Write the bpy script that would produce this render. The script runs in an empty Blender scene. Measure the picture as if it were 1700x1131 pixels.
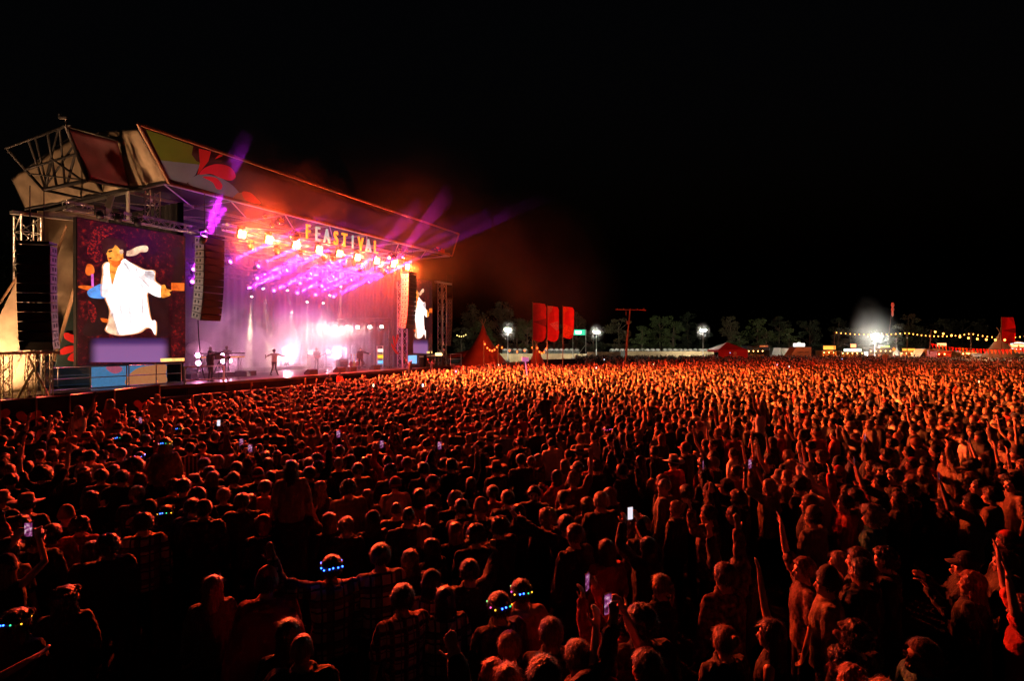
import bpy, math, random
import numpy as np
from mathutils import Vector, Matrix
C = bpy.context.scene
COL = C.collection
R = math.radians
rnd = random.Random(7)

# ---------------------------------------------------------------- camera, world, exposure
F, CX, HY, CH = 880.0, 850.0, 569.0, 3.95          # measured from the photograph: focal length, horizon, eye height
cd = bpy.data.cameras.new('camera'); cam = bpy.data.objects.new('camera', cd); COL.objects.link(cam)
cam.location = (0, 0, CH); cam.rotation_euler = (R(90), 0, 0)
cd.sensor_width = 36; cd.lens = 36 * F / 1700; cd.shift_y = 3.5 / 1700
cd.clip_start = .1; cd.clip_end = 3000
C.camera = cam
w = bpy.data.worlds.new('World'); C.world = w; w.use_nodes = True
nt = w.node_tree; bg = nt.nodes['Background']
sky = nt.nodes.new('ShaderNodeTexSky'); sky.sky_type = 'NISHITA'; sky.sun_disc = False
sky.sun_elevation = R(-4); sky.sun_rotation = R(200)
nt.links.new(sky.outputs[0], bg.inputs[0]); bg.inputs[1].default_value = .05   # night: the sky is all but black
C.view_settings.view_transform = 'Standard'; C.view_settings.look = 'None'
C.view_settings.exposure = 0; C.view_settings.gamma = 1
cy = C.cycles
cy.use_denoising = True
cy.max_bounces = 5; cy.diffuse_bounces = 2; cy.glossy_bounces = 2; cy.transmission_bounces = 2
cy.volume_bounces = 1; cy.transparent_max_bounces = 6
cy.volume_step_rate = 2.0; cy.volume_max_steps = 96
cy.sample_clamp_indirect = 4; cy.sample_clamp_direct = 0
cy.caustics_reflective = False; cy.caustics_refractive = False
cy.use_light_tree = True

# stage axes: s along the stage front (away from the camera), t backwards from the front edge
U = np.array([.4633, .8862, 0.]); B = np.array([-.8862, .4633, 0.]); O = np.array([-17.7, 29.8, 0.])
EYE = np.array([0., 0., CH]); DECK = 1.65
ANG = math.atan2(U[1], U[0])
def W(s, t, z): return O + s*U + t*B + np.array([0, 0, z])
def ray(x, y): return np.array([(x-CX)/F, 1., -(y-HY)/F])
def pt(x, y, t):                                    # a traced point on the vertical plane t = const of the stage
    d = ray(x, y); return EYE + d*(((O-EYE)@B+t)/(d@B))
def ps(x, y, s):
    d = ray(x, y); return EYE + d*(((O-EYE)@U+s)/(d@U))
def pz(x, y, z):
    d = ray(x, y); return EYE + d*((z-CH)/d[2])
def pd(x, y, D): return EYE + ray(x, y)*D           # at a known distance
def st(P): P = np.asarray(P)-O; return P@U, P@B, P[2]
def pplane(x, y, P0, n):
    d = ray(x, y); return EYE + d*(((P0-EYE)@n)/(d@n))

# ---------------------------------------------------------------- object helpers
def tag(o, label=None, cat=None, group=None, kind=None):
    if label: o['label'] = label
    if cat: o['category'] = cat
    if group: o['group'] = group
    if kind: o['kind'] = kind
    return o
def empty(name, loc, label=None, cat=None, group=None, rz=0):
    o = bpy.data.objects.new(name, None); COL.objects.link(o)
    o.location = Vector([float(v) for v in loc]); o.rotation_euler = (0, 0, rz); o.empty_display_size = .2
    return tag(o, label, cat, group)
def kids(o): return [c for c in COL.objects if c.parent is o]
def copy_tree(o, parent=None):
    c = o.copy(); COL.objects.link(c)
    if parent is not None: c.parent = parent
    for ch in list(o.children): copy_tree(ch, c)
    return c
def world_loc(o):
    v = Vector((0, 0, 0))
    while o is not None: v = v + o.location; o = o.parent
    return v
class MB:
    def __init__(s): s.V = []; s.Fc = []; s.M = []; s.S = []; s.mi = 0
    def add(s, vs, fs, smooth=False):
        k = len(s.V); s.V += [tuple(float(c) for c in v) for v in vs]
        for f in fs: s.Fc.append(tuple(i+k for i in f)); s.M.append(s.mi); s.S.append(smooth)
        return s
    def box(s, c, d, Rm=None):
        c = np.array(c, float); d = np.array(d, float)/2
        P = [np.array([x, y, z])*d for x in (-1, 1) for y in (-1, 1) for z in (-1, 1)]
        if Rm is not None: P = [Rm @ p for p in P]
        return s.add([c+p for p in P], [(0, 1, 3, 2), (4, 6, 7, 5), (0, 4, 5, 1), (2, 3, 7, 6), (0, 2, 6, 4), (1, 5, 7, 3)])
    def bar(s, a, b, w_, h=None, up=(0, 0, 1)):
        a = np.array(a, float); b = np.array(b, float); d = b-a; L = np.linalg.norm(d); d = d/L
        x = np.cross(d, up)
        if np.linalg.norm(x) < 1e-3: x = np.cross(d, (1, 0, 0))
        x /= np.linalg.norm(x); y = np.cross(x, d); h = h or w_
        return s.box((a+b)/2, (w_, L, h), np.stack([x, d, y], 1))
    def tube(s, a, b, r, n=6, r2=None):
        a = np.array(a, float); b = np.array(b, float); d = b-a; L = np.linalg.norm(d)
        if L < 1e-6: return s
        d /= L; x = np.cross(d, (0, 0, 1))
        if np.linalg.norm(x) < 1e-3: x = np.array([1., 0, 0])
        x /= np.linalg.norm(x); y = np.cross(x, d); r2 = r if r2 is None else r2
        vs = []
        for P, q in ((a, r), (b, r2)):
            for i in range(n):
                t = 2*math.pi*i/n; vs.append(P+q*(math.cos(t)*x+math.sin(t)*y))
        fs = [(i, (i+1) % n, n+(i+1) % n, n+i) for i in range(n)]
        s.add(vs, fs, True); k = len(s.V)-2*n
        for f in (tuple(range(n)), tuple(range(2*n-1, n-1, -1))):
            s.Fc.append(tuple(i+k for i in f)); s.M.append(s.mi); s.S.append(False)
        return s
    def path(s, pts, r, n=6):
        for a, b in zip(pts[:-1], pts[1:]): s.tube(a, b, r, n)
        return s
    def ell(s, c, r, nu=12, nv=8, Rm=None, fn=None):
        c = np.array(c, float); r = np.array(r if np.ndim(r) else (r, r, r), float); vs = []; fs = []
        for j in range(nv+1):
            ph = math.pi*j/nv
            for i in range(nu):
                th = 2*math.pi*i/nu
                d = np.array([math.sin(ph)*math.cos(th), math.sin(ph)*math.sin(th), math.cos(ph)])
                p = d*r*(fn(d) if fn else 1)
                vs.append(c+(Rm@p if Rm is not None else p))
        for j in range(nv):
            for i in range(nu): fs.append((j*nu+i, (j+1)*nu+i, (j+1)*nu+(i+1) % nu, j*nu+(i+1) % nu))
        return s.add(vs, fs, True)
    def lathe(s, prof, c=(0, 0, 0), n=16, Rm=None, smooth=True):
        c = np.array(c, float); vs = []; fs = []
        for (r, z) in prof:
            for i in range(n):
                t = 2*math.pi*i/n; p = np.array([r*math.cos(t), r*math.sin(t), z]); vs.append(c+(Rm@p if Rm is not None else p))
        for j in range(len(prof)-1):
            for i in range(n): fs.append((j*n+i, j*n+(i+1) % n, (j+1)*n+(i+1) % n, (j+1)*n+i))
        return s.add(vs, fs, smooth)
    def poly(s, pts, nrm, th):                       # a flat outline given a real thickness
        pts = [np.array(p, float) for p in pts]; nrm = np.array(nrm, float); nrm /= np.linalg.norm(nrm); n = len(pts)
        vs = [p+nrm*th/2 for p in pts]+[p-nrm*th/2 for p in pts]
        fs = [tuple(range(n)), tuple(range(2*n-1, n-1, -1))]+[(i, n+i, n+(i+1) % n, (i+1) % n) for i in range(n)]
        return s.add(vs, fs)
    def quad(s, a, b, c, d, th=.03, nu=1, nv=1, wr=0, seed=0):   # a cloth sheet with thickness and wrinkles
        a, b, c, d = [np.array(p, float) for p in (a, b, c, d)]
        n = np.cross(b-a, d-a); n /= np.linalg.norm(n); rr = random.Random(seed)
        ph = [rr.uniform(0, 6) for _ in range(6)]; vs = []
        for sd in (1, -1):
            for j in range(nv+1):
                for i in range(nu+1):
                    x = i/nu; y = j/nv
                    p = (a*(1-x)+b*x)*(1-y)+(d*(1-x)+c*x)*y
                    e = wr*(math.sin(9*x+3*y+ph[0])+.6*math.sin(23*x-8*y+ph[1])+.4*math.sin(41*x+6*y+ph[2])+.3*math.sin(17*y+ph[3]))
                    e *= min(1, 6*x, 6*(1-x)) if nu > 1 else 0
                    vs.append(p+n*(e+sd*th/2))
        m = (nu+1)*(nv+1); fs = []
        for j in range(nv):
            for i in range(nu):
                q = (j*(nu+1)+i, j*(nu+1)+i+1, (j+1)*(nu+1)+i+1, (j+1)*(nu+1)+i)
                fs.append(q); fs.append(tuple(m+k for k in reversed(q)))
        for i in range(nu): fs += [(i, i+m, i+1+m, i+1), tuple(reversed((nv*(nu+1)+i, nv*(nu+1)+i+m, nv*(nu+1)+i+1+m, nv*(nu+1)+i+1)))]
        for j in range(nv): fs += [tuple(reversed((j*(nu+1), j*(nu+1)+m, (j+1)*(nu+1)+m, (j+1)*(nu+1)))), (j*(nu+1)+nu, j*(nu+1)+nu+m, (j+1)*(nu+1)+nu+m, (j+1)*(nu+1)+nu)]
        return s.add(vs, fs, nu > 1)
    def truss(s, a, b, w_=.3, r=.022, n=4, step=None, up=(0, 0, 1)):
        a = np.array(a, float); b = np.array(b, float); d = b-a; L = np.linalg.norm(d); d /= L
        x = np.cross(d, up)
        if np.linalg.norm(x) < 1e-3: x = np.array([U[0], U[1], 0])
        x /= np.linalg.norm(x); y = np.cross(x, d); h = w_/2
        cs = [h*x+h*y, -h*x+h*y, -h*x-h*y, h*x-h*y]
        for c in cs: s.tube(a+c, b+c, r, n)
        k = max(1, int(round(L/(step or w_))))
        for f in range(4):
            c0, c1 = cs[f], cs[(f+1) % 4]
            for i in range(k):
                p = a+d*L*i/k; q = a+d*L*(i+1)/k
                s.tube(p+(c0 if i % 2 else c1), q+(c1 if i % 2 else c0), r*.55, 3)
                if i % 2 == 0: s.tube(p+c0, p+c1, r*.55, 3)
        return s
    def build(s, name, mats, parent=None, loc=None, label=None, cat=None, group=None, kind=None):
        V = np.array(s.V)
        if loc is None:
            if parent is not None: loc = np.array(world_loc(parent))
            else: loc = np.array([(V[:, 0].min()+V[:, 0].max())/2, (V[:, 1].min()+V[:, 1].max())/2, V[:, 2].min()])
        loc = np.array(loc, float)
        me = bpy.data.meshes.new(name); me.from_pydata((V-loc).tolist(), [], s.Fc)
        for m in (mats if isinstance(mats, (list, tuple)) else [mats]): me.materials.append(m)
        me.polygons.foreach_set('material_index', s.M); me.polygons.foreach_set('use_smooth', s.S)
        me.update()
        o = bpy.data.objects.new(name, me); COL.objects.link(o)
        if parent is not None: o.parent = parent; o.location = Vector((loc-np.array(world_loc(parent))).tolist())
        else: o.location = Vector(loc.tolist())
        return tag(o, label, cat, group, kind)
def rotz(a): c, s = math.cos(a), math.sin(a); return np.array([[c, -s, 0], [s, c, 0], [0, 0, 1.]])
RS = rotz(ANG)                                       # local x along the stage, local y backwards
def frame(d, up=(0, 0, 1)):                          # columns: side, forward, up
    d = np.array(d, float); d /= np.linalg.norm(d); x = np.cross(d, up); x /= np.linalg.norm(x)
    return np.stack([x, d, np.cross(x, d)], 1)
def smooth(pts, k=5, closed=True):                   # Catmull-Rom outline
    P = [np.array(p, float) for p in pts]; n = len(P); out = []
    for i in range(n):
        a, b, c, d = P[(i-1) % n], P[i], P[(i+1) % n], P[(i+2) % n]
        for j in range(k):
            t = j/k; out.append(.5*((2*b)+(-a+c)*t+(2*a-5*b+4*c-d)*t*t+(-a+3*b-3*c+d)*t**3))
    return out

# ---------------------------------------------------------------- materials
def mat(name, col=(.5, .5, .5), rough=.7, metal=0., var=.25, scale=6., bump=.0, bscale=40., emis=None, es=1., sheen=0., coat=0., objcol=False, stretch=None, spec=.5):
    m = bpy.data.materials.new(name); m.use_nodes = True; N = m.node_tree.nodes; L = m.node_tree.links
    b = N['Principled BSDF']; b.inputs['Roughness'].default_value = rough; b.inputs['Metallic'].default_value = metal
    b.inputs['Sheen Weight'].default_value = sheen; b.inputs['Coat Weight'].default_value = coat
    b.inputs['Specular IOR Level'].default_value = spec
    tc = N.new('ShaderNodeTexCoord'); mp = N.new('ShaderNodeMapping'); L.new(tc.outputs['Object'], mp.inputs[0])
    if stretch: mp.inputs['Scale'].default_value = stretch
    nz = N.new('ShaderNodeTexNoise'); nz.inputs['Scale'].default_value = scale; nz.inputs['Detail'].default_value = 4
    L.new(mp.outputs[0], nz.inputs['Vector'])
    mr = N.new('ShaderNodeMapRange'); mr.inputs['From Min'].default_value = .3; mr.inputs['From Max'].default_value = .7
    mr.inputs['To Min'].default_value = 1-var; mr.inputs['To Max'].default_value = 1+var; L.new(nz.outputs[0], mr.inputs[0])
    mx = N.new('ShaderNodeMix'); mx.data_type = 'RGBA'; mx.blend_type = 'MULTIPLY'; mx.inputs[0].default_value = 1
    if objcol:
        oi = N.new('ShaderNodeObjectInfo'); L.new(oi.outputs['Color'], mx.inputs[6])
    else: mx.inputs[6].default_value = (*col, 1)
    L.new(mr.outputs[0], mx.inputs[7]); L.new(mx.outputs[2], b.inputs['Base Color'])
    if bump:
        n2 = N.new('ShaderNodeTexNoise'); n2.inputs['Scale'].default_value = bscale; n2.inputs['Detail'].default_value = 3
        L.new(mp.outputs[0], n2.inputs['Vector']); bp = N.new('ShaderNodeBump'); bp.inputs['Strength'].default_value = bump
        bp.inputs['Distance'].default_value = .02; L.new(n2.outputs[0], bp.inputs['Height']); L.new(bp.outputs[0], b.inputs['Normal'])
    if emis: b.inputs['Emission Color'].default_value = (*emis, 1); b.inputs['Emission Strength'].default_value = es
    return m
def glow(name, col, s): return mat(name, (.02, .02, .02), .6, emis=col, es=s, var=0)
M = {}
M['metal'] = mat('aluminium', (.55, .54, .52), .38, .85, .15, 9)
M['dmetal'] = mat('dark_steel', (.035, .034, .036), .5, .5, .3, 8)
M['black'] = mat('black_paint', (.012, .012, .013), .55, 0, .4, 5)
M['cloth_black'] = mat('black_cloth', (.012, .012, .016), .9, 0, .4, 3, .4, 30)
M['tarp'] = mat('beige_tarp', (.42, .34, .24), .65, 0, .22, 1.6, .5, 9)
M['maroon'] = mat('maroon_tarp', (.10, .018, .03), .7, 0, .3, 1.2, .4, 8)
M['deck'] = mat('stage_deck', (.09, .07, .06), .32, 0, .35, 1.5, .15, 20)
M['skirt'] = mat('stage_skirt', (.014, .014, .022), .9, 0, .4, 2, .3, 12)
M['roofcloth'] = mat('roof_cloth', (.006, .005, .006), .8, 0, .3, 2, .3, 8)
M['curtain'] = mat('backdrop_curtain', (.014, .010, .014), .85, 0, .2, 1, .3, 10)
M['wood'] = mat('wood', (.22, .13, .07), .6, 0, .35, 3, .2, 30, stretch=(1, 1, .1))
M['trim'] = mat('orange_trim', (.34, .17, .07), .5, .1, .15, 4)
M['white'] = mat('white_paint', (.75, .74, .7), .5, 0, .08, 5)
M['skinfix'] = mat('skin_plain', (.5, .3, .22), .6)
# ---------------------------------------------------------------- ground
g = MB(); n = 90; vs = []; fs = []
xs = np.concatenate([-np.geomspace(900, 2, n)[:n], np.geomspace(2, 900, n)]); ys = np.concatenate([[-60, -20], np.linspace(-8, 60, 90), np.geomspace(62, 1500, 40)])
rr = np.random.RandomState(1)
for y in ys:
    for x in xs: vs.append((x, y, .02*math.sin(x*.9+y*.3)+.02*math.sin(y*1.3-x*.2)-.02))
for j in range(len(ys)-1):
    for i in range(len(xs)-1): a = j*len(xs)+i; fs.append((a, a+1, a+1+len(xs), a+len(xs)))
g.add(vs, fs, True); g.build('ground', mat('trampled_grass', (.045, .04, .025), .95, 0, .6, 1.3, .8, 25), loc=(0, 0, 0), kind='structure')
litm = mat('litter', (.5, .45, .4), .6)

# ---------------------------------------------------------------- stage
stage = empty('festival_stage', W(9, 6, 0), 'big open-air concert stage with purple light, smoke and a flat truss roof', 'stage')
m = MB(); m.box(W(9.7, 7, DECK-.09), (34.6, 14.2, .18), RS); m.build('deck', M['deck'], stage)
m = MB()
for i in range(15): m.box(W(-6.3+2.3*i, .05, .75), (2.25, .05, 1.5), RS)
m.box(W(27.1, 7, .75), (.05, 14, 1.5), RS); m.build('skirt', M['skirt'], stage)
m = MB()                                            # ramps and steps in front of the deck
m.box(W(8.0, -.9, .62), (3.2, 1.3, .08), RS); m.box(W(15.5, -.9, .75), (2.6, 1.3, .08), RS); m.box(W(2.6, -1.0, .45), (3.8, 1.3, .08), RS)
for s0 in (6.6, 9.4, 14.4, 16.6, 1, 4.2): m.tube(W(s0, -.6, 0), W(s0, -.6, .7), .03); m.tube(W(s0, -1.3, 0), W(s0, -1.3, .7), .03)
m.build('step_platform', M['wood'], stage)
# back and side curtains, pleated
def pleats(p0, p1, z0, z1, k, depth, name, mt, par):
    m = MB(); p0 = np.array(p0); p1 = np.array(p1); d = p1-p0; n = np.cross(d, (0, 0, 1)); n /= np.linalg.norm(n); vs = []
    for sd in (.02, -.02):
        for i in range(k+1):
            q = p0+d*i/k+n*(depth*math.sin(i*1.05)+depth*.5*math.sin(i*.37)+sd)
            for z in np.linspace(z0, z1, 6): vs.append((q[0], q[1], z))
    fs = []
    for sd in (0, 1):
        for i in range(k):
            for j in range(5):
                a = sd*(k+1)*6+i*6+j; f = (a, a+6, a+7, a+1); fs.append(f if sd else tuple(reversed(f)))
    m.add(vs, fs, True); return m.build(name, mt, par)
pleats(W(-.2, 11, 0), W(26.5, 11, 0), DECK+.01, 12.2, 260, .09, 'backdrop_curtain', M['curtain'], stage)
pleats(W(.35, 1.9, 0), W(.35, 10.9, 0), DECK+.01, 12.2, 90, .06, 'side_curtain', M['cloth_black'], stage)
pleats(W(20.6, 2.2, 0), W(20.6, 10.9, 0), DECK+.01, 12.2, 90, .06, 'side_curtain', M['cloth_black'], stage)
# roof: cloth plus beams
m = MB(); a = [W(-1.7, -.3, 12.75), W(24.7, -.1, 12.75), W(26.5, 13.5, 12.75), W(-2.2, 13.6, 12.75)]
m.quad(*a, th=.05, nu=40, nv=20, wr=.03); m.build('roof_cloth', M['roofcloth'], stage)
m = MB()
for t in (-.2, 3.4, 7.0, 10.4, 13.5): m.bar(W(-1.9, t, 12.42), W(24.7, t, 12.42), .12, .16)
for i in range(8): s0 = -1.9+3.8*i; m.bar(W(s0, -.2, 12.38), W(s0, 13.5, 12.38), .1, .13)
for i in range(7):
    s0 = -1.9+3.8*i
    m.tube(W(s0, -.2, 12.33), W(s0+3.8, 3.4, 12.33), .035); m.tube(W(s0+3.8, 3.4, 12.33), W(s0, 7, 12.33), .035)
m.build('roof_beam', M['metal'], stage)
# fascia banner leaning out over the front edge
BA, BB, BC, BD = W(-1.8, -.45, 12.4), W(24.7, -.45, 12.4), W(23.6, -1.95, 14.22), W(-4.1, -1.95, 14.42)
bn = np.cross(BB-BA, BD-BA); bn /= np.linalg.norm(bn)
if bn @ (EYE-BA) < 0: bn = -bn
ban = empty('fascia_banner', (BA+BB)/2, 'long dark fascia banner with green, blue and pink shapes across the stage roof', 'banner')
FAB = dict(dark=mat('banner_black', (.022, .012, .018), .75, 0, .3, .6), green=mat('banner_green', (.09, .24, .015), .75, 0, .15, .8),
  grey=mat('banner_blue_grey', (.14, .28, .46), .75, 0, .15, .8), pink=mat('banner_pink', (.75, .02, .07), .7, 0, .1, .8),
  orange=mat('banner_orange', (.75, .09, .015), .7, 0, .1, .8), tan=mat('banner_ochre', (.38, .26, .08), .7, 0, .1, .8), red=mat('banner_red', (.6, .02, .02), .7, 0, .1, .8))
m = MB(); m.quad(BA, BB, BC, BD, th=.06, nu=30, nv=4, wr=.006); m.build('banner_cloth', FAB['dark'], ban)
m = MB(); cr = lambda a, b: m.bar(a+bn*.04, b+bn*.04, .11, .13)
cr(BA, BB); cr(BD, BC); cr(BA, BD); cr(BB, BC); m.build('frame', M['trim'], ban)
def on_banner(px, k): return [pplane(x, y, BA, bn)+bn*(.035+.004*k) for x, y in px]
def print_shape(px, k, mt, sm=True):
    q = on_banner(px, k); q = smooth(q, 5) if sm else q
    m = MB(); m.poly(q, bn, .004); m.build('printed_shape', FAB[mt], ban)
Z = lambda pts, s, ox, oy: [(ox+x/s, oy+y/s) for x, y in pts]
print_shape(Z([(975, 178), (1325, 300), (1340, 415), (1075, 385)], 4.04, 0, 170), 1, 'green', False)
print_shape(Z([(1075, 385), (1100, 450), (1130, 510), (1250, 540), (1310, 480), (1338, 415)], 4.04, 0, 170), 2, 'grey', False)
print_shape(Z([(1260, 540), (1330, 480), (1440, 490), (1540, 540), (1600, 600), (1640, 655), (1520, 625), (1380, 585)], 4.04, 0, 170), 3, 'grey')
print_shape(Z([(1330, 305), (1412, 325), (1395, 390), (1320, 485), (1338, 400)], 4.04, 0, 170), 4, 'red', False)
print_shape(Z([(1335, 480), (1370, 435), (1450, 410), (1540, 430), (1578, 490), (1545, 520), (1480, 505), (1410, 475)], 4.04, 0, 170), 5, 'pink')
print_shape(Z([(1355, 495), (1440, 500), (1485, 545), (1480, 578), (1450, 575), (1420, 530)], 4.04, 0, 170), 6, 'pink')
print_shape(Z([(1440, 375), (1470, 345), (1490, 353), (1465, 366)], 4.04, 0, 170), 4, 'red')
print_shape(Z([(1555, 637), (1590, 603), (1625, 600), (1650, 660)], 4.04, 0, 170), 7, 'tan', False)
print_shape(Z([(225, 362), (275, 365), (315, 400), (335, 435), (250, 415)], 3.696, 340, 220), 8, 'orange')
for i in range(6):
    x = 1320+i*24; y = 556+i*22
    print_shape(Z([(x, y), (x+15, y+4), (x+4, y+34+5*i), (x-8, y+48+6*i), (x-10, y+30)], 3.696, 340, 220), 2, 'red')
print_shape(Z([(1340, 560), (1545, 625), (1500, 755), (1470, 745), (1462, 680), (1440, 640), (1380, 590)], 3.696, 340, 220), 1, 'tan', False)
print_shape(Z([(1475, 615), (1500, 618), (1505, 645), (1485, 655), (1468, 635)], 3.696, 340, 220), 3, 'grey')
print_shape(Z([(1415, 690), (1430, 672), (1465, 680), (1468, 745), (1440, 738), (1450, 705), (1425, 712)], 3.696, 340, 220), 4, 'orange')

# ---- left wing: tarps and the outrigger frame
top = lambda x, y, z: pz(x, y, z)
lw = stage
P = {'b0': W(-1.95, -.5, 12.4), 'b1': W(-2.1, 2.6, 12.4), 'b2': W(-2.75, 13.3, 12.4), 't0': pz(228, 215, 14.5), 't1': pz(165, 221, 14.5), 't2': pz(117, 228, 14.4), 't3': pz(20, 297, 14.2)}
m = MB(); P['t1'] = pd(160, 220, 30.6); P['t2'] = pd(117, 228, 31.2); q1 = W(-2.3, 5, 12.4)
m.quad(P['b0'], q1, P['t1'], P['t0'], .03, 24, 10, .035, 1)
m.quad(q1+(0, 0, .01), P['b2'], P['t3'], P['t2'], .03, 30, 10, .05, 2)
m.build('wing_tarp', M['tarp'], stage)
m = MB(); m.tube(P['t3'], P['t2'], .05); m.tube(P['t2'], P['t1'], .03); m.tube(P['t1'], P['t0'], .05); m.tube(P['b0'], P['b2'], .09); m.tube(P['t3'], P['b2'], .04)
m.build('wing_beam', M['dmetal'], stage)
f0, f1 = W(-4.0, 2.8, 12.4), W(-4.26, 7.0, 12.4); g0 = pt(109, 209, 2.8); g1 = pd(194, 232, 27.5); h1 = pt(10, 246, 7.0); e1 = W(-2.08, 2.62, 12.42)
m = MB(); m.quad(f0, e1, g1, g0, .03, 12, 8, .02, 5); m.build('maroon_tarp', M['maroon'], stage)
m = MB(); bar = lambda a, b, r=.07: m.tube(a, b, r, 6)
bar(g0, h1); bar(f0, f1, .1); bar(g0, g1); bar(g0, f0, .09); bar(h1, f1); bar(f0, e1, .08); bar(f1, W(-2.33, 7.2, 12.4), .08); bar((f0+f1)/2, W(-1.9, 5.1, 12.4), .08)
lp = lambda a, b, k: a*(1-k)+b*k
for k in (.3, .62): bar(lp(g0, h1, k), lp(f0, f1, .45+k*.8), .06)
bar(lp(g0, f0, .5), lp(h1, f1, .5), .06)
for k0, k1 in ((0, .45), (.45, .1), (.45, .95)): bar(lp(lp(g0, f0, .45), lp(h1, f1, .45), k0), lp(f0, f1, k1), .06)
for k0, k1 in ((.1, .5), (.5, .9)): bar(lp(g0, h1, k0), lp(f0, f1, k1), .05)
bar(f1, lp(g0, h1, .12), .05); bar(f1, lp(g0, f0, .35), .05); bar(f0, lp(h1, f1, .6), .04)
m.build('outrigger_frame', M['black'], stage)
# weather vane / camera on the frame tip
m = MB(); q = g0; m.tube(q, q+(0, 0, .35), .03); m.box(q+np.array([-.12, 0, .4]), (.42, .12, .1)); m.box(q+np.array([-.3, 0, .5]), (.08, .1, .2)); m.tube(q+(-.15, 0, .02), q+(.25, 0, .02), .04)
m.build('wind_gauge', M['metal'], None, None, 'small wind gauge on the topmost corner of the roof frame', 'wind gauge')
# side tarps below the roof on the left
m = MB()
m.poly([pt(x, y, 4) for x, y in ((62, 350), (180, 352), (180, 640), (62, 640))], B, .04)
m.build('side_wall_tarp', M['tarp'], stage)
m = MB()
m.poly([pt(x, y, 3.0) for x, y in ((33, 454), (44, 570), (30, 660), (-70, 665), (-40, 560), (0, 522))], B, .04)
m.poly([pt(x, y, 2.6) for x, y in ((44, 570), (22, 625), (2, 660), (64, 660), (58, 595))], B, .04)
m.build('corner_tarp', M['tarp'], stage)
m = MB(); m.tube(pt(126, 478, 2.4), pt(92, 600, 2.2), .12); m.tube(pt(110, 375, 2.4), pt(85, 450, 2.2), .05); m.tube(pt(34, 452, 2.95), pt(-40, 562, 2.95), .05)
m.build('tarp_edge_pole', M['wood'], stage)
# printed panel with red leaves beside the left screen
q = [pt(x, y, 1.9) for x, y in ((122, 500), (132, 500), (132, 610), (92, 610), (95, 590))]
m = MB(); m.poly(q, B, .05); m.build('leaf_panel', mat('teal_panel', (.01, .03, .03), .8), stage)
for i, pp in enumerate((((480, 565), (500, 555), (560, 575), (592, 600), (590, 632), (540, 628), (490, 600)), ((440, 700), (480, 665), (540, 652), (596, 660), (595, 690), (560, 695), (470, 722)), ((510, 745), (540, 710), (590, 690), (598, 700), (585, 765), (520, 765)))):
    m = MB(); m.poly(smooth([pt(x, y, 1.85) for x, y in Z(pp, 4.523, 0, 430)], 4), B, .01); m.build('leaf_print', FAB['red'], stage)
# white struts under the roof
m = MB(); m.bar(pt(185, 325, 3), pt(172, 368, 2.5), .3, .08); m.bar(pt(212, 315, 3), pt(213, 368, 3), .26, .08); m.build('roof_strut', M['white'], stage)

# ---- trusses
def truss_thing(name, a, b, w_, label, r=.03, group=None, cat='truss', extra=None, mt=None):
    m = MB(); m.truss(a, b, w_, r)
    if extra: extra(m)
    return m.build(name, mt or M['metal'], None, None, label, cat, group)
truss_thing('truss_tower', W(-6.4, 3, 0), W(-6.4, 3, 10.0), .75, 'tall lattice tower carrying the far left speaker column', .05, extra=lambda m: m.bar(W(-7.0, 3, 10.1), W(-4.2, 3, 10.3), .35, .15))
truss_thing('truss_tower', W(19.3, 1.2, DECK), W(19.3, 1.2, 9.4), .6, 'purple-lit lattice tower at the right side of the stage opening', .045)
truss_thing('truss_tower', W(26.0, 1.6, DECK), W(26.0, 1.6, 9.9), .6, 'lattice tower right of the small right-hand screen', .05, extra=lambda m: m.bar(W(24.9, 1.6, 10.0), W(27.6, 1.6, 10.0), .25, .2))
truss_thing('lighting_truss', W(-5.7, 1.1, 10.5), W(.5, 1.1, 10.5), .4, 'horizontal truss above the big left screen', .035)
truss_thing('lighting_truss', W(-1.5, 1.6, 10.7), W(-1.5, 1.6, 12.3), .5, 'short upright truss joining the roof above the left screen', .035)
ft = truss_thing('lighting_truss', W(2.4, 1.2, 11.05), W(20.2, 1.2, 11.05), .4, 'long front truss that carries the nine amber blinders', .03)
truss_thing('lighting_truss', W(2.4, 4.2, 10.2), W(20.2, 4.2, 10.2), .35, 'second truss from the stage front inside the roof', .03, mt=M['dmetal'])
truss_thing('lighting_truss', W(2.4, 7.0, 9.6), W(20.2, 7.0, 9.6), .35, 'third truss from the stage front inside the roof', .03, mt=M['dmetal'])
truss_thing('lighting_truss', W(2.4, 9.4, 9.2), W(20.2, 9.4, 9.2), .35, 'rearmost truss in front of the backdrop curtain', .03, mt=M['dmetal'])

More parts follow.
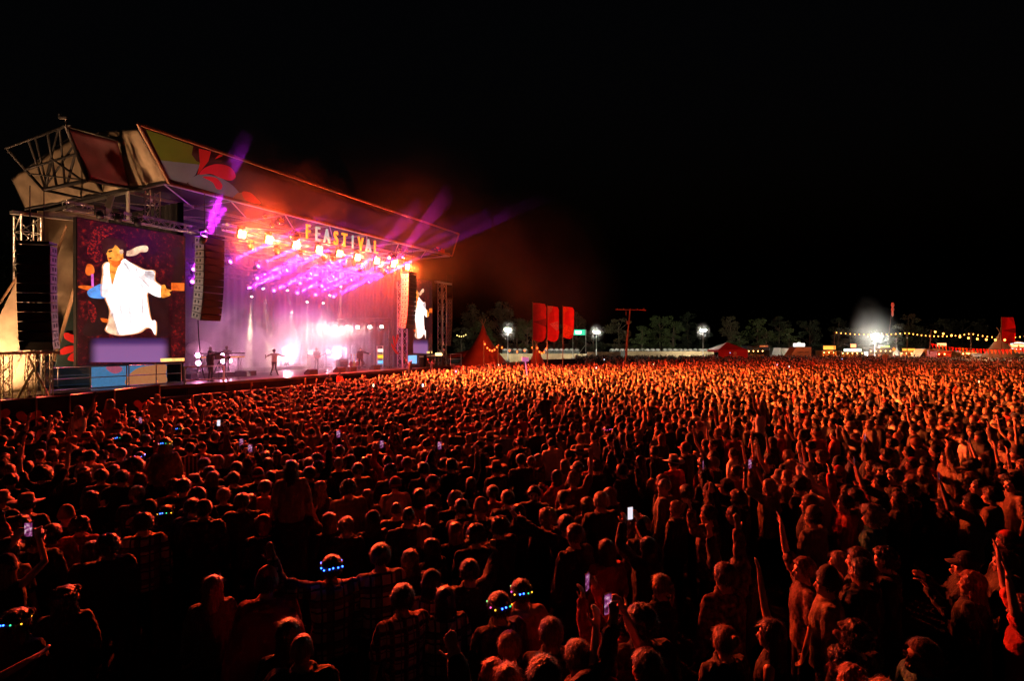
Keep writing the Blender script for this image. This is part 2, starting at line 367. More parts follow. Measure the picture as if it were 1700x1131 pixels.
# ---- LED screens, both showing the same performer
def fm(name, c, s, var=.35, sc_=2.2):
    m = mat(name, (.02, .02, .02), .6, emis=c, es=s, var=0); N = m.node_tree.nodes; L = m.node_tree.links; tc = N.new('ShaderNodeTexCoord'); nz = N.new('ShaderNodeTexNoise'); nz.inputs['Scale'].default_value = sc_; nz.inputs['Detail'].default_value = 8; nz.inputs['Roughness'].default_value = .65
    L.new(tc.outputs['Object'], nz.inputs['Vector']); cr = N.new('ShaderNodeValToRGB'); L.new(nz.outputs[0], cr.inputs[0]); e = cr.color_ramp.elements; e[0].position = .36; e[1].position = .64
    e[0].color = tuple(v*(1-var)*(.75 if i else 1) for i, v in enumerate(c))+(1,); e[1].color = tuple(min(1.3, v*(1+var)+.04*var) for v in c)+(1,); L.new(cr.outputs[0], N['Principled BSDF'].inputs['Emission Color']); return m
PIC = dict(rim=fm('screen_rim', (1, .45, .2), 1.1), skin=fm('screen_skin', (1, .34, .035), 1.2, .4, 3.5), hair=fm('screen_hair', (.06, .006, .004), .6), grey=fm('screen_grey', (.78, .74, .76), 1), shirt=fm('screen_shirt', (1, .95, .92), 1.7, .3, 1.1), guitar=fm('screen_guitar', (1, .66, .42), 1.05),
  orange=fm('screen_orange', (1, .17, .01), 1.0), blue=fm('screen_blue', (.10, .35, .9), 1.0), black=fm('screen_black', (.02, .002, .01), .3), pink=fm('screen_pink', (.75, .12, .6), 1.2), glow=fm('screen_yellow', (1, .55, .15), 1.6))
def red_texture(sc_=3.5, lo=.42, hi=.75, st_=.8):
    m = bpy.data.materials.new('screen_red_texture'); m.use_nodes = True; N = m.node_tree.nodes; L = m.node_tree.links; b = N['Principled BSDF']
    tc = N.new('ShaderNodeTexCoord'); nz = N.new('ShaderNodeTexNoise'); nz.inputs['Scale'].default_value = sc_; nz.inputs['Detail'].default_value = 12; nz.inputs['Roughness'].default_value = .75
    L.new(tc.outputs['Object'], nz.inputs['Vector']); cr = N.new('ShaderNodeValToRGB'); L.new(nz.outputs[0], cr.inputs[0])
    e = cr.color_ramp.elements; e[0].position = lo; e[0].color = (.012, .001, .003, 1); e[1].position = hi; e[1].color = (.75, .03, .005, 1)
    x = e.new(lo*.7+hi*.3); x.color = (.045, .003, .008, 1)
    L.new(cr.outputs[0], b.inputs['Emission Color']); b.inputs['Emission Strength'].default_value = st_; b.inputs['Base Color'].default_value = (.01, .01, .01, 1); return m
def purple_panel():
    m = bpy.data.materials.new('screen_lilac'); m.use_nodes = True; N = m.node_tree.nodes; L = m.node_tree.links; b = N['Principled BSDF']
    tc = N.new('ShaderNodeTexCoord'); sx = N.new('ShaderNodeSeparateXYZ'); L.new(tc.outputs['Generated'], sx.inputs[0])
    cr = N.new('ShaderNodeValToRGB'); L.new(sx.outputs[2], cr.inputs[0]); e = cr.color_ramp.elements
    e[0].position = .0; e[0].color = (.30, .13, .36, 1); e[1].position = 1; e[1].color = (.012, .01, .05, 1); x = e.new(.62); x.color = (.29, .12, .34, 1); x = e.new(.8); x.color = (.08, .03, .16, 1)
    ed = []
    for ax, k_ in ((0, .14), (2, .10)):
        q_ = N.new('ShaderNodeMath'); q_.operation = 'PINGPONG'; q_.inputs[1].default_value = .5; L.new(sx.outputs[ax], q_.inputs[0])
        r_ = N.new('ShaderNodeMapRange'); r_.interpolation_type = 'SMOOTHSTEP'; r_.inputs['From Max'].default_value = k_; L.new(q_.outputs[0], r_.inputs[0]); ed.append(r_.outputs[0])
    mu = N.new('ShaderNodeMath'); mu.operation = 'MULTIPLY'; L.new(ed[0], mu.inputs[0]); mu.inputs[1].default_value = .9; L.new(mu.outputs[0], b.inputs['Emission Strength'])
    L.new(cr.outputs[0], b.inputs['Emission Color']); pass; b.inputs['Base Color'].default_value = (.01, .01, .01, 1); return m
RT = red_texture(3.5, .43, .82, .9); RT3 = red_texture(5, .44, .85, .9); RT2 = red_texture(9, .42, .70, 1.3); PP = purple_panel()
TR = {  # outlines of the live picture traced from the left screen
 'red': [],
 'hair': [(690, 40), (705, 5), (755, -12), (815, -8), (852, 25), (855, 75), (835, 112), (808, 90), (800, 55), (770, 30), (735, 48), (715, 70)],
 'face': [(728, 60), (745, 35), (775, 22), (802, 50), (830, 85), (828, 135), (785, 160), (745, 150), (725, 112)],
 'neck': [(735, 130), (830, 118), (850, 150), (785, 205), (757, 292), (742, 235), (732, 180)],
 'shirt': [(700, 165), (735, 145), (738, 200), (750, 262), (758, 292), (775, 240), (800, 165), (835, 120), (870, 140), (910, 165), (970, 195), (1037, 205), (1040, 270), (1088, 312), (1085, 376), (1040, 368), (990, 350), (1000, 460), (1018, 530), (1048, 538), (1045, 630), (1020, 592), (985, 580), (940, 610), (880, 625), (800, 630), (718, 598), (735, 545), (745, 470), (718, 400), (712, 378), (690, 370), (688, 300), (698, 230)],
 'sleeve': [(592, 335), (640, 305), (690, 292), (715, 378), (640, 384), (600, 370)],
 'lhand': [(510, 308), (555, 298), (640, 308), (605, 332), (560, 322)],
 'guitar': [(846, 72), (880, 60), (925, 38), (980, 30), (999, 48), (988, 72), (945, 76), (915, 95), (870, 102), (850, 96)],
 'mic': [(578, 195), (592, 155), (628, 165), (637, 212), (605, 232), (582, 222)],
 'stand': [(615, 222), (632, 222), (634, 305), (618, 305)],
 'rhand': [(1085, 305), (1108, 294), (1122, 320), (1156, 332), (1138, 345), (1148, 362), (1112, 379), (1083, 374)],
 'box': [(1153, 280), (1247, 283), (1247, 336), (1153, 332)],
 'dark1': [(590, 390), (720, 400), (745, 470), (720, 600), (640, 640), (560, 620), (600, 500)],
 'dark2': [(1000, 370), (1120, 385), (1180, 480), (1150, 620), (1050, 640), (1018, 520)],
 'lilac': [(592, 650), (1150, 650), (1150, 815), (592, 815)],
 'strip': [(1080, 790), (1255, 786), (1258, 806), (1082, 812)],
 'spark': [(682, 520), (725, 515), (728, 545), (700, 550)]}
T2 = lambda pts: [((100+x/4.348)*4.04, (y/4.348-40)*4.04) for x, y in pts]
TR['rim'] = [(x+(8 if x > 880 else -9), y+(6 if y > 500 else -4)) for x, y in TR['shirt']]
for nm_, q_ in (('nose', [(338, 262), (352, 250), (360, 275), (345, 282)]), ('mouth', [(352, 296), (372, 292), (374, 300), (354, 304)]), ('neckshade', [(372, 330), (440, 322), (430, 352), (400, 362), (380, 350)]),
    ('f3', [(560, 420), (566, 418), (650, 500), (640, 504)]), ('f4', [(500, 640), (508, 640), (520, 800), (510, 800)]), ('f5', [(600, 560), (606, 558), (600, 700), (590, 700)]), ('f6', [(420, 560), (426, 560), (450, 700), (442, 700)]), ('f7', [(460, 330), (490, 345), (520, 420), (505, 400), (470, 350)]),
    ('red2', [(820, 560), (880, 600), (890, 720), (860, 800), (800, 780), (790, 640)]), ('red3', [(205, 610), (250, 640), (270, 700), (245, 770), (215, 720)]), ('red4', [(700, 110), (850, 120), (880, 220), (780, 260), (690, 200)])): TR[nm_] = T2(q_)
TR['hair2'] = T2([(298, 185), (335, 152), (400, 152), (470, 182), (485, 235), (474, 295), (458, 285), (466, 240), (432, 226), (402, 203), (385, 226), (352, 236), (340, 262), (322, 268), (306, 245), (312, 215)])
TR['ear'] = T2([(432, 240), (455, 236), (460, 256), (446, 270), (432, 260)]); TR['brow'] = T2([(350, 246), (376, 240), (378, 250), (352, 257)])
TR['beard'] = T2([(352, 290), (375, 312), (420, 318), (448, 300), (440, 324), (392, 332), (358, 318)]); TR['patch'] = T2([(612, 390), (682, 392), (684, 470), (640, 450), (612, 420)])
TR['fold'] = T2([(372, 690), (380, 690), (430, 850), (420, 850)]); TR['fold2'] = T2([(545, 365), (552, 365), (605, 520), (598, 520)]); TR['warm'] = T2([(376, 700), (360, 740), (342, 830), (420, 850), (405, 790)])
TR['leaves'] = T2([(200, 260), (225, 140), (270, 70), (360, 60), (395, 110), (330, 150), (300, 185), (310, 250), (300, 330), (250, 320)]); TR['lines'] = T2([(298, 732), (350, 740), (352, 765), (310, 758)])
TR['shade'] = T2([(810, 240), (880, 230), (885, 460), (810, 470), (835, 330)])
sA = (-4.98, .24, 2.82, 10.1)                        # left screen s0,s1,z0,z1
def trace_ab(pts):
    out = []
    for x, y in pts:
        s, t, z = st(pt(x/4.04, 400+y/4.04, 1.5)); out.append(((s-sA[0])/(sA[1]-sA[0]), (z-sA[2])/(sA[3]-sA[2])))
    return out
def screen(s0, s1, z0, z1, label):
    e = empty('led_screen', W((s0+s1)/2, 1.6, z0), label, 'screen', 'video screens beside the stage')
    m = MB(); m.box(W((s0+s1)/2, 1.75, (z0+z1)/2), (s1-s0+.1, .3, z1-z0+.1), RS); m.build('cabinet', M['black'], e)
    m = MB(); m.box(W((s0+s1)/2, 1.585, (z0+z1)/2), (s1-s0, .02, z1-z0), RS); m.build('display', RT, e)
    pm = MB(); mats = []
    def lay(key, mt, k, sm=True):
        ab = trace_ab(TR[key]); ab = [(min(max(a, .004), .996), min(max(b, .004), .996)) for a, b in ab]
        q = [W(s0+a*(s1-s0), 1.572-.004*k, z0+b*(z1-z0)) for a, b in ab]
        if sm: q = smooth(q, 4)
        if mt not in mats: mats.append(mt)
        pm.mi = mats.index(mt); pm.poly(q, B, .002)
    lay('dark1', PIC['black'], 0); lay('dark2', PIC['black'], 0); lay('lhand', PIC['orange'], 1); lay('sleeve', PIC['blue'], 2); lay('leaves', RT2, 0); lay('red2', RT3, 0); lay('red3', RT2, 1); lay('red4', RT3, -.5); lay('shade', PIC['black'], 0); lay('lines', PIC['orange'], 1); lay('face', PIC['skin'], 2)
    lay('rim', PIC['rim'], 2); lay('neck', PIC['skin'], 3); lay('guitar', PIC['guitar'], 3); lay('mic', PIC['orange'], 1); lay('stand', PIC['pink'], 2, False); lay('shirt', PIC['shirt'], 4); lay('rhand', PIC['skin'], 5); lay('box', PIC['orange'], 1, False)
    lay('strip', PIC['glow'], 3, False); lay('hair2', PIC['hair'], 4); lay('ear', PIC['guitar'], 5); lay('nose', PIC['skin'], 5); lay('mouth', PIC['hair'], 5); lay('neckshade', PIC['orange'], 5); lay('f3', PIC['grey'], 5, False); lay('f4', PIC['grey'], 5, False); lay('f5', PIC['grey'], 5, False); lay('f6', PIC['grey'], 5, False); lay('f7', PIC['grey'], 5); lay('brow', PIC['hair'], 5); lay('beard', PIC['orange'], 5); lay('patch', PIC['grey'], 5, False); lay('fold', PIC['grey'], 5, False); lay('fold2', PIC['grey'], 5, False); lay('warm', PIC['guitar'], 5)
    pm.build('live_picture', mats, e)
    pm = MB(); mats = []; lay('lilac', PP, 1, False); pm.build('lower_picture', PP, e)
    return e
screen(-4.98, .24, 2.82, 10.1, 'large left-hand video screen showing a performer in a white shirt')
screen(20.75, 24.3, 2.85, 9.95, 'small distant right-hand video screen showing a performer in a white shirt')

# ---- line arrays
GR = mat('speaker_grille', (.01, .01, .011), .6, 0, .3, 4, .5, 120); SG = mat('speaker_rigging', (.30, .28, .27), .55, .2, .3, 6)
def line_array(P, face, zt, zb, n, wd, dp, curve, label):
    e = empty('line_array_speaker', (P[0], P[1], zb), label, 'speaker', 'hung speaker columns')
    F0 = frame((face[0], face[1], 0)); h = (zt-zb)/n; off = 0
    for i in range(n):
        z = zt-h*(i+.5); k = (i/n); tilt = -curve*k*k; pos = np.array([P[0], P[1], z])+F0[:, 1]*(-.5*curve*k*k*k*(zt-zb)*.5)
        ct, sn = math.cos(tilt), math.sin(tilt); Rx = np.array([[1, 0, 0], [0, ct, -sn], [0, sn, ct]]); Rm = F0@Rx
        m = MB(); m.box(pos, (wd, dp, h*.94), Rm); bx = m.build('speaker_cabinet', M['black'], e)
        m = MB(); m.box(pos+Rm@np.array([0, dp/2+.012, 0]), (wd*.96, .02, h*.86), Rm); m.build('grille', GR, bx)
        for sd in (-1, 1):
            m = MB(); m.box(pos+Rm@np.array([sd*(wd/2+.012), 0, 0]), (.02, dp*.9, h*.88), Rm)
            m.mi = 1
            for a in (-.22, .12): m.box(pos+Rm@np.array([sd*(wd/2+.025), a*dp, .02]), (.02, dp*.14, h*.4), Rm)
            m.build('rigging_plate', [SG, M['black']], bx)
    m = MB(); m.box(np.array([P[0], P[1], zt+.12]), (wd, dp*1.1, .1), F0)
    for sd in (-1, 1): m.tube((P[0]+sd*.3, P[1], zt+.15), (P[0]+sd*.3, P[1], min(12.35, zt+2.6)), .02)
    m.build('hanging_bumper', M['dmetal'], e)
    return e
line_array(W(.35, -.6, 0), -B+U*.10, 9.8, 5.25, 12, 1.25, .75, .30, 'long speaker column hanging beside the large left screen')
line_array(W(-7.5, -.9, 0), np.array([.22, -.97, 0]), 8.1, 3.65, 11, 1.2, .5, .22, 'far left speaker column in front of the beige tarps')
line_array(W(17.6, -.9, 0), -B+U*.12, 9.75, 5.2, 12, 1.25, .75, .30, 'speaker column hanging left of the small right screen')
line_array(W(27.9, 2.0, 0), np.array([.95, .15, 0]), 8.4, 3.6, 12, 1.1, .6, .15, 'rightmost speaker column beyond the right lattice tower')
# lattice legs under the far left column
m = MB()
for s0 in (-8.3, -7.5, -6.9): m.truss(W(s0, -.3, 0), W(s0, -.3, 3.5), .28, .028)
m.tube(W(-8.6, -.3, .1), W(-7.2, -.3, 3.2), .05); m.tube(W(-6.3, -.3, .1), W(-7.6, -.3, 3.4), .05); m.bar(W(-8.8, -.3, 3.5), W(-6.5, -.3, 3.5), .3, .12)
m.build('scaffold_support', mat('galvanised', (.5, .42, .3), .45, .6), None, None, 'warm-lit scaffold legs standing under the far left speaker column', 'scaffold')

# ---- hanging letters under the banner
ls = empty('hanging_letters', W(11.5, .4, 11.2), 'hanging letters FEASTIVAL lit orange and teal under the stage roof', 'letters')
LC = [mat('letter_orange', (.85, .25, .02), .5, 0, .1, 3, emis=(1, .28, .02), es=1.6), mat('letter_teal', (.35, .55, .5), .5, 0, .1, 3, emis=(.45, .6, .5), es=.7), mat('letter_dim', (.28, .14, .08), .5)]
for i, ch in enumerate('FEASTIVAL'):
    cu = bpy.data.curves.new('letter', 'FONT'); cu.body = ch; cu.size = 1.45; cu.extrude = .06; cu.bevel_depth = .012; cu.align_x = 'CENTER'
    to = bpy.data.objects.new('tmp', cu); COL.objects.link(to); dg = bpy.context.evaluated_depsgraph_get()
    me = bpy.data.meshes.new_from_object(to.evaluated_get(dg)); bpy.data.objects.remove(to)
    me.materials.clear(); me.materials.append(LC[(0, 1, 1, 0, 0, 1, 0, 1, 0)[i]])
    o = bpy.data.objects.new('letter', me); COL.objects.link(o); o.parent = ls
    p = W(8.1+.86*i, .4, 11.25)-np.array(ls.location); o.location = Vector(p.tolist()); o.rotation_euler = (R(90), 0, ANG); o.scale = (.62, 1, 1)
m = MB()
for i in range(9): m.tube(W(8.1+.86*i, .45, 12.2), W(8.1+.86*i, .45, 12.4), .01, 4)
m.build('cable', M['dmetal'], ls)

# ---- mirror balls
MBm = mat('mirror_facets', (.9, .85, .8), .08, 1, .5, 30)
def ball(P, r, label):
    e = empty('mirror_ball', (P[0], P[1], P[2]-r), label, 'mirror ball', 'mirror balls under the stage roof')
    m = MB(); m.ell(P, r, 22, 14); o = m.build('ball', MBm, e)
    for f in o.data.polygons: f.use_smooth = False
    m = MB(); m.tube(P+np.array([0, 0, r]), (P[0], P[1], 12.35), .012, 4); m.build('cable', M['dmetal'], e)
ball(W(6.84, .3, 11.2), .42, 'large mirror ball left of the hanging letters')
ball(W(5.74, .3, 12.0), .27, 'mid-sized mirror ball, upper right of the small left pair'); ball(W(4.56, .3, 12.05), .16, 'small mirror ball, leftmost under the roof'); ball(W(5.1, .3, 11.6), .16, 'small mirror ball between the leftmost and the large one')
ball(W(16.8, .3, 11.2), .42, 'large mirror ball right of the hanging letters'); ball(W(17.81, .3, 11.9), .27, 'mid-sized mirror ball above the right-hand large one')
ball(W(18.78, .3, 12.05), .17, 'small mirror ball, rightmost and highest'); ball(W(18.29, .3, 11.45), .16, 'small mirror ball below the rightmost pair')
# ---------------------------------------------------------------- lamps
def spot(P, d, W_, col, size, blend=.4, soft=.06, parent=None, name='lamp_light'):
    l = bpy.data.lights.new(name, 'SPOT'); l.energy = W_; l.color = col; l.spot_size = R(size); l.spot_blend = blend; l.shadow_soft_size = soft
    o = bpy.data.objects.new(name, l); COL.objects.link(o)
    o.rotation_euler = Vector([float(v) for v in d]).to_track_quat('-Z', 'Y').to_euler()
    P = np.array(P, float); base = np.array(world_loc(parent)) if parent is not None else 0
    o.location = Vector((P-base).tolist()); o.parent = parent; return o
def point(P, W_, col, soft=.1, parent=None, name='lamp_light'):
    l = bpy.data.lights.new(name, 'POINT'); l.energy = W_; l.color = col; l.shadow_soft_size = soft
    o = bpy.data.objects.new(name, l); COL.objects.link(o)
    P = np.array(P, float); base = np.array(world_loc(parent)) if parent is not None else 0
    o.location = Vector((P-base).tolist()); o.parent = parent; return o
AMB = (1, .19, .024); RED = (1, .06, .009)
E_AMB = glow('blinder_glow', (1, .52, .13), 26); E_MAG = glow('magenta_glow', (1, .2, 1), 5); E_WHT = glow('white_glow', (1, .9, .75), 25); E_PNK = glow('pink_glow', (1, .45, .75), 25)
ordn = ['first', 'second', 'third', 'fourth', 'fifth', 'sixth', 'seventh', 'eighth', 'ninth', 'tenth', 'eleventh', 'twelfth', 'thirteenth', 'fourteenth', 'fifteenth', 'sixteenth']
def yoke(e, P, d, mt=None):
    Fm = frame(d); m = MB()
    for sd in (-1, 1): m.bar(P+Fm[:, 0]*sd*.2, P+Fm[:, 0]*sd*.2+np.array([0, 0, .35]), .04)
    m.bar(P+Fm[:, 0]*-.2+np.array([0, 0, .35]), P+Fm[:, 0]*.2+np.array([0, 0, .35]), .05); m.box(P+np.array([0, 0, .42]), (.34, .34, .12)); m.build('yoke', mt or M['black'], e)
# a dim magenta wash under the roof comes from point lights added at the beam lamps
# nine amber blinders on the front truss
aim = np.array([6., 14., -8.])
for i, s0 in enumerate((3.31, 5.26, 7.41, 9.43, 11.4, 13.3, 15.51, 17.61, 19.48)):
    P = W(s0, .85, 10.75); e = empty('blinder_light', P, ordn[i]+' glowing amber blinder from the left along the front truss', 'stage light', 'amber blinders on the front truss')
    d = np.array([.80, -.5, -.3]); Fm = frame(d)
    m = MB(); m.box(P, (.54, .2, .54), Fm); m.build('housing', M['black'], e)
    for sd, su in ((-1, -1), (-1, 1), (1, -1), (1, 1)):
        m = MB(); m.lathe([(.001, .02), (.12, .0), (.125, -.03), (.001, -.04)], P+Fm[:, 1]*.125+Fm[:, 0]*sd*.125+Fm[:, 2]*su*.125, 14, Fm@np.array([[1, 0, 0], [0, 0, 1], [0, -1, 0]])); m.build('lens', E_AMB, e)
    yoke(e, P, d)
    tgt = W(14., -24., 0)+np.array([2, -4, 0.]); dd = tgt-P
    spot(P+Fm[:, 1]*.22, dd, 23000, RED, 155, .5, .15, e); spot(P+Fm[:, 1]*.24, np.array([7., 34., 0])-P, 36000, AMB, 80, 1., .15, e); point(P+Fm[:, 1]*.35, 130, (1, .40, .07), .1, e)  # the point light is added to make a halo round each blinder
# moving heads with magenta beams
def moving_head(P, d, col, W_, size, em, label, group, beam=True, r=.13):
    e = empty('moving_head_light', P, label, 'stage light', group); Fm = frame(d)
    m = MB(); m.ell(P-Fm[:, 1]*.12, (.17, .24, .17), 12, 8, Fm); m.lathe([(.15, -.02), (.17, .16), (.15, .18)], P-Fm[:, 1]*.05, 12, Fm@np.array([[1, 0, 0], [0, 0, 1], [0, -1, 0]])); m.build('lamp_head', M['black'], e)
    m = MB(); m.lathe([(.001, .015), (r, .01), (r, -.01)], P+Fm[:, 1]*.14, 14, Fm@np.array([[1, 0, 0], [0, 0, 1], [0, -1, 0]])); m.build('lens', em, e)
    yoke(e, P, d)
    if beam: spot(P+Fm[:, 1]*.2, d, W_, col, size, .25, .05, e)
    if beam and em is E_MAG: point(P+Fm[:, 1]*.3, 90, (.5, .02, 1), .1, e)  # violet wash light added beside each magenta lens
    return e
MAG = (.82, .02, 1)
rows = [(3.2, ((380, 436), (426.6, 443.5), (473.7, 450), (513.7, 455.7), (551, 461), (581, 466), (610, 469.5))),
        (6.2, ((425.8, 462.7), (496.7, 471), (533, 475.7))), (8.6, ((413, 479), (454, 483), (492.6, 487), (523, 490), (553, 493)))]
rn = ['front', 'middle', 'rear']
for ri, (t, pts) in enumerate(rows):
    for i, (x, y) in enumerate(pts):
        P = pt(x, y, t); tgt = pt(x+82, y-40, -.8)
        d = tgt-P
        moving_head(P, d, MAG, 1000000 if ri < 2 else 800000, 4.5, E_MAG, ordn[i]+' magenta lamp from the left in the '+rn[ri]+' row under the roof', 'magenta beam lamps', True)
for i, (x, y) in enumerate(((330, 428), (321, 449.5), (319, 470))):
    P = pt(x, y, 3.); moving_head(P, np.array([.5, -.1, .85]) if i == 0 else pt(x+20, y-60, 0)-P, MAG, 500000, 6, E_MAG, ('highest', 'middle', 'lowest')[i]+' of three magenta lamps between the left screen and speaker column', 'magenta beam lamps')
P = pt(338, 396, -1.5); moving_head(P, pt(384, 280, -3.4)-P, MAG, 1300000, 10, E_MAG, 'magenta lamp on top of the left speaker column with a wide upward beam', 'magenta beam lamps')
# steep beams at the right throwing magenta over the roof
for i, (x, y) in enumerate(((640, 452), (598, 447))):
    P = pt(x, y, -.2); moving_head(P, np.array([.55, -.42, .50-.1*i]), (1, .03, .6), 900000, 10, E_MAG, ('right', 'left')[i]+' one of two lamps under the right roof edge beaming skyward', 'magenta beam lamps', True, .06)
# warm white down beams at the back
for i, (x, y) in enumerate(((418, 490), (437, 477), (477, 480), (510, 499), (537, 501), (548, 488), (566, 474), (593, 476))):
    P = pt(x, y, 8.0); moving_head(P, (.18*math.sin(i)+.1, -.30, -1.), (1, .78, .42), 24000, 8, E_WHT, ordn[i]+' warm white lamp from the left pointing down at the back', 'warm down lamps', True, .07)
# dark unlit heads hanging off the front truss
for i, (x, y) in enumerate(((416, 412), (460, 420), (501, 427), (538, 430), (553, 433), (571, 440), (588, 440), (604, 445), (632, 450), (655, 455))):
    P = pt(x, y, 1.25); e = moving_head(P, (.3, -.3, -1), (1, 1, 1), 0, 10, M['dmetal'], ordn[i]+' dark unlit lamp from the left hanging below the amber blinders', 'unlit lamps on the front truss', False)
# lamps on the truss over the left screen
for i, s0 in enumerate((-4.4, -3.6, -2.7)):
    P = W(s0, .75, 10.25); moving_head(P, (.6, -.7, -.6), (1, 1, 1), 0, 10, M['dmetal'], ordn[i]+' dark lamp from the left on the truss above the large screen', 'unlit lamps over the left screen', False)
# five side floods on the right wall
m = None
for i, t in enumerate((3.2, 4.6, 6.07, 7.5, 8.9)):
    P = W(19.0, t, 5.4); e = empty('side_flood', P, ordn[i]+' white side flood from the front along the right wall', 'stage light', 'white side floods')
    d = -U+np.array([0, 0, -.12]); Fm = frame(d)
    m = MB(); m.box(P, (.4, .25, .3), Fm); m.tube(P, P+np.array([0, 0, .6]), .03); m.build('housing', M['black'], e)
    m = MB(); m.box(P+Fm[:, 1]*.14, (.3, .02, .2), Fm); m.build('lens', E_WHT, e)
    spot(P+Fm[:, 1]*.2, d, 5000, (1, .6, .45), 30, .6, .06, e)
m = MB(); m.truss(W(19.2, 2.6, 6.05), W(19.2, 9.5, 6.05), .3, .025)
for t in (2.6, 9.5): m.truss(W(19.2, t, DECK), W(19.2, t, 6.0), .3, .025)
m.build('side_truss', M['dmetal'], None, None, 'low side truss that carries the five white floods', 'truss')
# pink floor lamps
for i, (x, y, t, W_, c) in enumerate(((328, 590, 3.4, 350, (1, .2, .5)), (329, 603, 3.4, 200, (1, .2, .5)), (370, 588, 7.0, 350, (1, .3, .6)), (370, 600, 7.0, 300, (1, .3, .6)), (381, 599, 7, 120, (1, .5, .7)), (476, 583, 8, 2300, (1, .46, .62)), (475, 596, 8, 1500, (1, .5, .66)), (543, 584, 9, 1300, (1, .46, .7)), (561, 591, 8, 1600, (1, .62, .9)), (562, 578, 8, 900, (1, .62, .9)), (515, 588, 9.5, 1500, (1, .5, .62)))):
    P = pt(x, y, t); e = empty('floor_lamp', (P[0], P[1], DECK), ordn[i]+' pink-white floor lamp from the left, low on the smoky stage', 'stage light', 'pink floor lamps')
    d = np.array([.6, -.75, .0]); Fm = frame(d)
    m = MB(); m.box(P, (.34, .22, .34), Fm); m.tube(P-np.array([0, 0, .15]), (P[0], P[1], DECK), .03); m.box((P[0], P[1], DECK+.03), (.4, .4, .05)); m.build('housing', M['black'], e)
    m = MB(); m.lathe([(.001, .02), (.15, .01), (.15, -.01)], P+Fm[:, 1]*.13, 14, Fm@np.array([[1, 0, 0], [0, 0, 1], [0, -1, 0]])); m.build('lens', E_PNK, e)
    point(P+Fm[:, 1]*.3, W_*.30, c, .08, e)

# ---------------------------------------------------------------- smoke
def smoke(name, c, r, dens, label, seed=0, sc=.35, lo=.42, hi=.75, col=(1, 1, 1), ani=.2, rot=None):
    me = MB(); me.ell((0, 0, 0), (1, 1, 1), 20, 12); o = me.build(name, [], loc=(0, 0, 0))
    o.location = Vector([float(v) for v in c]); o.scale = r; o.rotation_euler = rot or (0, 0, ANG)
    m = bpy.data.materials.new(name); m.use_nodes = True; N = m.node_tree.nodes; L = m.node_tree.links
    N.remove(N['Principled BSDF']); v = N.new('ShaderNodeVolumePrincipled'); L.new(v.outputs[0], N['Material Output'].inputs['Volume'])
    v.inputs['Color'].default_value = (*col, 1); v.inputs['Anisotropy'].default_value = ani
    tc = N.new('ShaderNodeTexCoord'); geo = N.new('ShaderNodeNewGeometry')
    ln = N.new('ShaderNodeVectorMath'); ln.operation = 'LENGTH'; L.new(tc.outputs['Object'], ln.inputs[0])
    f = N.new('ShaderNodeMapRange'); f.interpolation_type = 'SMOOTHSTEP'; f.inputs['From Min'].default_value = 1; f.inputs['From Max'].default_value = .25; f.inputs['To Min'].default_value = 0; f.inputs['To Max'].default_value = 1
    L.new(ln.outputs['Value'], f.inputs[0])
    ad = N.new('ShaderNodeVectorMath'); ad.operation = 'ADD'; ad.inputs[1].default_value = (seed*7.3, seed*3.1, seed); L.new(geo.outputs['Position'], ad.inputs[0])
    nz = N.new('ShaderNodeTexNoise'); nz.inputs['Scale'].default_value = sc; nz.inputs['Detail'].default_value = 3; nz.inputs['Distortion'].default_value = .6; L.new(ad.outputs[0], nz.inputs['Vector'])
    k = N.new('ShaderNodeMapRange'); k.inputs['From Min'].default_value = lo; k.inputs['From Max'].default_value = hi; L.new(nz.outputs[0], k.inputs[0])
    mu = N.new('ShaderNodeMath'); mu.operation = 'MULTIPLY'; L.new(f.outputs[0], mu.inputs[0]); L.new(k.outputs[0], mu.inputs[1])
    m2 = N.new('ShaderNodeMath'); m2.operation = 'MULTIPLY'; L.new(mu.outputs[0], m2.inputs[0]); m2.inputs[1].default_value = dens; L.new(m2.outputs[0], v.inputs['Density'])
    o.data.materials.append(m); return tag(o, label, 'smoke', None, 'stuff')
def haze_box(name, s0, s1, t0, t1, z0, z1, dens, label, col=(1, 1, 1)):
    m = MB(); m.box(W((s0+s1)/2, (t0+t1)/2, (z0+z1)/2), (s1-s0, t1-t0, z1-z0), RS)
    mt = bpy.data.materials.new(name); mt.use_nodes = True; N = mt.node_tree.nodes; N.remove(N['Principled BSDF']); v = N.new('ShaderNodeVolumePrincipled')
    v.inputs['Density'].default_value = dens; v.inputs['Color'].default_value = (*col, 1); v.inputs['Anisotropy'].default_value = .25
    mt.node_tree.links.new(v.outputs[0], N['Material Output'].inputs['Volume'])
    return m.build(name, mt, None, None, label, 'smoke', None, 'stuff')
haze_box('stage_haze', .5, 20.4, -.3, 10.7, DECK+.05, 12.25, .018, 'thin even haze inside the stage opening')
smoke('stage_smoke', W(11.5, 6.6, 4.2), (11.0, 4.0, 3.6), 1.3, 'bright pink cloud of smoke in the middle of the stage', 1)
smoke('stage_smoke', W(11, 5.5, 9.6), (10.5, 5.5, 3.0), .075, 'thin violet-lit smoke around the lamps under the roof', 11, .3, .25, .8)
smoke('stage_smoke', W(8, 8, 6.0), (5, 2.4, 3.2), .10, 'thin smoke rising at the back left of the stage', 2)
smoke('smoke_plume', W(22, -1, 15), (19, 7, 10), .0036, 'orange-lit smoke drifting up over the right half of the roof', 3, .13, .32, .8)
smoke('smoke_plume', W(33, -7, 10), (18, 8, 10), .0034, 'dark red smoke drifting off beyond the right end of the stage', 5, .12, .34, .85)
smoke('smoke_plume', W(1.6, -1.7, 11.6), (3.0, 1.2, 4.2), .045, 'violet smoke in the beam above the left speaker column', 12, .5, .2, .7)
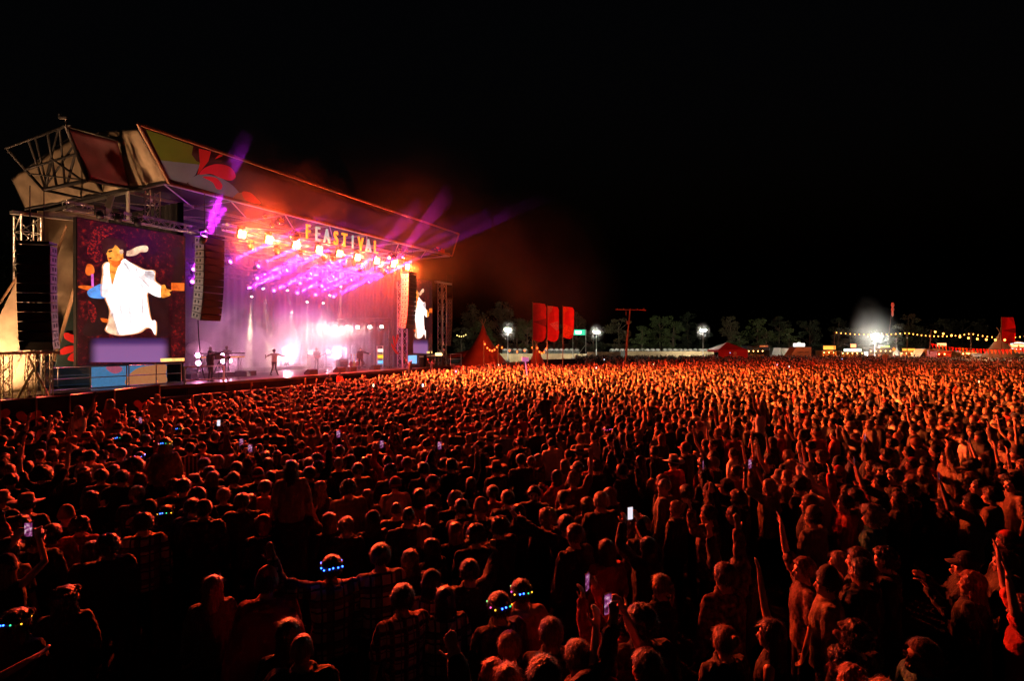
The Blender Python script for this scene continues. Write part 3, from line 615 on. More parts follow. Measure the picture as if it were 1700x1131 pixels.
smoke('smoke_plume', W(3.5, -2.2, 13.2), (6, 2.6, 5.0), .014, 'thin magenta smoke in front of the banner near its left end', 6, .3, .42, .72)

# work lamp lit in the scaffold at the far left, as in the photograph: it lights the tarps from below
P = W(-8.6, 1.2, 1.2); e = empty('work_lamp', (P[0], P[1], 0), 'warm work lamp shining up at the tarps in the far left scaffold', 'work lamp')
m = MB(); m.tube((P[0], P[1], 0), P, .03); m.box(P, (.4, .2, .3)); m.build('housing', M['dmetal'], e)
m = MB(); m.box(P+(0, .0, .165), (.34, .16, .02)); m.build('lens', glow('work_glow', (1, .6, .2), 12), e)
spot(P+(0.1, -.1, .3), W(-5, 4.5, 11)-P, 4500, (1, .5, .24), 125, .8, .2, e)
point(P+(0.1, -.5, .4), 120, (1, .5, .15), .2, e)
P = W(-9.5, 8, 1.4); e = empty('work_lamp', (P[0], P[1], 0), 'second warm work lamp behind the corner tarp, aimed at the wing', 'work lamp')  # lamp added out of sight to light the rear wing tarp
m = MB(); m.tube((P[0], P[1], 0), P, .03); m.box(P, (.4, .2, .3)); m.build('housing', M['dmetal'], e)
m = MB(); m.box(P+(0, .0, .165), (.34, .16, .02)); m.build('lens', glow('added_glow_rear', (1, .6, .2), 12), e)
spot(P+(0.1, -.1, .3), W(-3.2, 8, 13.2)-P, 5500, (1, .5, .24), 95, .8, .2, e)
# ---------------------------------------------------------------- things on the stage
def rail(p0, p1, h=1.1, n=3, label='', mt=None, dz=0, name='guard_rail', group='stage railings'):
    m = MB(); p0 = np.array(p0); p1 = np.array(p1); up = np.array([0, 0, h])
    for k in range(n+1): q = p0+(p1-p0)*k/n; m.tube(q, q+up, .03)
    for k in (.12, .55, 1): m.tube(p0+up*k, p1+up*k, .025)
    return m.build(name, mt or M['metal'], None, None, label, 'railing', group)
rail(W(-6.7, -.05, DECK), W(-3.6, -.05, DECK), 1.15, 2, 'leftmost metal railing on the stage front, beside the scaffold legs')
rail(W(-3.5, -.05, DECK), W(-.9, -.05, DECK), 1.15, 2, 'metal railing in front of the colourful lit panel')
rail(W(-6.7, 3.0, DECK), W(-2.2, 3.0, DECK), 1.15, 3, 'rear metal railing behind the left wing platform')
m = MB(); q0, q1 = W(-.75, -.1, DECK), W(1.5, -.1, DECK)
for a, b in ((q0, q0+(0, 0, .95)), (q1, q1+(0, 0, .95)), (q0+(0, 0, .95), q1+(0, 0, .95)), (q0+(0, 0, .2), q1+(0, 0, .2))): m.bar(a, b, .08)
m.build('gate_barrier', M['white'], None, None, 'low pale violet-lit gate barrier at the stage edge left of the camera', 'railing')
rail(W(25.3, .1, DECK), W(27.2, .1, DECK), 1.15, 1, 'violet-lit metal railing at the right end of the stage', M['white'])
rail(W(27.25, .1, DECK), W(27.25, 5, DECK), 1.15, 3, 'side railing running back along the right end of the stage')
# low printed panel under the left screen, its light put into the colours as emission
PB = dict(b=mat('panel_blue', (.08, .3, .6), .6, emis=(.12, .4, .8), es=.4), o=mat('panel_orange', (.7, .3, .12), .6, emis=(.9, .36, .14), es=.4), p=mat('panel_pink', (.7, .2, .3), .6, emis=(.85, .2, .35), es=.35))
e = empty('glowing_board', W(-2.8, 1.2, DECK), 'low glowing panel in blue, pink and orange under the large screen', 'panel')
m = MB(); m.box(W(-2.75, 1.28, 2.22), (3.6, .1, 1.05), RS); m.build('panel', PB['b'], e)
m = MB(); m.poly(smooth([W(s, 1.215, z) for s, z in ((-3.0, 1.74), (-2.9, 2.2), (-2.4, 2.6), (-1.6, 2.72), (-1.0, 2.7), (-1.0, 2.2), (-1.0, 1.72), (-2, 1.71))], 4), B, .01); m.build('panel_shape', PB['o'], e)
m = MB(); m.poly(smooth([W(s, 1.21, z) for s, z in ((-3.9, 2.72), (-3.3, 2.72), (-3.2, 2.5), (-3.5, 2.35), (-3.8, 2.5))], 4), B, .01); m.build('panel_shape', PB['p'], e)
# wedge monitors
def wedge(P, rz, label, w_=.75):
    e = empty('wedge_monitor', P, label, 'monitor speaker', 'floor monitors', rz)
    m = MB(); k = w_/2; pr = [(-.28, 0), (.28, 0), (.30, .14), (-.05, .40), (-.28, .36)]
    vs = [(-k, y, z) for y, z in pr]+[(k, y, z) for y, z in pr]
    m.add(vs, [(0, 1, 2, 3, 4), (9, 8, 7, 6, 5)]+[(i, 5+i, 5+(i+1) % 5, (i+1) % 5) for i in range(5)])
    o = m.build('cabinet', M['black'], None, (0, 0, 0)); o.parent = e
    m = MB(); vs = [(-k+.05, .30, .17), (k-.05, .30, .17), (k-.05, -.01, .39), (-k+.05, -.01, .39)]; m.add([(x, y+.012, z+.012) for x, y, z in vs], [(0, 1, 2, 3)])
    o = m.build('grille', GR, None, (0, 0, 0)); o.parent = e
    return e
for (s, t, l) in ((8.9, 1.0, 'black wedge monitor at the stage front, just right of the singer'), (12.0, 1.4, 'left one of two wedge monitors side by side behind the mic stand'), (13.2, 1.4, 'right one of two wedge monitors side by side behind the mic stand'), (16.2, 1.6, 'wedge monitor near the man in black with an outstretched arm'), (5.2, 3.4, 'wedge monitor turned sideways by the keyboard riser')):
    wedge(W(s, t, DECK), ANG+(math.pi if s != 5.2 else 2.2)-math.pi, l)
def micstand(P, label, h=1.5):
    e = empty('microphone_stand', P, label, 'mic stand'); m = MB(); P = np.array(P)
    m.tube(P, P+(0, 0, h), .015); m.lathe([(.001, .03), (.16, .02), (.16, 0)], P, 12); m.build('stand', M['black'], e)
    m = MB(); m.tube(P+(0, 0, h), P+np.array([.05, -.08, h+.12]), .02); m.ell(P+np.array([.055, -.09, h+.14]), .035, 8, 6); m.build('microphone', M['dmetal'], e)
micstand(W(11.6, 2.4, DECK), 'tall straight mic stand behind the pair of wedge monitors'); micstand(W(3.2, 1.0, DECK), 'thin low stand at the stage edge right of the camera', 1.2)
# riser, keyboards, drum kit
m = MB(); m.box(W(4.2, 5.0, DECK+.16), (4.6, 2.6, .32), RS); m.build('riser', M['black'], None, None, 'low black riser carrying the keyboards at stage left', 'riser')
def keyboard(P, rz, label, n=2):
    e = empty('keyboard_rig', P, label, 'keyboard', None, rz)
    def lb(m, nm, mt): o = m.build(nm, mt, None, (0, 0, 0)); o.parent = e
    m = MB(); [(m.tube((x, -.2, 0), (x, .2, 1.0), .02), m.tube((x, .2, 0), (x, -.2, 1.0), .02)) for x in (-.45, .45)]; lb(m, 'stand', M['metal'])
    for k in range(n):
        m = MB(); m.box((0, -.05*k, .98+.26*k), (1.3, .32, .09)); lb(m, 'keyboard', M['dmetal'] if k else mat('amber_synth', (.6, .35, .05), .5, emis=(1, .45, .05), es=.5))
        m = MB()
        for i in range(24): m.box((-.56+i*.049, -.1-.05*k, 1.03+.26*k), (.042, .16, .02))
        lb(m, 'keys', M['white'])
keyboard(W(5.6, 4.8, DECK+.32), ANG, 'two-tier keyboard rig with an amber lit synth, nearest the singer'); keyboard(W(4.0, 5.6, DECK+.32), ANG+.5, 'second keyboard rig, behind the camera operator'); keyboard(W(11.6, 8.4, DECK+.3), ANG, 'keyboard rig washed out in the bright centre smoke', 1)
def drum_kit(P, rz, label):
    e = empty('drum_kit', P, label, 'drum kit', None, rz)
    def lb(m, nm, mt): o = m.build(nm, mt, None, (0, 0, 0)); o.parent = e
    sh = mat('drum_shell', (.35, .3, .3), .3, .2); hd = M['white']; cyb = mat('cymbal_brass', (.8, .55, .2), .25, 1)
    Ry = np.array([[1, 0, 0], [0, 0, 1], [0, -1, 0.]])
    m = MB(); m.lathe([(.28, -.22), (.28, .22)], (0, 0, .29), 20, Ry); m.lathe([(.001, .23), (.28, .22)], (0, 0, .29), 20, Ry); m.lathe([(.28, -.22), (.001, -.23)], (0, 0, .29), 20, Ry); lb(m, 'bass_drum', sh)
    for x, y, z, r, h in ((-.25, -.05, .72, .15, .2), (.2, -.05, .74, .16, .22), (.62, .35, .3, .21, .45), (-.5, .35, .5, .18, .14)):
        m = MB(); m.lathe([(.001, 0), (r, 0), (r, h), (.001, h+.002)], (x, y, z), 16); lb(m, 'drum', sh)
    for x, y, z in ((-.75, .1, 1.25), (.75, 0, 1.3), (-.9, .5, .95), (.35, -.25, 1.35)):
        m = MB(); m.lathe([(.001, .04), (.06, .02), (.24, 0)], (x, y, z), 18); m.tube((x, y, 0), (x, y, z), .012, 4); lb(m, 'cymbal', cyb)
drum_kit(W(13.6, 8.9, DECK+.3), ANG, 'drum kit on the centre riser half lost in bright smoke')
m = MB(); m.box(W(13, 9.0, DECK+.14), (6.5, 2.6, .28), RS); m.build('riser', M['black'], None, None, 'wide centre riser carrying the drum kit', 'riser')
# cocktail: striped umbrella-like round lamp shade behind the camera operator
m = MB(); q = W(5.4, 8.5, DECK+1.9); m.ell(q, (.95, .3, .55), 18, 10, RS); m.tube(q, (q[0], q[1], DECK), .04); m.build('gong', mat('pale_gong', (.35, .42, .38), .4, .3), None, None, 'pale round disc standing behind the keyboards', 'disc')
# amplifiers and cases at the right side
def amp(P, d, label, name='amplifier', mt=None, g='amplifiers and cases at stage right', cat='amplifier', knobs=True):
    e = empty(name, P, label, cat, g, ANG)
    def lb(m, nm, mt): o = m.build(nm, mt, None, (0, 0, 0)); o.parent = e; return o
    m = MB(); m.box((0, 0, d[2]/2), d); lb(m, 'cabinet', mt or M['black'])
    m = MB(); m.box((0, -d[1]/2-.012, d[2]*.42), (d[0]*.88, .02, d[2]*.68)); lb(m, 'front', GR)
    if knobs:
        m = MB(); m.box((0, -d[1]/2-.012, d[2]*.88), (d[0]*.88, .022, d[2]*.12)); lb(m, 'control_strip', M['metal'])
for s, t, d, l in ((14.9, 7.6, (.8, .45, 1.3), 'stacked amplifier behind the guitarist'), (16.6, 5.8, (.9, .5, .8), 'low amplifier by the guitar rack'), (21.5, 1.0, (.7, .5, 1.15), 'black case left of the bright blue monitor'), (22.4, .9, (.55, .5, 1.2), 'narrow black cabinet right of the blue monitor'), (23.1, .9, (.75, .5, 1.2), 'brown fronted cabinet with a small bottle on top')):
    amp(W(s, t, DECK), d, l)
# guitars on a rack
e = empty('guitar_rack', W(17.2, 4.6, DECK), 'rack of red, yellow and white guitars at stage right', 'guitar rack', None, ANG)
m = MB(); m.box((0, 0, .1), (1.8, .4, .08)); m.tube((-.9, .15, 0), (-.9, .15, .9), .02); m.tube((.9, .15, 0), (.9, .15, .9), .02); m.tube((-.9, .15, .9), (.9, .15, .9), .02); o = m.build('rack', M['dmetal'], None, (0, 0, 0)); o.parent = e
for i, c in enumerate(((.6, .03, .02), (.7, .4, .03), (.6, .05, .02), (.7, .65, .55), (.05, .05, .05))):
    x = -.72+i*.36; m = MB(); ol = [(x+.17*math.cos(a)*(1+.18*math.cos(2*a)), -.02, .42+.24*math.sin(a)) for a in np.linspace(0, 6.28, 18)[:-1]]
    m.poly(ol, (0, 1, 0), .05); m.box((x, -.02, .88), (.05, .03, .6)); m.box((x, -.02, 1.22), (.08, .03, .16)); o = m.build('guitar', mat('guitar_body', c, .25, coat=.5), None, (0, 0, 0)); o.parent = e
# blue monitor screen, table with a lit strip, lit equipment tower
e = empty('video_monitor', W(20.3, .9, DECK), 'bright blue video monitor on the right of the stage', 'monitor', None, ANG)
m = MB(); m.box((0, 0, .75), (1.3, .1, .85)); m.box((0, .1, .2), (.6, .4, .4)); o = m.build('case', M['black'], None, (0, 0, 0)); o.parent = e
m = MB(); m.box((0, -.06, .75), (1.22, .02, .77)); o = m.build('display', mat('blue_display', (.01, .01, .01), .5, 0, .9, 3, emis=(.2, .55, .95), es=1.2), None, (0, 0, 0)); o.parent = e
e = empty('work_table', W(24.4, .9, DECK), 'small wooden table with a glowing cream strip on top', 'table', None, ANG)
m = MB(); m.box((0, 0, .98), (.95, .55, .05)); [m.box((x, y, .48), (.06, .06, .95)) for x in (-.42, .42) for y in (-.22, .22)]; o = m.build('table_frame', M['wood'], None, (0, 0, 0)); o.parent = e
tag((lambda m: (m.box(W(24.4, .85, DECK+1.16), (.9, .2, .28), RS), m.build('light_box', glow('cream_glow', (1, .6, .25), 3), None))[1])(MB()), 'glowing cream light box standing on the work table', 'light box')
e = empty('equipment_tower', W(18.4, 3.0, DECK), 'narrow white equipment tower with yellow and blue lights', 'equipment')
m = MB(); [m.bar(W(18.4+a, 3.0, DECK), W(18.4+a, 3.0, DECK+2.0), .08) for a in (-.38, .38)]; [m.bar(W(18.02, 3.0, DECK+z), W(18.78, 3.0, DECK+z), .06) for z in (.3, .8, 1.3, 2.0)]; m.build('frame', M['white'], e)
for z, c in ((.55, (.1, .5, 1)), (1.05, (1, .6, .02)), (1.6, (.9, .8, .7))): m = MB(); m.box(W(18.4, 2.95, DECK+z), (.5, .2, .28), RS); m.build('indicator', glow('indicator', c, 1.6), e)
e = empty('draped_curtain', W(19.9, 1.4, DECK), 'gathered dark curtain with red leaf shapes beside the right truss', 'curtain')
m = MB()
for i in range(9): m.tube(W(19.6+.1*i, 1.3+.05*math.sin(i*2), 9.4), W(20.3+.05*i, 1.2+.05*math.sin(i*3), 4.0), .07); m.tube(W(20.3+.05*i, 1.2, 4.0), W(19.7+.14*i, 1.2, DECK), .08)
m.build('drape', M['curtain'], e)
for pp in (((862, 250), (880, 262), (895, 330), (900, 372), (880, 350), (868, 300)), ((908, 235), (925, 235), (918, 290), (905, 340), (900, 290)), ((845, 330), (870, 350), (900, 400), (930, 440), (900, 440), (860, 380))):
    m = MB(); m.poly(smooth([pt(x, y, 1.05) for x, y in Z(pp, 6.54, 520, 520)], 4), B, .01); m.build('leaf_print', FAB['red'], e)
m = MB(); q = W(23.1, .9, DECK+1.2); m.lathe([(.07, 0), (.08, .18), (.03, .28), (.03, .38), (.001, .38)], q, 10); m.build('bottle', M['black'], None, None, 'small dark bottle on the brown cabinet at stage right', 'bottle')
# broadcast camera on a tripod
e = empty('tv_camera', W(1.9, .9, DECK), 'broadcast camera on a black tripod at the left stage edge', 'video camera', None, 0)
q = W(1.9, .9, DECK); Fm = frame(U+B*.15)
m = MB()
for a in (0, 2.1, 4.2): m.tube(q+(0, 0, 1.2), q+np.array([.55*math.cos(a), .55*math.sin(a), 0]), .025)
m.build('tripod', M['black'], e)
m = MB(); m.box(q+(0, 0, 1.42), (.2, .5, .26), Fm); m.box(q+Fm[:, 1]*-.1+np.array([0, 0, 1.66]), (.12, .25, .14), Fm); m.build('camera_body', M['black'], e)
m = MB(); m.tube(q+Fm[:, 1]*.25+np.array([0, 0, 1.4]), q+Fm[:, 1]*.75+np.array([0, 0, 1.38]), .07, 12, .1); m.build('camera_lens', M['dmetal'], e)
# cable from the left speaker column to the deck
m = MB(); pts = [W(-.2+.1*k, -.4+.1*k, 5.2-3.4*(k/12)**.6-.4*math.sin(k/12*3.1)) for k in range(13)]; m.path(pts, .03, 5); m.build('speaker_cable', M['black'], None, None, 'black cable hanging from the large left speaker column', 'cable')

# ---- crowd barrier in front of the stage with heart prints
fb = mat('barrier_fabric', (.012, .013, .03), .85, 0, .3, 1.2, .3, 12)
ht = mat('heart_print', (.85, .10, .04), .8, 0, .2, 3)
def heart(c, ax, nrm, sz, rot):
    pts = []
    for a in np.linspace(0, 2*math.pi, 28)[:-1]:
        x = 16*math.sin(a)**3/16; y = (13*math.cos(a)-5*math.cos(2*a)-2*math.cos(3*a)-math.cos(4*a))/16
        xr = x*math.cos(rot)-y*math.sin(rot); yr = x*math.sin(rot)+y*math.cos(rot); pts.append(c+ax*xr*sz+np.array([0, 0, yr*sz]))
    return pts
# traced top line of the fabric fence, 1.3 m in front of the deck
fl = []
for i in range(15): fl.append((-9.2+2.45*i, -2.6))
e = empty('barrier_fence', W(8, -2.6, 0), 'low dark fabric-covered crowd barrier along the stage front', 'barrier')
m = MB()
for (s0, t0), (s1, t1) in zip(fl[:-1], fl[1:]): m.box(W((s0+s1)/2, t0, .62), (2.42, .04, 1.24), RS)
m.build('fabric', fb, e)
m = MB()
for (s0, t0), (s1, t1) in zip(fl[:-1], fl[1:]): m.tube(W(s0+.02, t0, 1.26), W(s1-.02, t1, 1.26), .03); m.tube(W(s0, t0, 0), W(s0, t0, 1.26), .03); m.tube(W(s0, t0, 1.1), W(s0, t0+.7, 0), .02)
m.build('barrier_frame', M['dmetal'], e)
# a dark printed wall filling the pit behind the fabric on the left
e = empty('pit_fence', W(-9, -3.6, 0), 'tall dark blue fence with orange heart prints at the left of the stage', 'fence')
tl = [(-60, 671), (0, 666), (60, 661.5), (116, 657), (190, 649), (265, 640)]
for (x0, y0), (x1, y1) in zip(tl[:-1], tl[1:]):
    a = pt(x0, y0, -3.6); b = pt(x1, y1, -3.6); m = MB(); m.poly([a, b, (b[0], b[1], 0), (a[0], a[1], 0)], B, .05); m.build('fence_panel', fb, e)
m = MB(); m.path([pt(x, y, -3.6)+np.array([0, 0, .02]) for x, y in tl], .035)
for x, y in tl: q = pt(x, y, -3.66); m.tube((q[0], q[1], 0), q, .03)
m.build('top_rail', M['metal'], e)
hz = [(150, 285), (165, 255), (215, 245), (255, 285), (290, 265), (360, 235), (395, 260), (380, 300), (310, 325), (262, 360), (235, 400), (218, 398), (212, 350), (170, 320)]
for i, (ox, oy, k) in enumerate(((0, 0, 1), (1075, -125, .72), (455, 5, .8), (-300, -15, 1), (1750, -150, .6))):
    q = [pt((272+(x-272)*k+ox)/5.667, 640+((y-320)*k+320+oy)/5.667, -3.64) for x, y in hz]
    if i == 4: continue
    m = MB(); m.poly(smooth(q, 4), B, .01); m.build('heart_print', ht, e)
# ---------------------------------------------------------------- far field: trees, toilets, stalls, flags, tents
leafm = [mat('leaves_%s' % n, c, .7, 0, .5, .6) for n, c in (('green', (.04, .06, .012)), ('olive', (.055, .048, .018)), ('dark', (.016, .026, .008)))]
bark = mat('bark', (.10, .07, .05), .9, 0, .3, 5)
def tree_mesh(kind, seed):
    r = random.Random(seed); e = MB(); H = 1.0
    tr = MB(); tr.tube((0, 0, 0), (.01, 0, .55), .022, 7, .012); tr.tube((.01, 0, .55), (0, .01, .95), .012, 6, .003)
    lobes = []
    if kind == 'conifer':
        for i in range(26):
            z = .16+.82*i/26; rad = .21*(1-z)**.8+.015
            for k in range(5): a = r.uniform(0, 6.28); lobes.append((rad*math.cos(a)*r.uniform(.3, 1), rad*math.sin(a)*r.uniform(.3, 1), z+r.uniform(-.02, .02), .05+.05*(1-z)))
    else:
        for i in range(30):
            a = r.uniform(0, 6.28); z = r.uniform(.2, .95); rad = (.30 if kind == 'broad' else .2)*math.sin(min(1, max(.1, (z-.08)*1.1))*math.pi)**.6*r.uniform(.35, 1)
            lobes.append((rad*math.cos(a), rad*math.sin(a), z, r.uniform(.05, .11)))
    for x, y, z, q in lobes[::2]: tr.tube((0, 0, max(.1, z-.18)), (x, y, z), .008, 4, .003)
    cr = MB()
    for x, y, z, q in lobes:
        for k in range(75 if kind != 'conifer' else 16):
            v = np.array([r.gauss(0, 1), r.gauss(0, 1), r.gauss(0, 1)]); v *= r.uniform(.5, 1.05)*q/np.linalg.norm(v)
            p = np.array([x, y, z])+v*np.array([1.1, 1.1, .8]); a = np.array([r.gauss(0, 1) for _ in range(3)]); a /= np.linalg.norm(a); b = np.cross(a, [r.gauss(0, 1) for _ in range(3)]); b /= np.linalg.norm(b)
            s_ = r.uniform(.009, .024); cr.add([p-a*s_, p+b*s_*.6, p+a*s_, p-b*s_*.6], [(0, 1, 2, 3)])
    return tr, cr
protos = {}
def tree(kind, x, ytop, D, label, g='trees behind the festival field', mi=0, seed=0, wx=1.0):
    key = (kind, seed % 3, mi)
    H = CH+(HY-ytop)*D/F; P = pd(x, HY, D); P[2] = 0
    if key not in protos:
        tr, cr = tree_mesh(kind, seed % 3+5*len(kind)); root = empty('tree', (0, 0, 0))
        a = tr.build('trunk', bark, None, (0, 0, 0)); a.parent = root; b = cr.build('crown', leafm[mi], None, (0, 0, 0)); b.parent = root; protos[key] = root; o = root
    else: o = copy_tree(protos[key])
    o.location = Vector(P.tolist()); o.scale = (H*wx, H*wx, H); o.rotation_euler = (0, 0, seed*1.7)
    return tag(o, label, 'tree', g)
TL = [('broad', 766, 540, 118, 'low bushy tree just right of the stage', 1), ('tall', 786, 505, 130, 'tall dim tree behind the tip of the big tipi', 1), ('tall', 832, 498, 135, 'tall brownish tree between tipi and red flags', 1), ('broad', 858, 524, 128, 'brownish tree just left of the first red flag', 1),
 ('broad', 800, 532, 124, 'round dim tree directly behind the big tipi', 0), ('broad', 876, 528, 125, 'tree behind the left edge of the first red flag', 0), ('broad', 920, 535, 126, 'bush-like tree seen between the red flags', 2), ('tall', 957, 518, 132, 'thin dark tree right of the third red flag', 2), ('broad', 985, 540, 125, 'low dark tree behind the second floodlight mast', 2),
 ('broad', 1028, 524, 124, 'spreading light-limbed tree left of the utility pole', 1), ('broad', 1066, 541, 120, 'low green tree just right of the utility pole', 0), ('broad', 1095, 520, 126, 'full green tree right of the utility pole', 0), ('tall', 1142, 518, 132, 'slim dark tree left of the third floodlight mast', 2), ('broad', 1118, 534, 122, 'rounded green tree among the middle trees', 0),
 ('tall', 1212, 523, 124, 'slim olive tree above the red gazebo', 1), ('broad', 1228, 553, 116, 'bright green low tree right of the red gazebo', 0), ('broad', 1258, 529, 122, 'green tree right of the red gazebo, pointed top', 0), ('tall', 1294, 523, 128, 'dark tree behind the white van', 2), ('broad', 1272, 545, 118, 'low green tree left of the white van', 0), ('broad', 1310, 545, 118, 'low green tree behind the curved white trailer', 0),
 ('broad', 1345, 528, 126, 'broad dark tree behind the copper wagon', 2), ('tall', 1392, 527, 130, 'thin dark reddish tree by the first festoon pole', 2), ('broad', 1420, 545, 128, 'dim tree behind the long white-signed stall', 2), ('broad', 1488, 550, 116, 'green tree right of the dazzling floodlight', 0), ('tall', 1508, 520, 122, 'tall thin tree at the second festoon pole', 1), ('broad', 1530, 545, 120, 'brown-green tree between second and third festoon pole', 1),
 ('broad', 1568, 524, 126, 'wide dim tree behind the orange van', 1), ('broad', 1598, 527, 128, 'wide dim tree behind the bunting', 1), ('tall', 1624, 530, 128, 'pointed reddish tree left of the pale tipi', 1), ('broad', 1690, 548, 126, 'dark tree at the far right edge of the picture', 2), ('tall', 1168, 540, 130, 'dim slim tree behind the third floodlight mast', 2), ('broad', 1455, 548, 130, 'smoke-veiled tree behind the dazzling floodlight', 2)]
for i, (k, x, y, D, l, mi) in enumerate(TL): tree(k, x, y, D, l, mi=mi, seed=i, wx=(1.15 if k == 'broad' else 1.1))
tree('broad', 4, 385, 44, 'dark green tree at the far left behind the stage', None, 0, 40, .9)

# ---- floodlight masts
FL = (1., .93, .75)
def mast(x, y, D, label, n=2, W_=1500, big=.16, es=60):
    P = pd(x, y, D); e = empty('floodlight_mast', (P[0], P[1], 0), label, 'floodlight', 'floodlight masts')
    m = MB(); m.tube((P[0], P[1], 0), P, .09, 8, .06); m.box((P[0], P[1], P[2]), (.9, .1, .1)); m.box((P[0], P[1], .3), (.9, .9, .6)); m.build('pole', M['white'], e)
    for k in range(n):
        q = P+np.array([(-.35+.7*k/(n-1)) if n > 1 else 0, -.1, .18]); m = MB(); m.box(q, (.5, .2, .4)); m.build('housing', M['dmetal'], e)
        m = MB(); m.box(q+(0, -.12, 0), (.42, .03, .32)); m.build('lens', glow('floodlight_glow', FL, es), e)
    spot(P+(0, -.6, .2), (0, -.75, -.66), W_*1.2, FL, 150, .6, big, e); spot(P+(0, .5, .2), (0, 1, .0), W_*3.2, FL, 160, .6, big, e)
mast(843, 549, 100, 'floodlight mast between the big tipi and the red flags', 2, 1500); mast(990, 553, 100, 'floodlight mast right of the three red flags', 2, 1600); mast(1167, 550, 100, 'floodlight mast left of the red gazebo', 2, 1600)
mast(1452, 560, 96, 'dazzling floodlight mast among the food stalls', 1, 2500, .4, 500)
P = pd(1452, 559, 95); m = MB(); m.ell(P, (.62, .3, .55), 16, 10); m.build('floodlight_glare', glow('floodlight_glare_glow', (1, .98, .9), 40), None, None, 'round dazzling white lamp cluster on the stall floodlight mast', 'floodlight'); pass  # glowing ball added to imitate the glare of the lamp
def lamp_halo(x, y, D, r, dens, W_, label):
    P = pd(x, y, D); smoke('glare_haze', P, (r, r*.8, r), dens, label, 3, .3, -.4, .5); point(P+np.array([0, -.5, 0]), W_, (.95, 1, .85), .2)  # haze and point light added to imitate glare round a lamp
lamp_halo(1452, 559, 95, 6, .035, 1100, 'thin bright haze around the dazzling floodlight'); lamp_halo(843, 548, 100, 2.4, .05, 160, 'thin haze around the floodlight left of the flags')
lamp_halo(990, 552, 100, 2.2, .05, 190, 'thin haze around the floodlight right of the flags'); lamp_halo(1167, 549, 100, 2.0, .05, 160, 'thin haze around the floodlight left of the gazebo')
# green floodlit board on scaffold legs
P = pd(961, 552, 98); e = empty('lit_board', (P[0], P[1], 0), 'green glowing board on a scaffold frame behind the red flags', 'board')
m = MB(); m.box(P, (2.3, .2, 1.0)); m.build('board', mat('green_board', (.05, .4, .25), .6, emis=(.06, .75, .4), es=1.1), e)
m = MB(); m.box(P+(-.1, -.13, 0), (1.0, .06, .4)); m.build('lamp', glow('green_white_glow', (.7, 1, .8), 12), e)
m = MB(); [m.tube((P[0]+a, P[1]+.15, 0), (P[0]+a, P[1]+.15, P[2]+.5), .05) for a in (-1.1, 1.3)]; m.tube((P[0]-.2, P[1]+.15, 1.6), (P[0]+1.3, P[1]+.15, 3.6), .05); m.build('scaffold_leg', M['white'], e)

# ---- portable toilets
tw = mat('toilet_roof', (.75, .76, .72), .35, 0, .1, 3); tb = mat('toilet_body', (.12, .14, .12), .6)
def toilet():
    e = empty('portable_toilet', (0, 0, 0))
    m = MB(); m.box((0, 0, 1.05), (1.06, 1.06, 2.1)); a = m.build('body', tb, None, (0, 0, 0)); a.parent = e
    m = MB(); m.ell((0, 0, 2.1), (.58, .58, .42), 12, 6); b = m.build('roof', tw, None, (0, 0, 0)); b.parent = e
    m = MB(); m.box((0, -.54, 1.0), (.7, .03, 1.85)); c = m.build('door', tb, None, (0, 0, 0)); c.parent = e
    return e
t0 = None; k = 0
spans = [(838, 883, 121, 'left of the red flags'), (907, 973, 120, 'behind the red flags'), (1016, 1100, 119, 'right of the utility pole'), (1104, 1190, 119, 'left of the red gazebo')]
for x0, x1, D, wh in spans:
    n = int((x1-x0)/8.4)
    for i in range(n):
        o = t0 if t0 else None
        if t0 is None: t0 = toilet(); o = t0
        else: o = copy_tree(t0)
        P = pd(x0+8.4*i, HY, D+.5*math.sin(i*2.3)); o.location = (P[0], P[1], .12); o.rotation_euler = (0, 0, .05*math.sin(i))
        tag(o, 'white domed portable toilet, %s in the row %s' % (ordn[i] if i < 16 else 'last', wh), 'portable toilet', 'portable toilets in rows '+wh)
# hoardings in front of them
def fence(x0, x1, D0, D1, h, mt, label, n=14, name='fence', y=None):
    a = pd(x0, HY, D0); b = pd(x1, HY, D1); a[2] = b[2] = 0; d = (b-a); L = np.linalg.norm(d[:2]); ang = math.atan2(d[1], d[0]); e = empty(name, (a+b)/2, label, 'fence')
    m = MB()
    for i in range(n): c = a+d*(i+.5)/n; m.box((c[0], c[1], h/2), (L/n*.985, .06, h), rotz(ang))
    m.build('panel', mt, e)
    m = MB()
    for i in range(n+1): c = a+d*i/n; m.box((c[0], c[1]+.05, h/2+.06), (.1, .1, h+.12), rotz(ang))
    m.build('post', M['wood'], e)
beige = mat('hoarding', (.42, .31, .17), .75, 0, .25, .5)
fence(1040, 1185, 106, 106, 2.2, beige, 'pale beige hoarding below the toilets, left of the gazebo', 18)
fence(975, 1030, 100, 104, 2.15, mat('red_brown_hoarding', (.28, .14, .07), .8, 0, .3, .6), 'brown wooden hoarding left of the utility pole', 7)
fence(830, 985, 108, 108, 1.7, beige, 'low beige hoarding behind the flag poles', 16)
dk = mat('dark_fence', (.04, .022, .02), .85, 0, .4, .8)
fence(880, 1000, 72, 80, 1.6, dk, 'dark fence right of the flag poles', 9)
fence(771, 882, 47, 66, 1.75, dk, 'dark slatted fence between the stage end and the flags', 12)
fence(733, 771, 57, 47, 1.75, mat('red_fence', (.14, .03, .02), .8, 0, .4, .8), 'dark red fence section at the right end of the stage', 5)

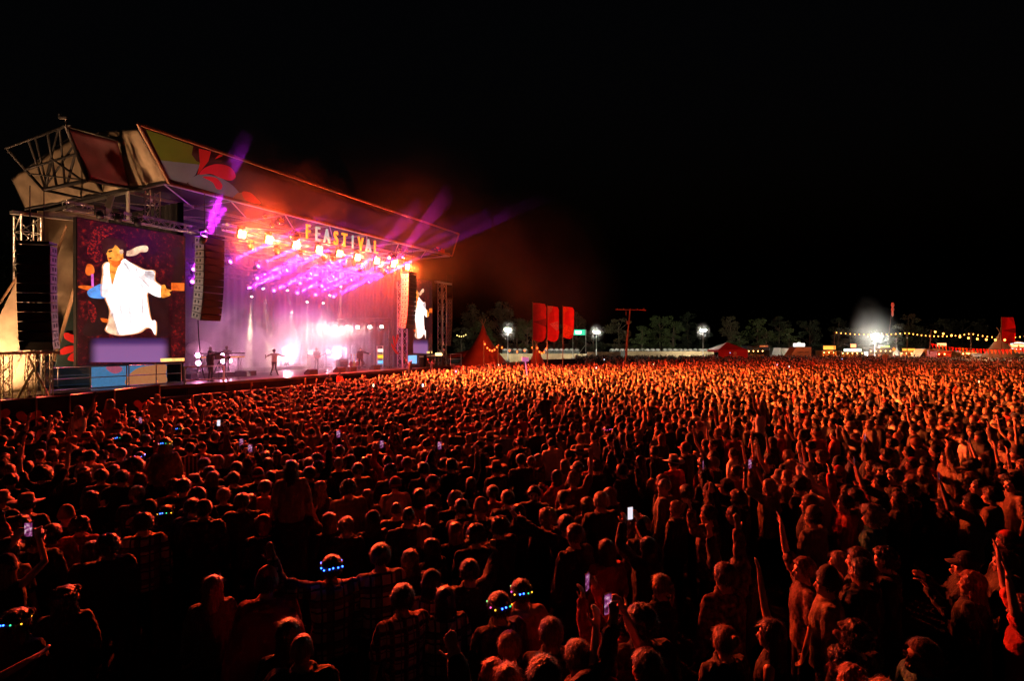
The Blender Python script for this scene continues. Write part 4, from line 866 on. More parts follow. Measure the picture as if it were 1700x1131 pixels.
# ---- utility pole, red flags
P = pd(1036, HY, 58); P[2] = 0; T = pd(1046, 513, 58)
m = MB(); m.tube(P, T, .12, 8, .08); q = T+(0, 0, -.12); m.bar(q+np.array([-1.6, 0, .05]), q+np.array([1.7, 0, -.02]), .08); m.tube(q+(-.45, 0, -.6), q+(-.45, 0, 0), .03); m.box(T+(-.2, -.15, -1.5), (.3, .3, .35))
for a in (-1.4, -.7, .8, 1.5): m.lathe([(.05, 0), (.06, .06), (.03, .14)], q+np.array([a, 0, .06]), 8)
m.build('utility_pole', mat('old_pole_wood', (.07, .05, .035), .9, 0, .3, 3), None, None, 'leaning wooden utility pole with a crossarm behind the crowd', 'pole')
FR = [mat('flag_red', (.80, .02, .02), .7, 0, .1, 2, emis=(.8, .02, .01), es=.0), mat('flag_dark_red', (.30, .01, .015), .7), mat('flag_orange', (.85, .14, .02), .7), mat('flag_pink', (.75, .28, .25), .7), mat('flag_salmon', (.75, .25, .12), .7)]
def flag(x0, x1, yt, yb, D, label, wedges, g='tall feather flags', square=False):
    A = pd(x0, yt, D); Bq = pd(x1, yt, D); zb = pd(x0, yb, D)[2]; wd = Bq[0]-A[0]; zt = A[2]; h = zt-zb
    e = empty('feather_flag', (A[0], A[1], 0), label, 'flag', g)
    m = MB(); m.tube((A[0]-.04, A[1], 0), (A[0]-.04, A[1], zt+.1), .045, 6, .03); m.build('pole', M['wood'], e)
    def mp(u, v): return np.array([A[0]+u*wd, A[1]+.18*math.sin(u*2.5+v*4)*u, zt-v*h])
    ol = [(0, 0), (.5, .01), (.9, .03), (1, .12), (.98, .3), (1.0, .45), (.97, .62), (1., .72), (.93, .9), (.78, .97), (.6, 1.0), (.3, .985), (0, .94)]
    if square: ol = [(0, 0), (.5, 0), (1, 0), (1, .3), (1, .7), (.99, .98), (.5, 1.0), (.25, .97), (0, .9)]
    n_ = (0, -1, 0); m = MB(); m.poly([mp(*p) for p in ol], n_, .02); m.build('cloth', FR[0], e)
    for mi, ps_ in wedges:
        m = MB(); m.poly([mp(*p)+np.array([0, -.025, 0]) for p in ps_], n_, .01); m.build('colour_patch', FR[mi], e)
flag(885, 907, 503, 568, 60, 'leftmost and tallest of three red flags, plain with a dark wedge', [(1, [(.02, .48), (.97, .4), (.97, .62)])])
flag(909, 928, 508, 568, 60, 'middle red flag with a pink wedge at its right edge', [(3, [(.15, .5), (.9, .42), (.97, .62), (.8, .7)]), (4, [(0, 0), (.5, .01), (.1, .4)])])
flag(935, 953, 509, 563, 60, 'rightmost of three red flags, partly orange', [(2, [(0, 0), (.55, .02), (.05, .5)]), (2, [(0, .52), (.9, .66), (.88, .85), (.3, .97), (0, .93)])])
flag(1663, 1684, 527, 571, 62, 'red square-topped flag beside the pale tipi at the far right', [(1, [(.02, .5), (.97, .4), (.97, .6)])], None, True)

# ---- tipis
def tipi(x, yt, hw, D, mt, label, wing=None, poles=5):
    P = pd(x, yt, D); e = empty('tipi_tent', (P[0], P[1], 0), label, 'tent'); zt = P[2]; w_ = hw*D/F
    n = 20; m = MB(); vs = []; K = 9
    for j in range(K+1):
        v = j/K; rad = w_*(v**1.35)*.96+.12
        for i in range(n): a = 2*math.pi*i/n; k = 1+.05*math.cos(a*6)*v; vs.append((P[0]+rad*k*math.cos(a), P[1]+rad*k*.8*math.sin(a), zt*(1-v)+.0))
    fs = [(j*n+i, j*n+(i+1) % n, (j+1)*n+(i+1) % n, (j+1)*n+i) for j in range(K) for i in range(n)]
    m.add(vs, fs, True)
    if wing:
        for sx, ln, hh in wing: a = np.array([P[0], P[1]-.2, zt*.55]); m.quad(a, a+np.array([sx*w_*.4, 0, -zt*.2]), (P[0]+sx*(w_+ln), P[1]-1, hh), (P[0]+sx*(w_+ln)*.9, P[1]+2, hh+.3), .04, 8, 4, .05)
    m.build('canvas', mt, e)
    m = MB()
    for i in range(poles): a = i*2*math.pi/poles; m.tube((P[0]+.5*math.cos(a), P[1]+.5*math.sin(a), zt-.9), (P[0]-.45*math.cos(a), P[1]-.45*math.sin(a), zt+.85), .045, 5)
    m.build('pole', M['wood'], e)
    return e, P
rc = mat('red_brown_canvas', (.42, .06, .035), .8, 0, .25, .8, .3, 6); bc = mat('beige_canvas', (.5, .4, .25), .8, 0, .15, .8, .3, 6)
tipi(802, 541, 54, 68, rc, 'large dark red tipi tent right of the stage', [(-1, 1.2, 2.0)])
tipi(891, 573, 22, 66, rc, 'small dark red tipi below the red flags')
tipi(1660, 553, 46, 80, bc, 'pale beige tipi tent near the right edge', [(1, 3, 2.6)])
# red gazebo
P = pd(1207, HY, 88); e = empty('gazebo', (P[0], P[1], 0), 'red pop-up gazebo at the back of the crowd', 'gazebo'); w_ = 2.4
gz = mat('gazebo_red', (.65, .03, .03), .7, 0, .1, 1); m = MB(); tp = np.array([P[0], P[1], 4.0]); cs = [np.array([P[0]+a*w_, P[1]+b*w_, 2.75]) for a, b in ((-1, -1), (1, -1), (1, 1), (-1, 1))]
for i in range(4): m.poly([cs[i], cs[(i+1) % 4], tp], np.cross(cs[(i+1) % 4]-cs[i], tp-cs[i]), .03)
for i in range(4): a, b = cs[i], cs[(i+1) % 4]; m.poly([a, b, b-(0, 0, .35 if i else 1.3), a-(0, 0, .35 if i else 1.3)], np.cross(b-a, (0, 0, 1)), .03)
m.build('canopy', gz, e); m = MB(); [m.tube((c[0], c[1], 0), c, .04) for c in cs]; m.build('leg', M['metal'], e)
m = MB(); m.lathe([(.001, 0), (.3, 0)], (P[0]+.3, P[1]-w_-.03, 2.2), 16, np.array([[1, 0, 0], [0, 0, 1], [0, -1, 0.]])); m.box((P[0]+.3, P[1]-w_-.04, 1.75), (1.8, .02, .16)); m.build('print', mat('gazebo_print', (.8, .5, .3), .7), e)

# ---- food stalls and vans
def text(s, P, size, mt, parent, rz=0, ext=.02, name='lettering', sx=1):
    cu = bpy.data.curves.new(name, 'FONT'); cu.body = s; cu.size = size; cu.extrude = ext; cu.align_x = 'CENTER'; cu.align_y = 'CENTER'
    to = bpy.data.objects.new('tmp', cu); COL.objects.link(to); dg = bpy.context.evaluated_depsgraph_get(); me = bpy.data.meshes.new_from_object(to.evaluated_get(dg)); bpy.data.objects.remove(to)
    me.materials.clear(); me.materials.append(mt); o = bpy.data.objects.new(name, me); COL.objects.link(o); o.parent = parent
    o.location = Vector((np.array(P)-np.array(world_loc(parent))).tolist()); o.rotation_euler = (R(90), 0, rz); o.scale = (sx, 1, 1); return o
WARM = (1, .36, .07)
def stall(x0, x1, yt, D, col, label, sign=None, win=None, name='food_stall', cat='food stall', warm=57, slope=0, wheels=False, roofc=None, ob=None):
    a = pd(x0, yt, D); b = pd(x1, yt, D); wd = b[0]-a[0]; cx = (a[0]+b[0])/2; h = a[2]; y = a[1]; dp = 2.2
    e = empty(name, (cx, y+dp/2, 0), label, cat, 'food stalls and vans at the back')
    bm = mat('stall_body', col, .55, .0, .2, .7); m = MB()
    if slope:                                          # van with a raked nose on the left
        pr = [(-wd/2, .5), (wd/2, .5), (wd/2, h), (-wd/2+slope, h), (-wd/2+.25*slope, h*.55), (-wd/2, h*.48)]
        m.poly([(cx+p, y+dp/2, z) for p, z in pr], (0, 1, 0), dp)
    elif win:                                          # a stall with an open hatch: floor, back, ends, counter, fascia
        z0, z1 = win; m.box((cx, y+dp/2, .15), (wd, dp, .1)); m.box((cx, y+dp-.05, h/2), (wd, .08, h)); m.box((cx, y+.04, z0/2), (wd, .08, z0)); m.box((cx, y+.04, (z1+h)/2), (wd, .08, h-z1))
        for sd in (-1, 1): m.box((cx+sd*(wd/2-.04), y+dp/2, h/2), (.076, dp-.17, h-.004))
    else: m.box((cx, y+dp/2, h/2), (wd, dp, h))
    m.build('body', bm, e)
    m = MB(); m.box((cx, y+dp/2-.15, h+.05), (wd+.3-slope, dp+.5, .08)) if not slope else m.box((cx+slope/2, y+dp/2, h+.04), (wd-slope, dp, .07)); m.build('roof', roofc or mat('stall_roof', (.2, .17, .15), .7), e)
    if win:
        z0, z1 = win; m = MB(); m.box((cx, y-.22, z0+.02), (wd*.96, .5, .06)); m.build('counter', M['metal'], e)
        m = MB()
        for k in range(int(wd/.9)): q = cx-wd/2+.5+.9*k; m.ell((q, y+.25, z1-.12), .09, 8, 6)
        m.build('bulb_row', glow('warm_bulb', (1, .45, .12), 14), e)
        m = MB(); r_ = random.Random(int(x0))
        for k in range(int(wd/.35)): m.box((cx-wd/2+.25+.35*k, y+dp-.3, z0+.25+.2*r_.random()), (.2, .15, .3+.3*r_.random()))
        m.build('shelf_goods', mat('shelf_goods', (.5, .25, .1), .6, 0, .8, 3), e)
        point((cx, y+.9, z1-.25), warm, WARM, .2, e)
        point((cx, y-.8, z1+.1), warm*.8, WARM, .2, e)
    if wheels:
        for q in (-wd*.3, wd*.32):
            m = MB(); Ry = np.array([[1, 0, 0], [0, 0, 1], [0, -1, 0.]]); m.lathe([(.001, .1), (.3, .1), (.34, .05), (.34, -.05), (.3, -.1), (.001, -.1)], (cx+q, y-.02, .35), 14, Ry); m.build('wheel', M['black'], e)
    return e, cx, y, wd, h
def sign(x0, x1, y0, y1, D, col, es, label, txt=None, tcol=None, name='lit_sign', crest=False):
    a = pd(x0, y0, D); b = pd(x1, y1, D); c = (a+b)/2; wd = b[0]-a[0]; h = a[2]-b[2]
    e = empty(name, (c[0], c[1], b[2]), label, 'sign', 'lit signs on the food stalls')
    m = MB(); m.box(c+(0, .06, 0), (wd+.08, .1, h+.08)); m.build('casing', M['dmetal'], e)
    m = MB(); m.box(c, (wd, .03, h)); 
    if crest: m.box(c+(0, 0, h*.62), (wd*.25, .03, h*.4))
    m.build('face', glow('sign_glow', col, es), e)
    for q in (-1, 1): m = MB(); m.tube((c[0]+q*wd*.4, c[1]+.15, b[2]-.5), (c[0]+q*wd*.4, c[1]+.15, c[2]), .03); m.build('bracket', M['dmetal'], e)
    if txt: text(txt, c+np.array([0, -.04, 0]), h*.8, tcol, e)
    else:                                              # the illegible marks of the photograph: short dark strokes
        r_ = random.Random(int(x0*7)); m = MB()
        for k in range(int(wd/.3)): m.box((c[0]-wd*.42+.3*k*.9, c[1]-.025, c[2]+h*.05*r_.uniform(-1, 1)), (.09*r_.uniform(.5, 1.4), .012, h*r_.uniform(.2, .45)))
        m.build('sign_mark', tcol or mat('sign_mark', (.3, .12, .04), .6, emis=(.7, .3, .08), es=1.2), e)
    return e
stall(1240, 1278, 575, 104, (.03, .025, .03), 'dark kiosk with a dim red sign left of the white van', win=(1.0, 2.4), warm=12, roofc=M['black'])
sign(1261, 1275, 573.5, 576.5, 103.5, (.5, .08, .02), .8, 'dim red sign strip on the dark kiosk')
stall(1280, 1296, 578, 106, (.6, .6, .55), 'white van between dark kiosk and curved trailer', name='white_van', cat='van', slope=.5, wheels=True)
e, cx, y, wd, h = stall(1297, 1312, 578.5, 107, (.5, .45, .35), 'cream trailer with a curved roof left of the copper wagon', name='trailer', cat='trailer', wheels=True)
e, cx, y, wd, h = stall(1310, 1347, 577, 96, (.50, .16, .05), 'copper-orange drinks wagon with a raked nose', name='drinks_wagon', cat='wagon', slope=1.3, wheels=True)
text('copper pour', (cx+.55, y-.02, 2.25), .42, mat('wagon_lettering', (.08, .03, .02), .6), e)
point((cx-.5, y-2.5, 4.2), 130, (1, .45, .2), .3, e)
sign(1317, 1336, 570.5, 575.5, 95.6, (1, .96, .88), 3, 'crown-shaped white sign above the copper wagon', crest=True)
stall(1365, 1390, 583, 98, (.35, .12, .03), 'small stall under the bright orange-rimmed sign', win=(1.0, 2.2), warm=92)
sign(1367, 1387, 574.5, 580.5, 97.6, (1, .30, .03), 2.6, 'bright orange-rimmed sign left of the long stall')
stall(1396, 1440, 584.5, 98, (.12, .07, .04), 'long stall with a string of warm bulbs below a white sign', win=(1.0, 2.1), warm=92)
sign(1401, 1430, 579.5, 583.7, 97.6, (.85, 1, .8), 2.6, 'long white sign with green edge above the bulb-lit stall')
sign(1412, 1421, 571.5, 577, 97.8, (1, .22, .05), 3.5, 'small square red and yellow sign on top of the long stall')
sign(1435, 1440.5, 584.5, 591, 97, (1, 1, .95), 7, 'white upright panel at the right end of the long stall', name='lit_board')
stall(1443, 1487, 577.5, 98, (.06, .05, .05), 'dark food truck with an orange counter under a yellow-green sign', win=(1.2, 2.5), warm=110, wheels=True)
sign(1461, 1477, 574, 577, 97.6, (.55, .8, .08), 1.6, 'yellow-green sign on the roof of the dark food truck')
m = MB(); q = pd(1484, 580, 97.5); m.poly([q+np.array([math.cos(a)*r_, 0, math.sin(a)*r_]) for a, r_ in [(math.pi/2+i*math.pi/5, .42 if i % 2 == 0 else .18) for i in range(10)]], (0, 1, 0), .06); m.build('star_sign', glow('star_glow', (1, .3, .02), 1.5), None, None, 'orange star on the right end of the dark food truck', 'sign')
P = pd(1489, 577, 97); m = MB(); m.lathe([(.02, P[2]), (.25, P[2]-.5), (.75, P[2]-1.0), (.75, 0)], (P[0], P[1], 0), 4); m.build('pointed_tent', M['white'], None, None, 'small white pointed tent between two stalls', 'tent')
stall(1494, 1525, 584.5, 97, (.4, .13, .03), 'orange lit stall with a glowing name sign and yellow awning', win=(1.0, 2.1), warm=114)
sign(1498, 1519, 579, 582.5, 96.6, (1, .30, .03), 2.6, 'wide orange-white glowing sign on the orange stall')
e, cx, y, wd, h = stall(1524, 1567, 580, 90, (.55, .2, .04), 'orange van with a glowing side window', name='orange_van', cat='van', slope=1.2, wheels=True)
m = MB(); m.box((cx+.45, y-.02, 2.15), (1.05, .03, .65)); m.build('window', glow('window_glow', (1, .6, .16), 2.2), e)
m = MB(); m.poly([(cx-1.95, y-.02, 1.45), (cx-1.0, y-.02, 1.5), (cx-.95, y-.02, 2.3), (cx-1.3, y-.02, 2.35)], (0, 1, 0), .02); m.build('cab_window', M['black'], e)
point((cx, y-2, 3.4), 160, (1, .5, .15), .3, e)
stall(1556, 1580, 583, 86, (.5, .03, .02), 'red stall behind the right end of the orange van', win=(1.0, 2.2), warm=57)
sign(1556, 1571, 570, 575, 88, (1, .55, .2), 2.0, 'pale orange sign on a post above the red stall')
stall(1596, 1630, 583.5, 88, (.3, .1, .04), 'stall under the bunting with a bright tube light', win=(1.0, 2.2), warm=92)
m = MB(); q0 = pd(1604, 587, 87.3); q1 = pd(1621, 587, 87.3); m.tube(q0, q1, .07); m.build('tube_light', glow('tube_glow', (1, .5, .12), 6), None, None, 'bright horizontal tube light on the stall under the bunting', 'light')
e, cx, y, wd, h = stall(1632, 1700, 588, 84, (.45, .4, .35), 'long row stall with white goods at the right edge', win=(.9, 1.8), warm=132, name='market_stall', cat='market stall')
# fairground sign
P = pd(1689, 576, 80); e = empty('fairground_sign', (P[0], P[1], P[2]-.9), 'big oval fairground sign with rows of coloured bulbs', 'sign')
m = MB(); m.ell(P, (1.55, .12, .85), 24, 10); m.tube((P[0], P[1]+.1, 0), (P[0], P[1]+.1, P[2]), .08); m.build('sign_board', mat('fair_red', (.6, .05, .02), .5, emis=(.9, .1, .02), es=.5), e)
for nm, c, k in (('warm_bulb', (1, .6, .2), 0), ('cyan_bulb', (.3, .9, .9), 1), ('white_bulb', (1, .9, .7), 2)):
    m = MB(); 
    for i in range(12):
        zz = (.32, .62, -.35)[k]; x_ = -1.1+2.2*i/11; m.ell(P+np.array([x_, -.16, zz*(1-.25*(x_/1.1)**2)]), (.09, .05, .07), 6, 4)
    m.build('bulb_row', glow(nm, c, 3.5), e)
m = MB(); m.box(P+(-.55, -.15, .12), (.9, .05, .3)); m.box(P+(.6, -.15, .12), (.8, .05, .3)); m.build('lit_panel', glow('fair_glow', (1, .6, .2), 2), e)
# festoon poles and bulb strings
EB = glow('festoon_glow', (1, .34, .05), 9); ER = glow('red_festoon_glow', (1, .11, .015), 7)
def fpole(x, y, D, label, lean=0):
    P = pd(x, y, D); m = MB(); m.tube((P[0]+lean, P[1], 0), P, .07, 6, .05); m.tube(P+(-.12, 0, -.05), P+(.12, 0, -.05), .03); m.build('festoon_pole', M['wood'], None, None, label, 'pole', 'poles that carry the bulb strings'); return P
def festoon(A, Bq, sag, n, label, em, r=.07, grp='strings of warm bulbs'):
    e = empty('string_lights', ((A+Bq)/2)-np.array([0, 0, sag]), label, 'string lights', grp)
    f = lambda u: A*(1-u)+Bq*u-np.array([0, 0, 4*sag*u*(1-u)])
    m = MB(); m.path([f(i/14) for i in range(15)], .012, 4); m.build('cable', M['black'], e)
    for i in range(n): m = MB(); q = f((i+.5)/n); m.ell(q-np.array([0, 0, .1]), (r, r, r*1.2), 8, 6); m.build('bulb', em, e)
p = [fpole(1385, 551, 88, 'pole at the left end of the bulb strings, by the dazzling floodlight'), fpole(1506, 552, 88, 'slim pole right of the dazzling floodlight'), fpole(1546, 548, 66, 'leaning pole with the highest bulb, left of the bunting', -.5), fpole(1612, 553, 84, 'pole behind the middle of the bunting')]
festoon(p[0], p[1], .35, 16, 'bulb string passing the dazzling floodlight', EB)
festoon(p[1], p[3], .5, 15, 'bulb string between the second and fourth pole', EB)
festoon(p[3], pd(1705, 557, 84), .45, 12, 'bulb string running off at the right edge', EB)
festoon(p[2], pd(1676, 563, 60), .35, 9, 'nearer string of larger bulbs in front of the pale tipi', EB, .10)
r1 = fpole(803, 566, 62, 'short pole with orange bulbs in front of the big tipi'); r2 = fpole(827, 572, 62, 'second bulb pole, right of the big tipi'); r3 = fpole(890, 572, 62, 'bulb pole left of the first flag'); r4 = fpole(909, 573, 62, 'bulb pole below the middle red flag')
GR2 = 'strings of orange-red bulbs near the tipis'
festoon(r1, r2, .85, 6, 'orange-red bulb string across the big tipi', ER, .085, GR2); festoon(r2, r3, .75, 5, 'orange-red bulb string between the two tipis', ER, .085, GR2); festoon(r3, r4, .9, 5, 'orange-red bulb string below the flags', ER, .085, GR2)
for q in (r1, r2, r4): pass
point((r1+r2)/2+np.array([0, -1.5, 0]), 700, (1, .14, .04), .3); point((r3+r4)/2+np.array([0, -1.5, 0]), 400, (1, .14, .04), .3)
festoon(pd(757, 555, 100), pd(775, 554, 100), .4, 5, 'faint string of tiny yellow bulbs beside the right speaker column', glow('faint_bulb', (1, .7, .2), 3), .1, GR2)
# bunting
def bunting(A, Bq, sag, n, label):
    e = empty('bunting', (A+Bq)/2, label, 'bunting', 'triangle bunting lines'); f = lambda u: A*(1-u)+Bq*u-np.array([0, 0, 4*sag*u*(1-u)])
    m = MB(); m.path([f(i/10) for i in range(11)], .015, 4); m.build('cord', M['black'], e)
    for i in range(n):
        a = f((i+.15)/n); b = f((i+.85)/n); c = (a+b)/2-np.array([0, .08, .42]); m = MB(); m.poly([a, b, c], (0, 1, 0), .02); m.build('pennant', (FR[0], FR[0], FR[2], mat('flag_yellow', (.8, .35, .03), .7), FR[2], FR[1])[i % 6], e)
bunting(pd(1545, 570, 48), pd(1625, 579, 46), .12, 14, 'red and orange bunting line starting at the leaning pole'); bunting(pd(1625, 579, 46), pd(1708, 577, 42), .12, 13, 'bunting line with yellow pennants in front of the pale tipi')
point(pd(1590, 566, 52), 160, (1, .4, .12), .5); point(pd(1636, 572, 70), 1500, (1, .62, .3), .5); point(pd(1660, 568, 52), 120, (1, .4, .12), .5)  # bare point lights; the strongest is added to light the pale tipi
# windsock and the foam mallet, banner sign in the crowd
P = pd(1482, 514, 70); m = MB(); m.lathe([(.001, .9), (.12, .88), (.2, .55), (.1, .3), (.18, 0), (.1, -.3), (.13, -.75), (.02, -.95)], P, 8); m.tube(P+(0, 0, .9), P+np.array([.3, 2, -P[2]]), .008, 3)
m.build('windsock', mat('windsock_cloth', (.7, .35, .3), .8, emis=(.6, .3, .25), es=.0), None, None, 'thin pale pink windsock floating above the floodlight', 'windsock')
point(P+np.array([-.8, -3, -2]), 120, (1, .7, .6), .3)
P = pd(872, 597, 33); m = MB(); m.tube((P[0]+.12, P[1], 1.9), P+(0, 0, -.1), .05); m.box(P, (.42, .16, .26)); m.build('foam_mallet', mat('pink_foam', (.8, .3, .6), .6, emis=(.9, .25, .6), es=.5), None, None, 'pink foam mallet held up over the crowd', 'foam toy')
P = pd(1469, 592, 60); m = MB(); m.tube((P[0], P[1], 1.6), P, .03); m.box(P, (.62, .04, .42)); m.build('placard', mat('card', (.4, .25, .15), .8), None, None, 'brown card placard on a stick over the crowd', 'placard')
smoke('floodlight_smoke', pd(1440, 540, 92), (6.5, 3, 5.5), .05, 'pale grey smoke drifting around the dazzling floodlight', 8, .25, .38, .75)
smoke('floodlight_smoke', pd(1398, 562, 94), (3, 2, 2.5), .05, 'small puff of grey cooking smoke above the stalls', 9, .3, .38, .75)
# ---------------------------------------------------------------- people: one continuous body per pose, clothing and hair as children
def remesh(mb, voxel, ratio, smooth_it=2, name='tmp'):
    me = bpy.data.meshes.new(name); me.from_pydata([tuple(v) for v in mb.V], [], mb.Fc); o = bpy.data.objects.new(name, me); COL.objects.link(o)
    r = o.modifiers.new('r', 'REMESH'); r.mode = 'VOXEL'; r.voxel_size = voxel; r.use_smooth_shade = True
    if smooth_it: s_ = o.modifiers.new('s', 'SMOOTH'); s_.iterations = smooth_it; s_.factor = .5
    if ratio < 1: d = o.modifiers.new('d', 'DECIMATE'); d.ratio = ratio
    dg = bpy.context.evaluated_depsgraph_get(); m2 = bpy.data.meshes.new_from_object(o.evaluated_get(dg)); bpy.data.objects.remove(o); bpy.data.meshes.remove(me)
    m2.name = name; m2.materials.clear(); m2.polygons.foreach_set('use_smooth', [True]*len(m2.polygons)); return m2
def seg_dist(Pn, a, b):
    a = np.array(a); b = np.array(b); d = b-a; t = np.clip(((Pn-a)@d)/(d@d), 0, 1)[:, None]; return np.linalg.norm(Pn-(a+t*d), axis=1)
def centers(me): c = np.empty(len(me.polygons)*3); me.polygons.foreach_get('center', c); return c.reshape(-1, 3)
def coords(me): c = np.empty(len(me.vertices)*3); me.vertices.foreach_get('co', c); return c.reshape(-1, 3)
def wob(p, f=9., seed=0):                            # smooth pseudo-noise, vectorised
    x, y, z = p[:, 0]*f+seed, p[:, 1]*f+seed*1.7, p[:, 2]*f+seed*2.3
    return (np.sin(x+1.7*np.sin(y*.8))+np.sin(y*1.3+1.3*np.sin(z))+np.sin(z*1.2+1.6*np.sin(x*1.1))+.5*np.sin(2.3*x-1.9*z)+.5*np.sin(2.7*y+2.1*z))/4
def norm(v): v = np.array(v, float); return v/np.linalg.norm(v)
# arm poses (left arm; mirrored for the right): upper-arm direction, forearm direction, x is outwards, y is forwards
AP = {'d': ((.22, .02, -1), (.05, .3, -1)), 'u': ((.45, .35, .85), (.05, .15, 1)), 'w': ((.9, .25, .25), (.25, .1, 1)), 'p': ((.15, .75, .35), (-.35, .25, .9)), 'c': ((.15, .5, -.8), (-.45, .75, .75)),
      'm': ((.1, .45, -.85), (-.25, .45, 1)), 'x': ((.25, .3, -.95), (-.95, .35, .05)), 'o': ((.55, .8, .25), (.35, .9, .35)), 'h': ((.5, .1, -.85), (-.5, .3, -.5)), 's': ((.95, .1, -.15), (.55, .35, .75)), 'e': ((.9, .15, -.35), (.8, .3, -.2)), 'r': ((.3, .35, -.4), (-.35, -.1, 1.0))}
POSE = {'d': 'dd', 'R': 'du', 'L': 'ud', 'B': 'uu', 'P': 'pp', 'C': 'cc', 'M': 'dm', 'X': 'xx', 'S': 'wd', 'O': 'od', 'Q': 'do', 'H': 'hh', 'W': 'ww', 'E': 'ee', 'T': 'ed', 'K': 'rr', 'Z': 'cd'}   # left arm, right arm
def skeleton(sex, pose, legs='stand'):
    sh = .185 if sex == 'm' else .158; J = {}
    for sd, nm, k in ((-1, 'L', 0), (1, 'R', 1)):
        ua, fa = AP[POSE[pose][k]]; f = lambda v: np.array([v[0]*sd, v[1], v[2]])
        S_ = np.array([sd*sh, -.005, 1.425+(.05 if ua[2] > .1 else 0)]); E_ = S_+norm(f(ua))*.285; Wr = E_+norm(f(fa))*.25; J[nm] = (S_, E_, Wr, norm(f(fa)), sd)
        if legs == 'stand': J[nm+'l'] = (np.array([sd*.095, 0, .90]), np.array([sd*.115, .03, .49]), np.array([sd*.125, -.015, .09]))
        elif legs == 'sit': J[nm+'l'] = (np.array([sd*.11, 0, .93]), np.array([sd*.17, .34, .93]), np.array([sd*.11, .28, .50]))
        else: J[nm+'l'] = (np.array([sd*.095, 0, .90]), np.array([sd*.15, .06*sd, .49]), np.array([sd*.22, -.06*sd, .09]))
    return J
def loft(mb, secs, n=18, mi=0):
    mb.mi = mi; vs = []
    for (z, hx, hy, yo) in secs:
        for i in range(n):
            t = 2*math.pi*i/n; c, s_ = math.cos(t), math.sin(t); e = .8
            vs.append((hx*math.copysign(abs(c)**e, c), yo+hy*math.copysign(abs(s_)**e, s_), z))
    k = len(secs); fs = [(j*n+i, j*n+(i+1) % n, (j+1)*n+(i+1) % n, (j+1)*n+i) for j in range(k-1) for i in range(n)]
    fs += [tuple(range(n-1, -1, -1)), tuple(range((k-1)*n, k*n))]; mb.add(vs, fs, True)
def cap(mb, a, b, ra, rb, n=12):                     # tapered limb with round ends
    mb.tube(a, b, ra, n, rb); mb.ell(a, ra, n, 8); mb.ell(b, rb, n, 8)
def hand(mb, w_, d, sd, curl):
    up = np.array([0, 1., 0]) if abs(d[1]) < .75 else np.array([0, 0, 1.])
    side = norm(np.cross(d, up)); nrm = norm(np.cross(side, d)); Fm = np.stack([side, d, nrm], 1)
    mb.ell(w_+d*.045, (.042, .055, .018), 10, 8, Fm)
    for i, (o, L) in enumerate(((-.03, .062), (-.01, .074), (.011, .069), (.03, .054))):
        a = w_+d*.082+side*o; d1 = norm(d+nrm*curl*.5+side*o*3); b = a+d1*L*.55; d2 = norm(d+nrm*curl*1.7+side*o*2); cap(mb, a, b, .0105, .0098, 6); cap(mb, b, b+d2*L*.6, .0098, .0085, 6)
    ts = -sd; a = w_+d*.025+side*ts*.03; b = a+norm(d*.7+side*ts*.9+nrm*.3)*.045; cap(mb, a, b, .014, .012, 6); cap(mb, b, b+norm(d+side*ts*.3+nrm*.5*curl)*.032, .012, .010, 6)
def head_geo(mb):
    mb.ell((0, -.008, 1.648), (.074, .094, .1), 18, 14); mb.ell((0, .022, 1.595), (.058, .07, .082), 14, 12); mb.ell((0, .045, 1.552), (.042, .045, .038), 12, 8)
    cap(mb, (0, .088, 1.628), (0, .108, 1.592), .009, .013, 8); cap(mb, (-.034, .078, 1.652), (.034, .078, 1.652), .013, .013, 8); mb.ell((0, .086, 1.562), (.022, .012, .011), 10, 6); mb.ell((0, .074, 1.532), (.02, .018, .015), 8, 6)
    for sd in (-1, 1): mb.ell((sd*.036, .066, 1.598), (.024, .022, .024), 8, 6); mb.ell((sd*.077, .0, 1.61), (.011, .02, .032), 8, 8); mb.ell((sd*.031, .076, 1.63), (.014, .012, .010), 8, 6)
body_cache = {}
PMATS = None
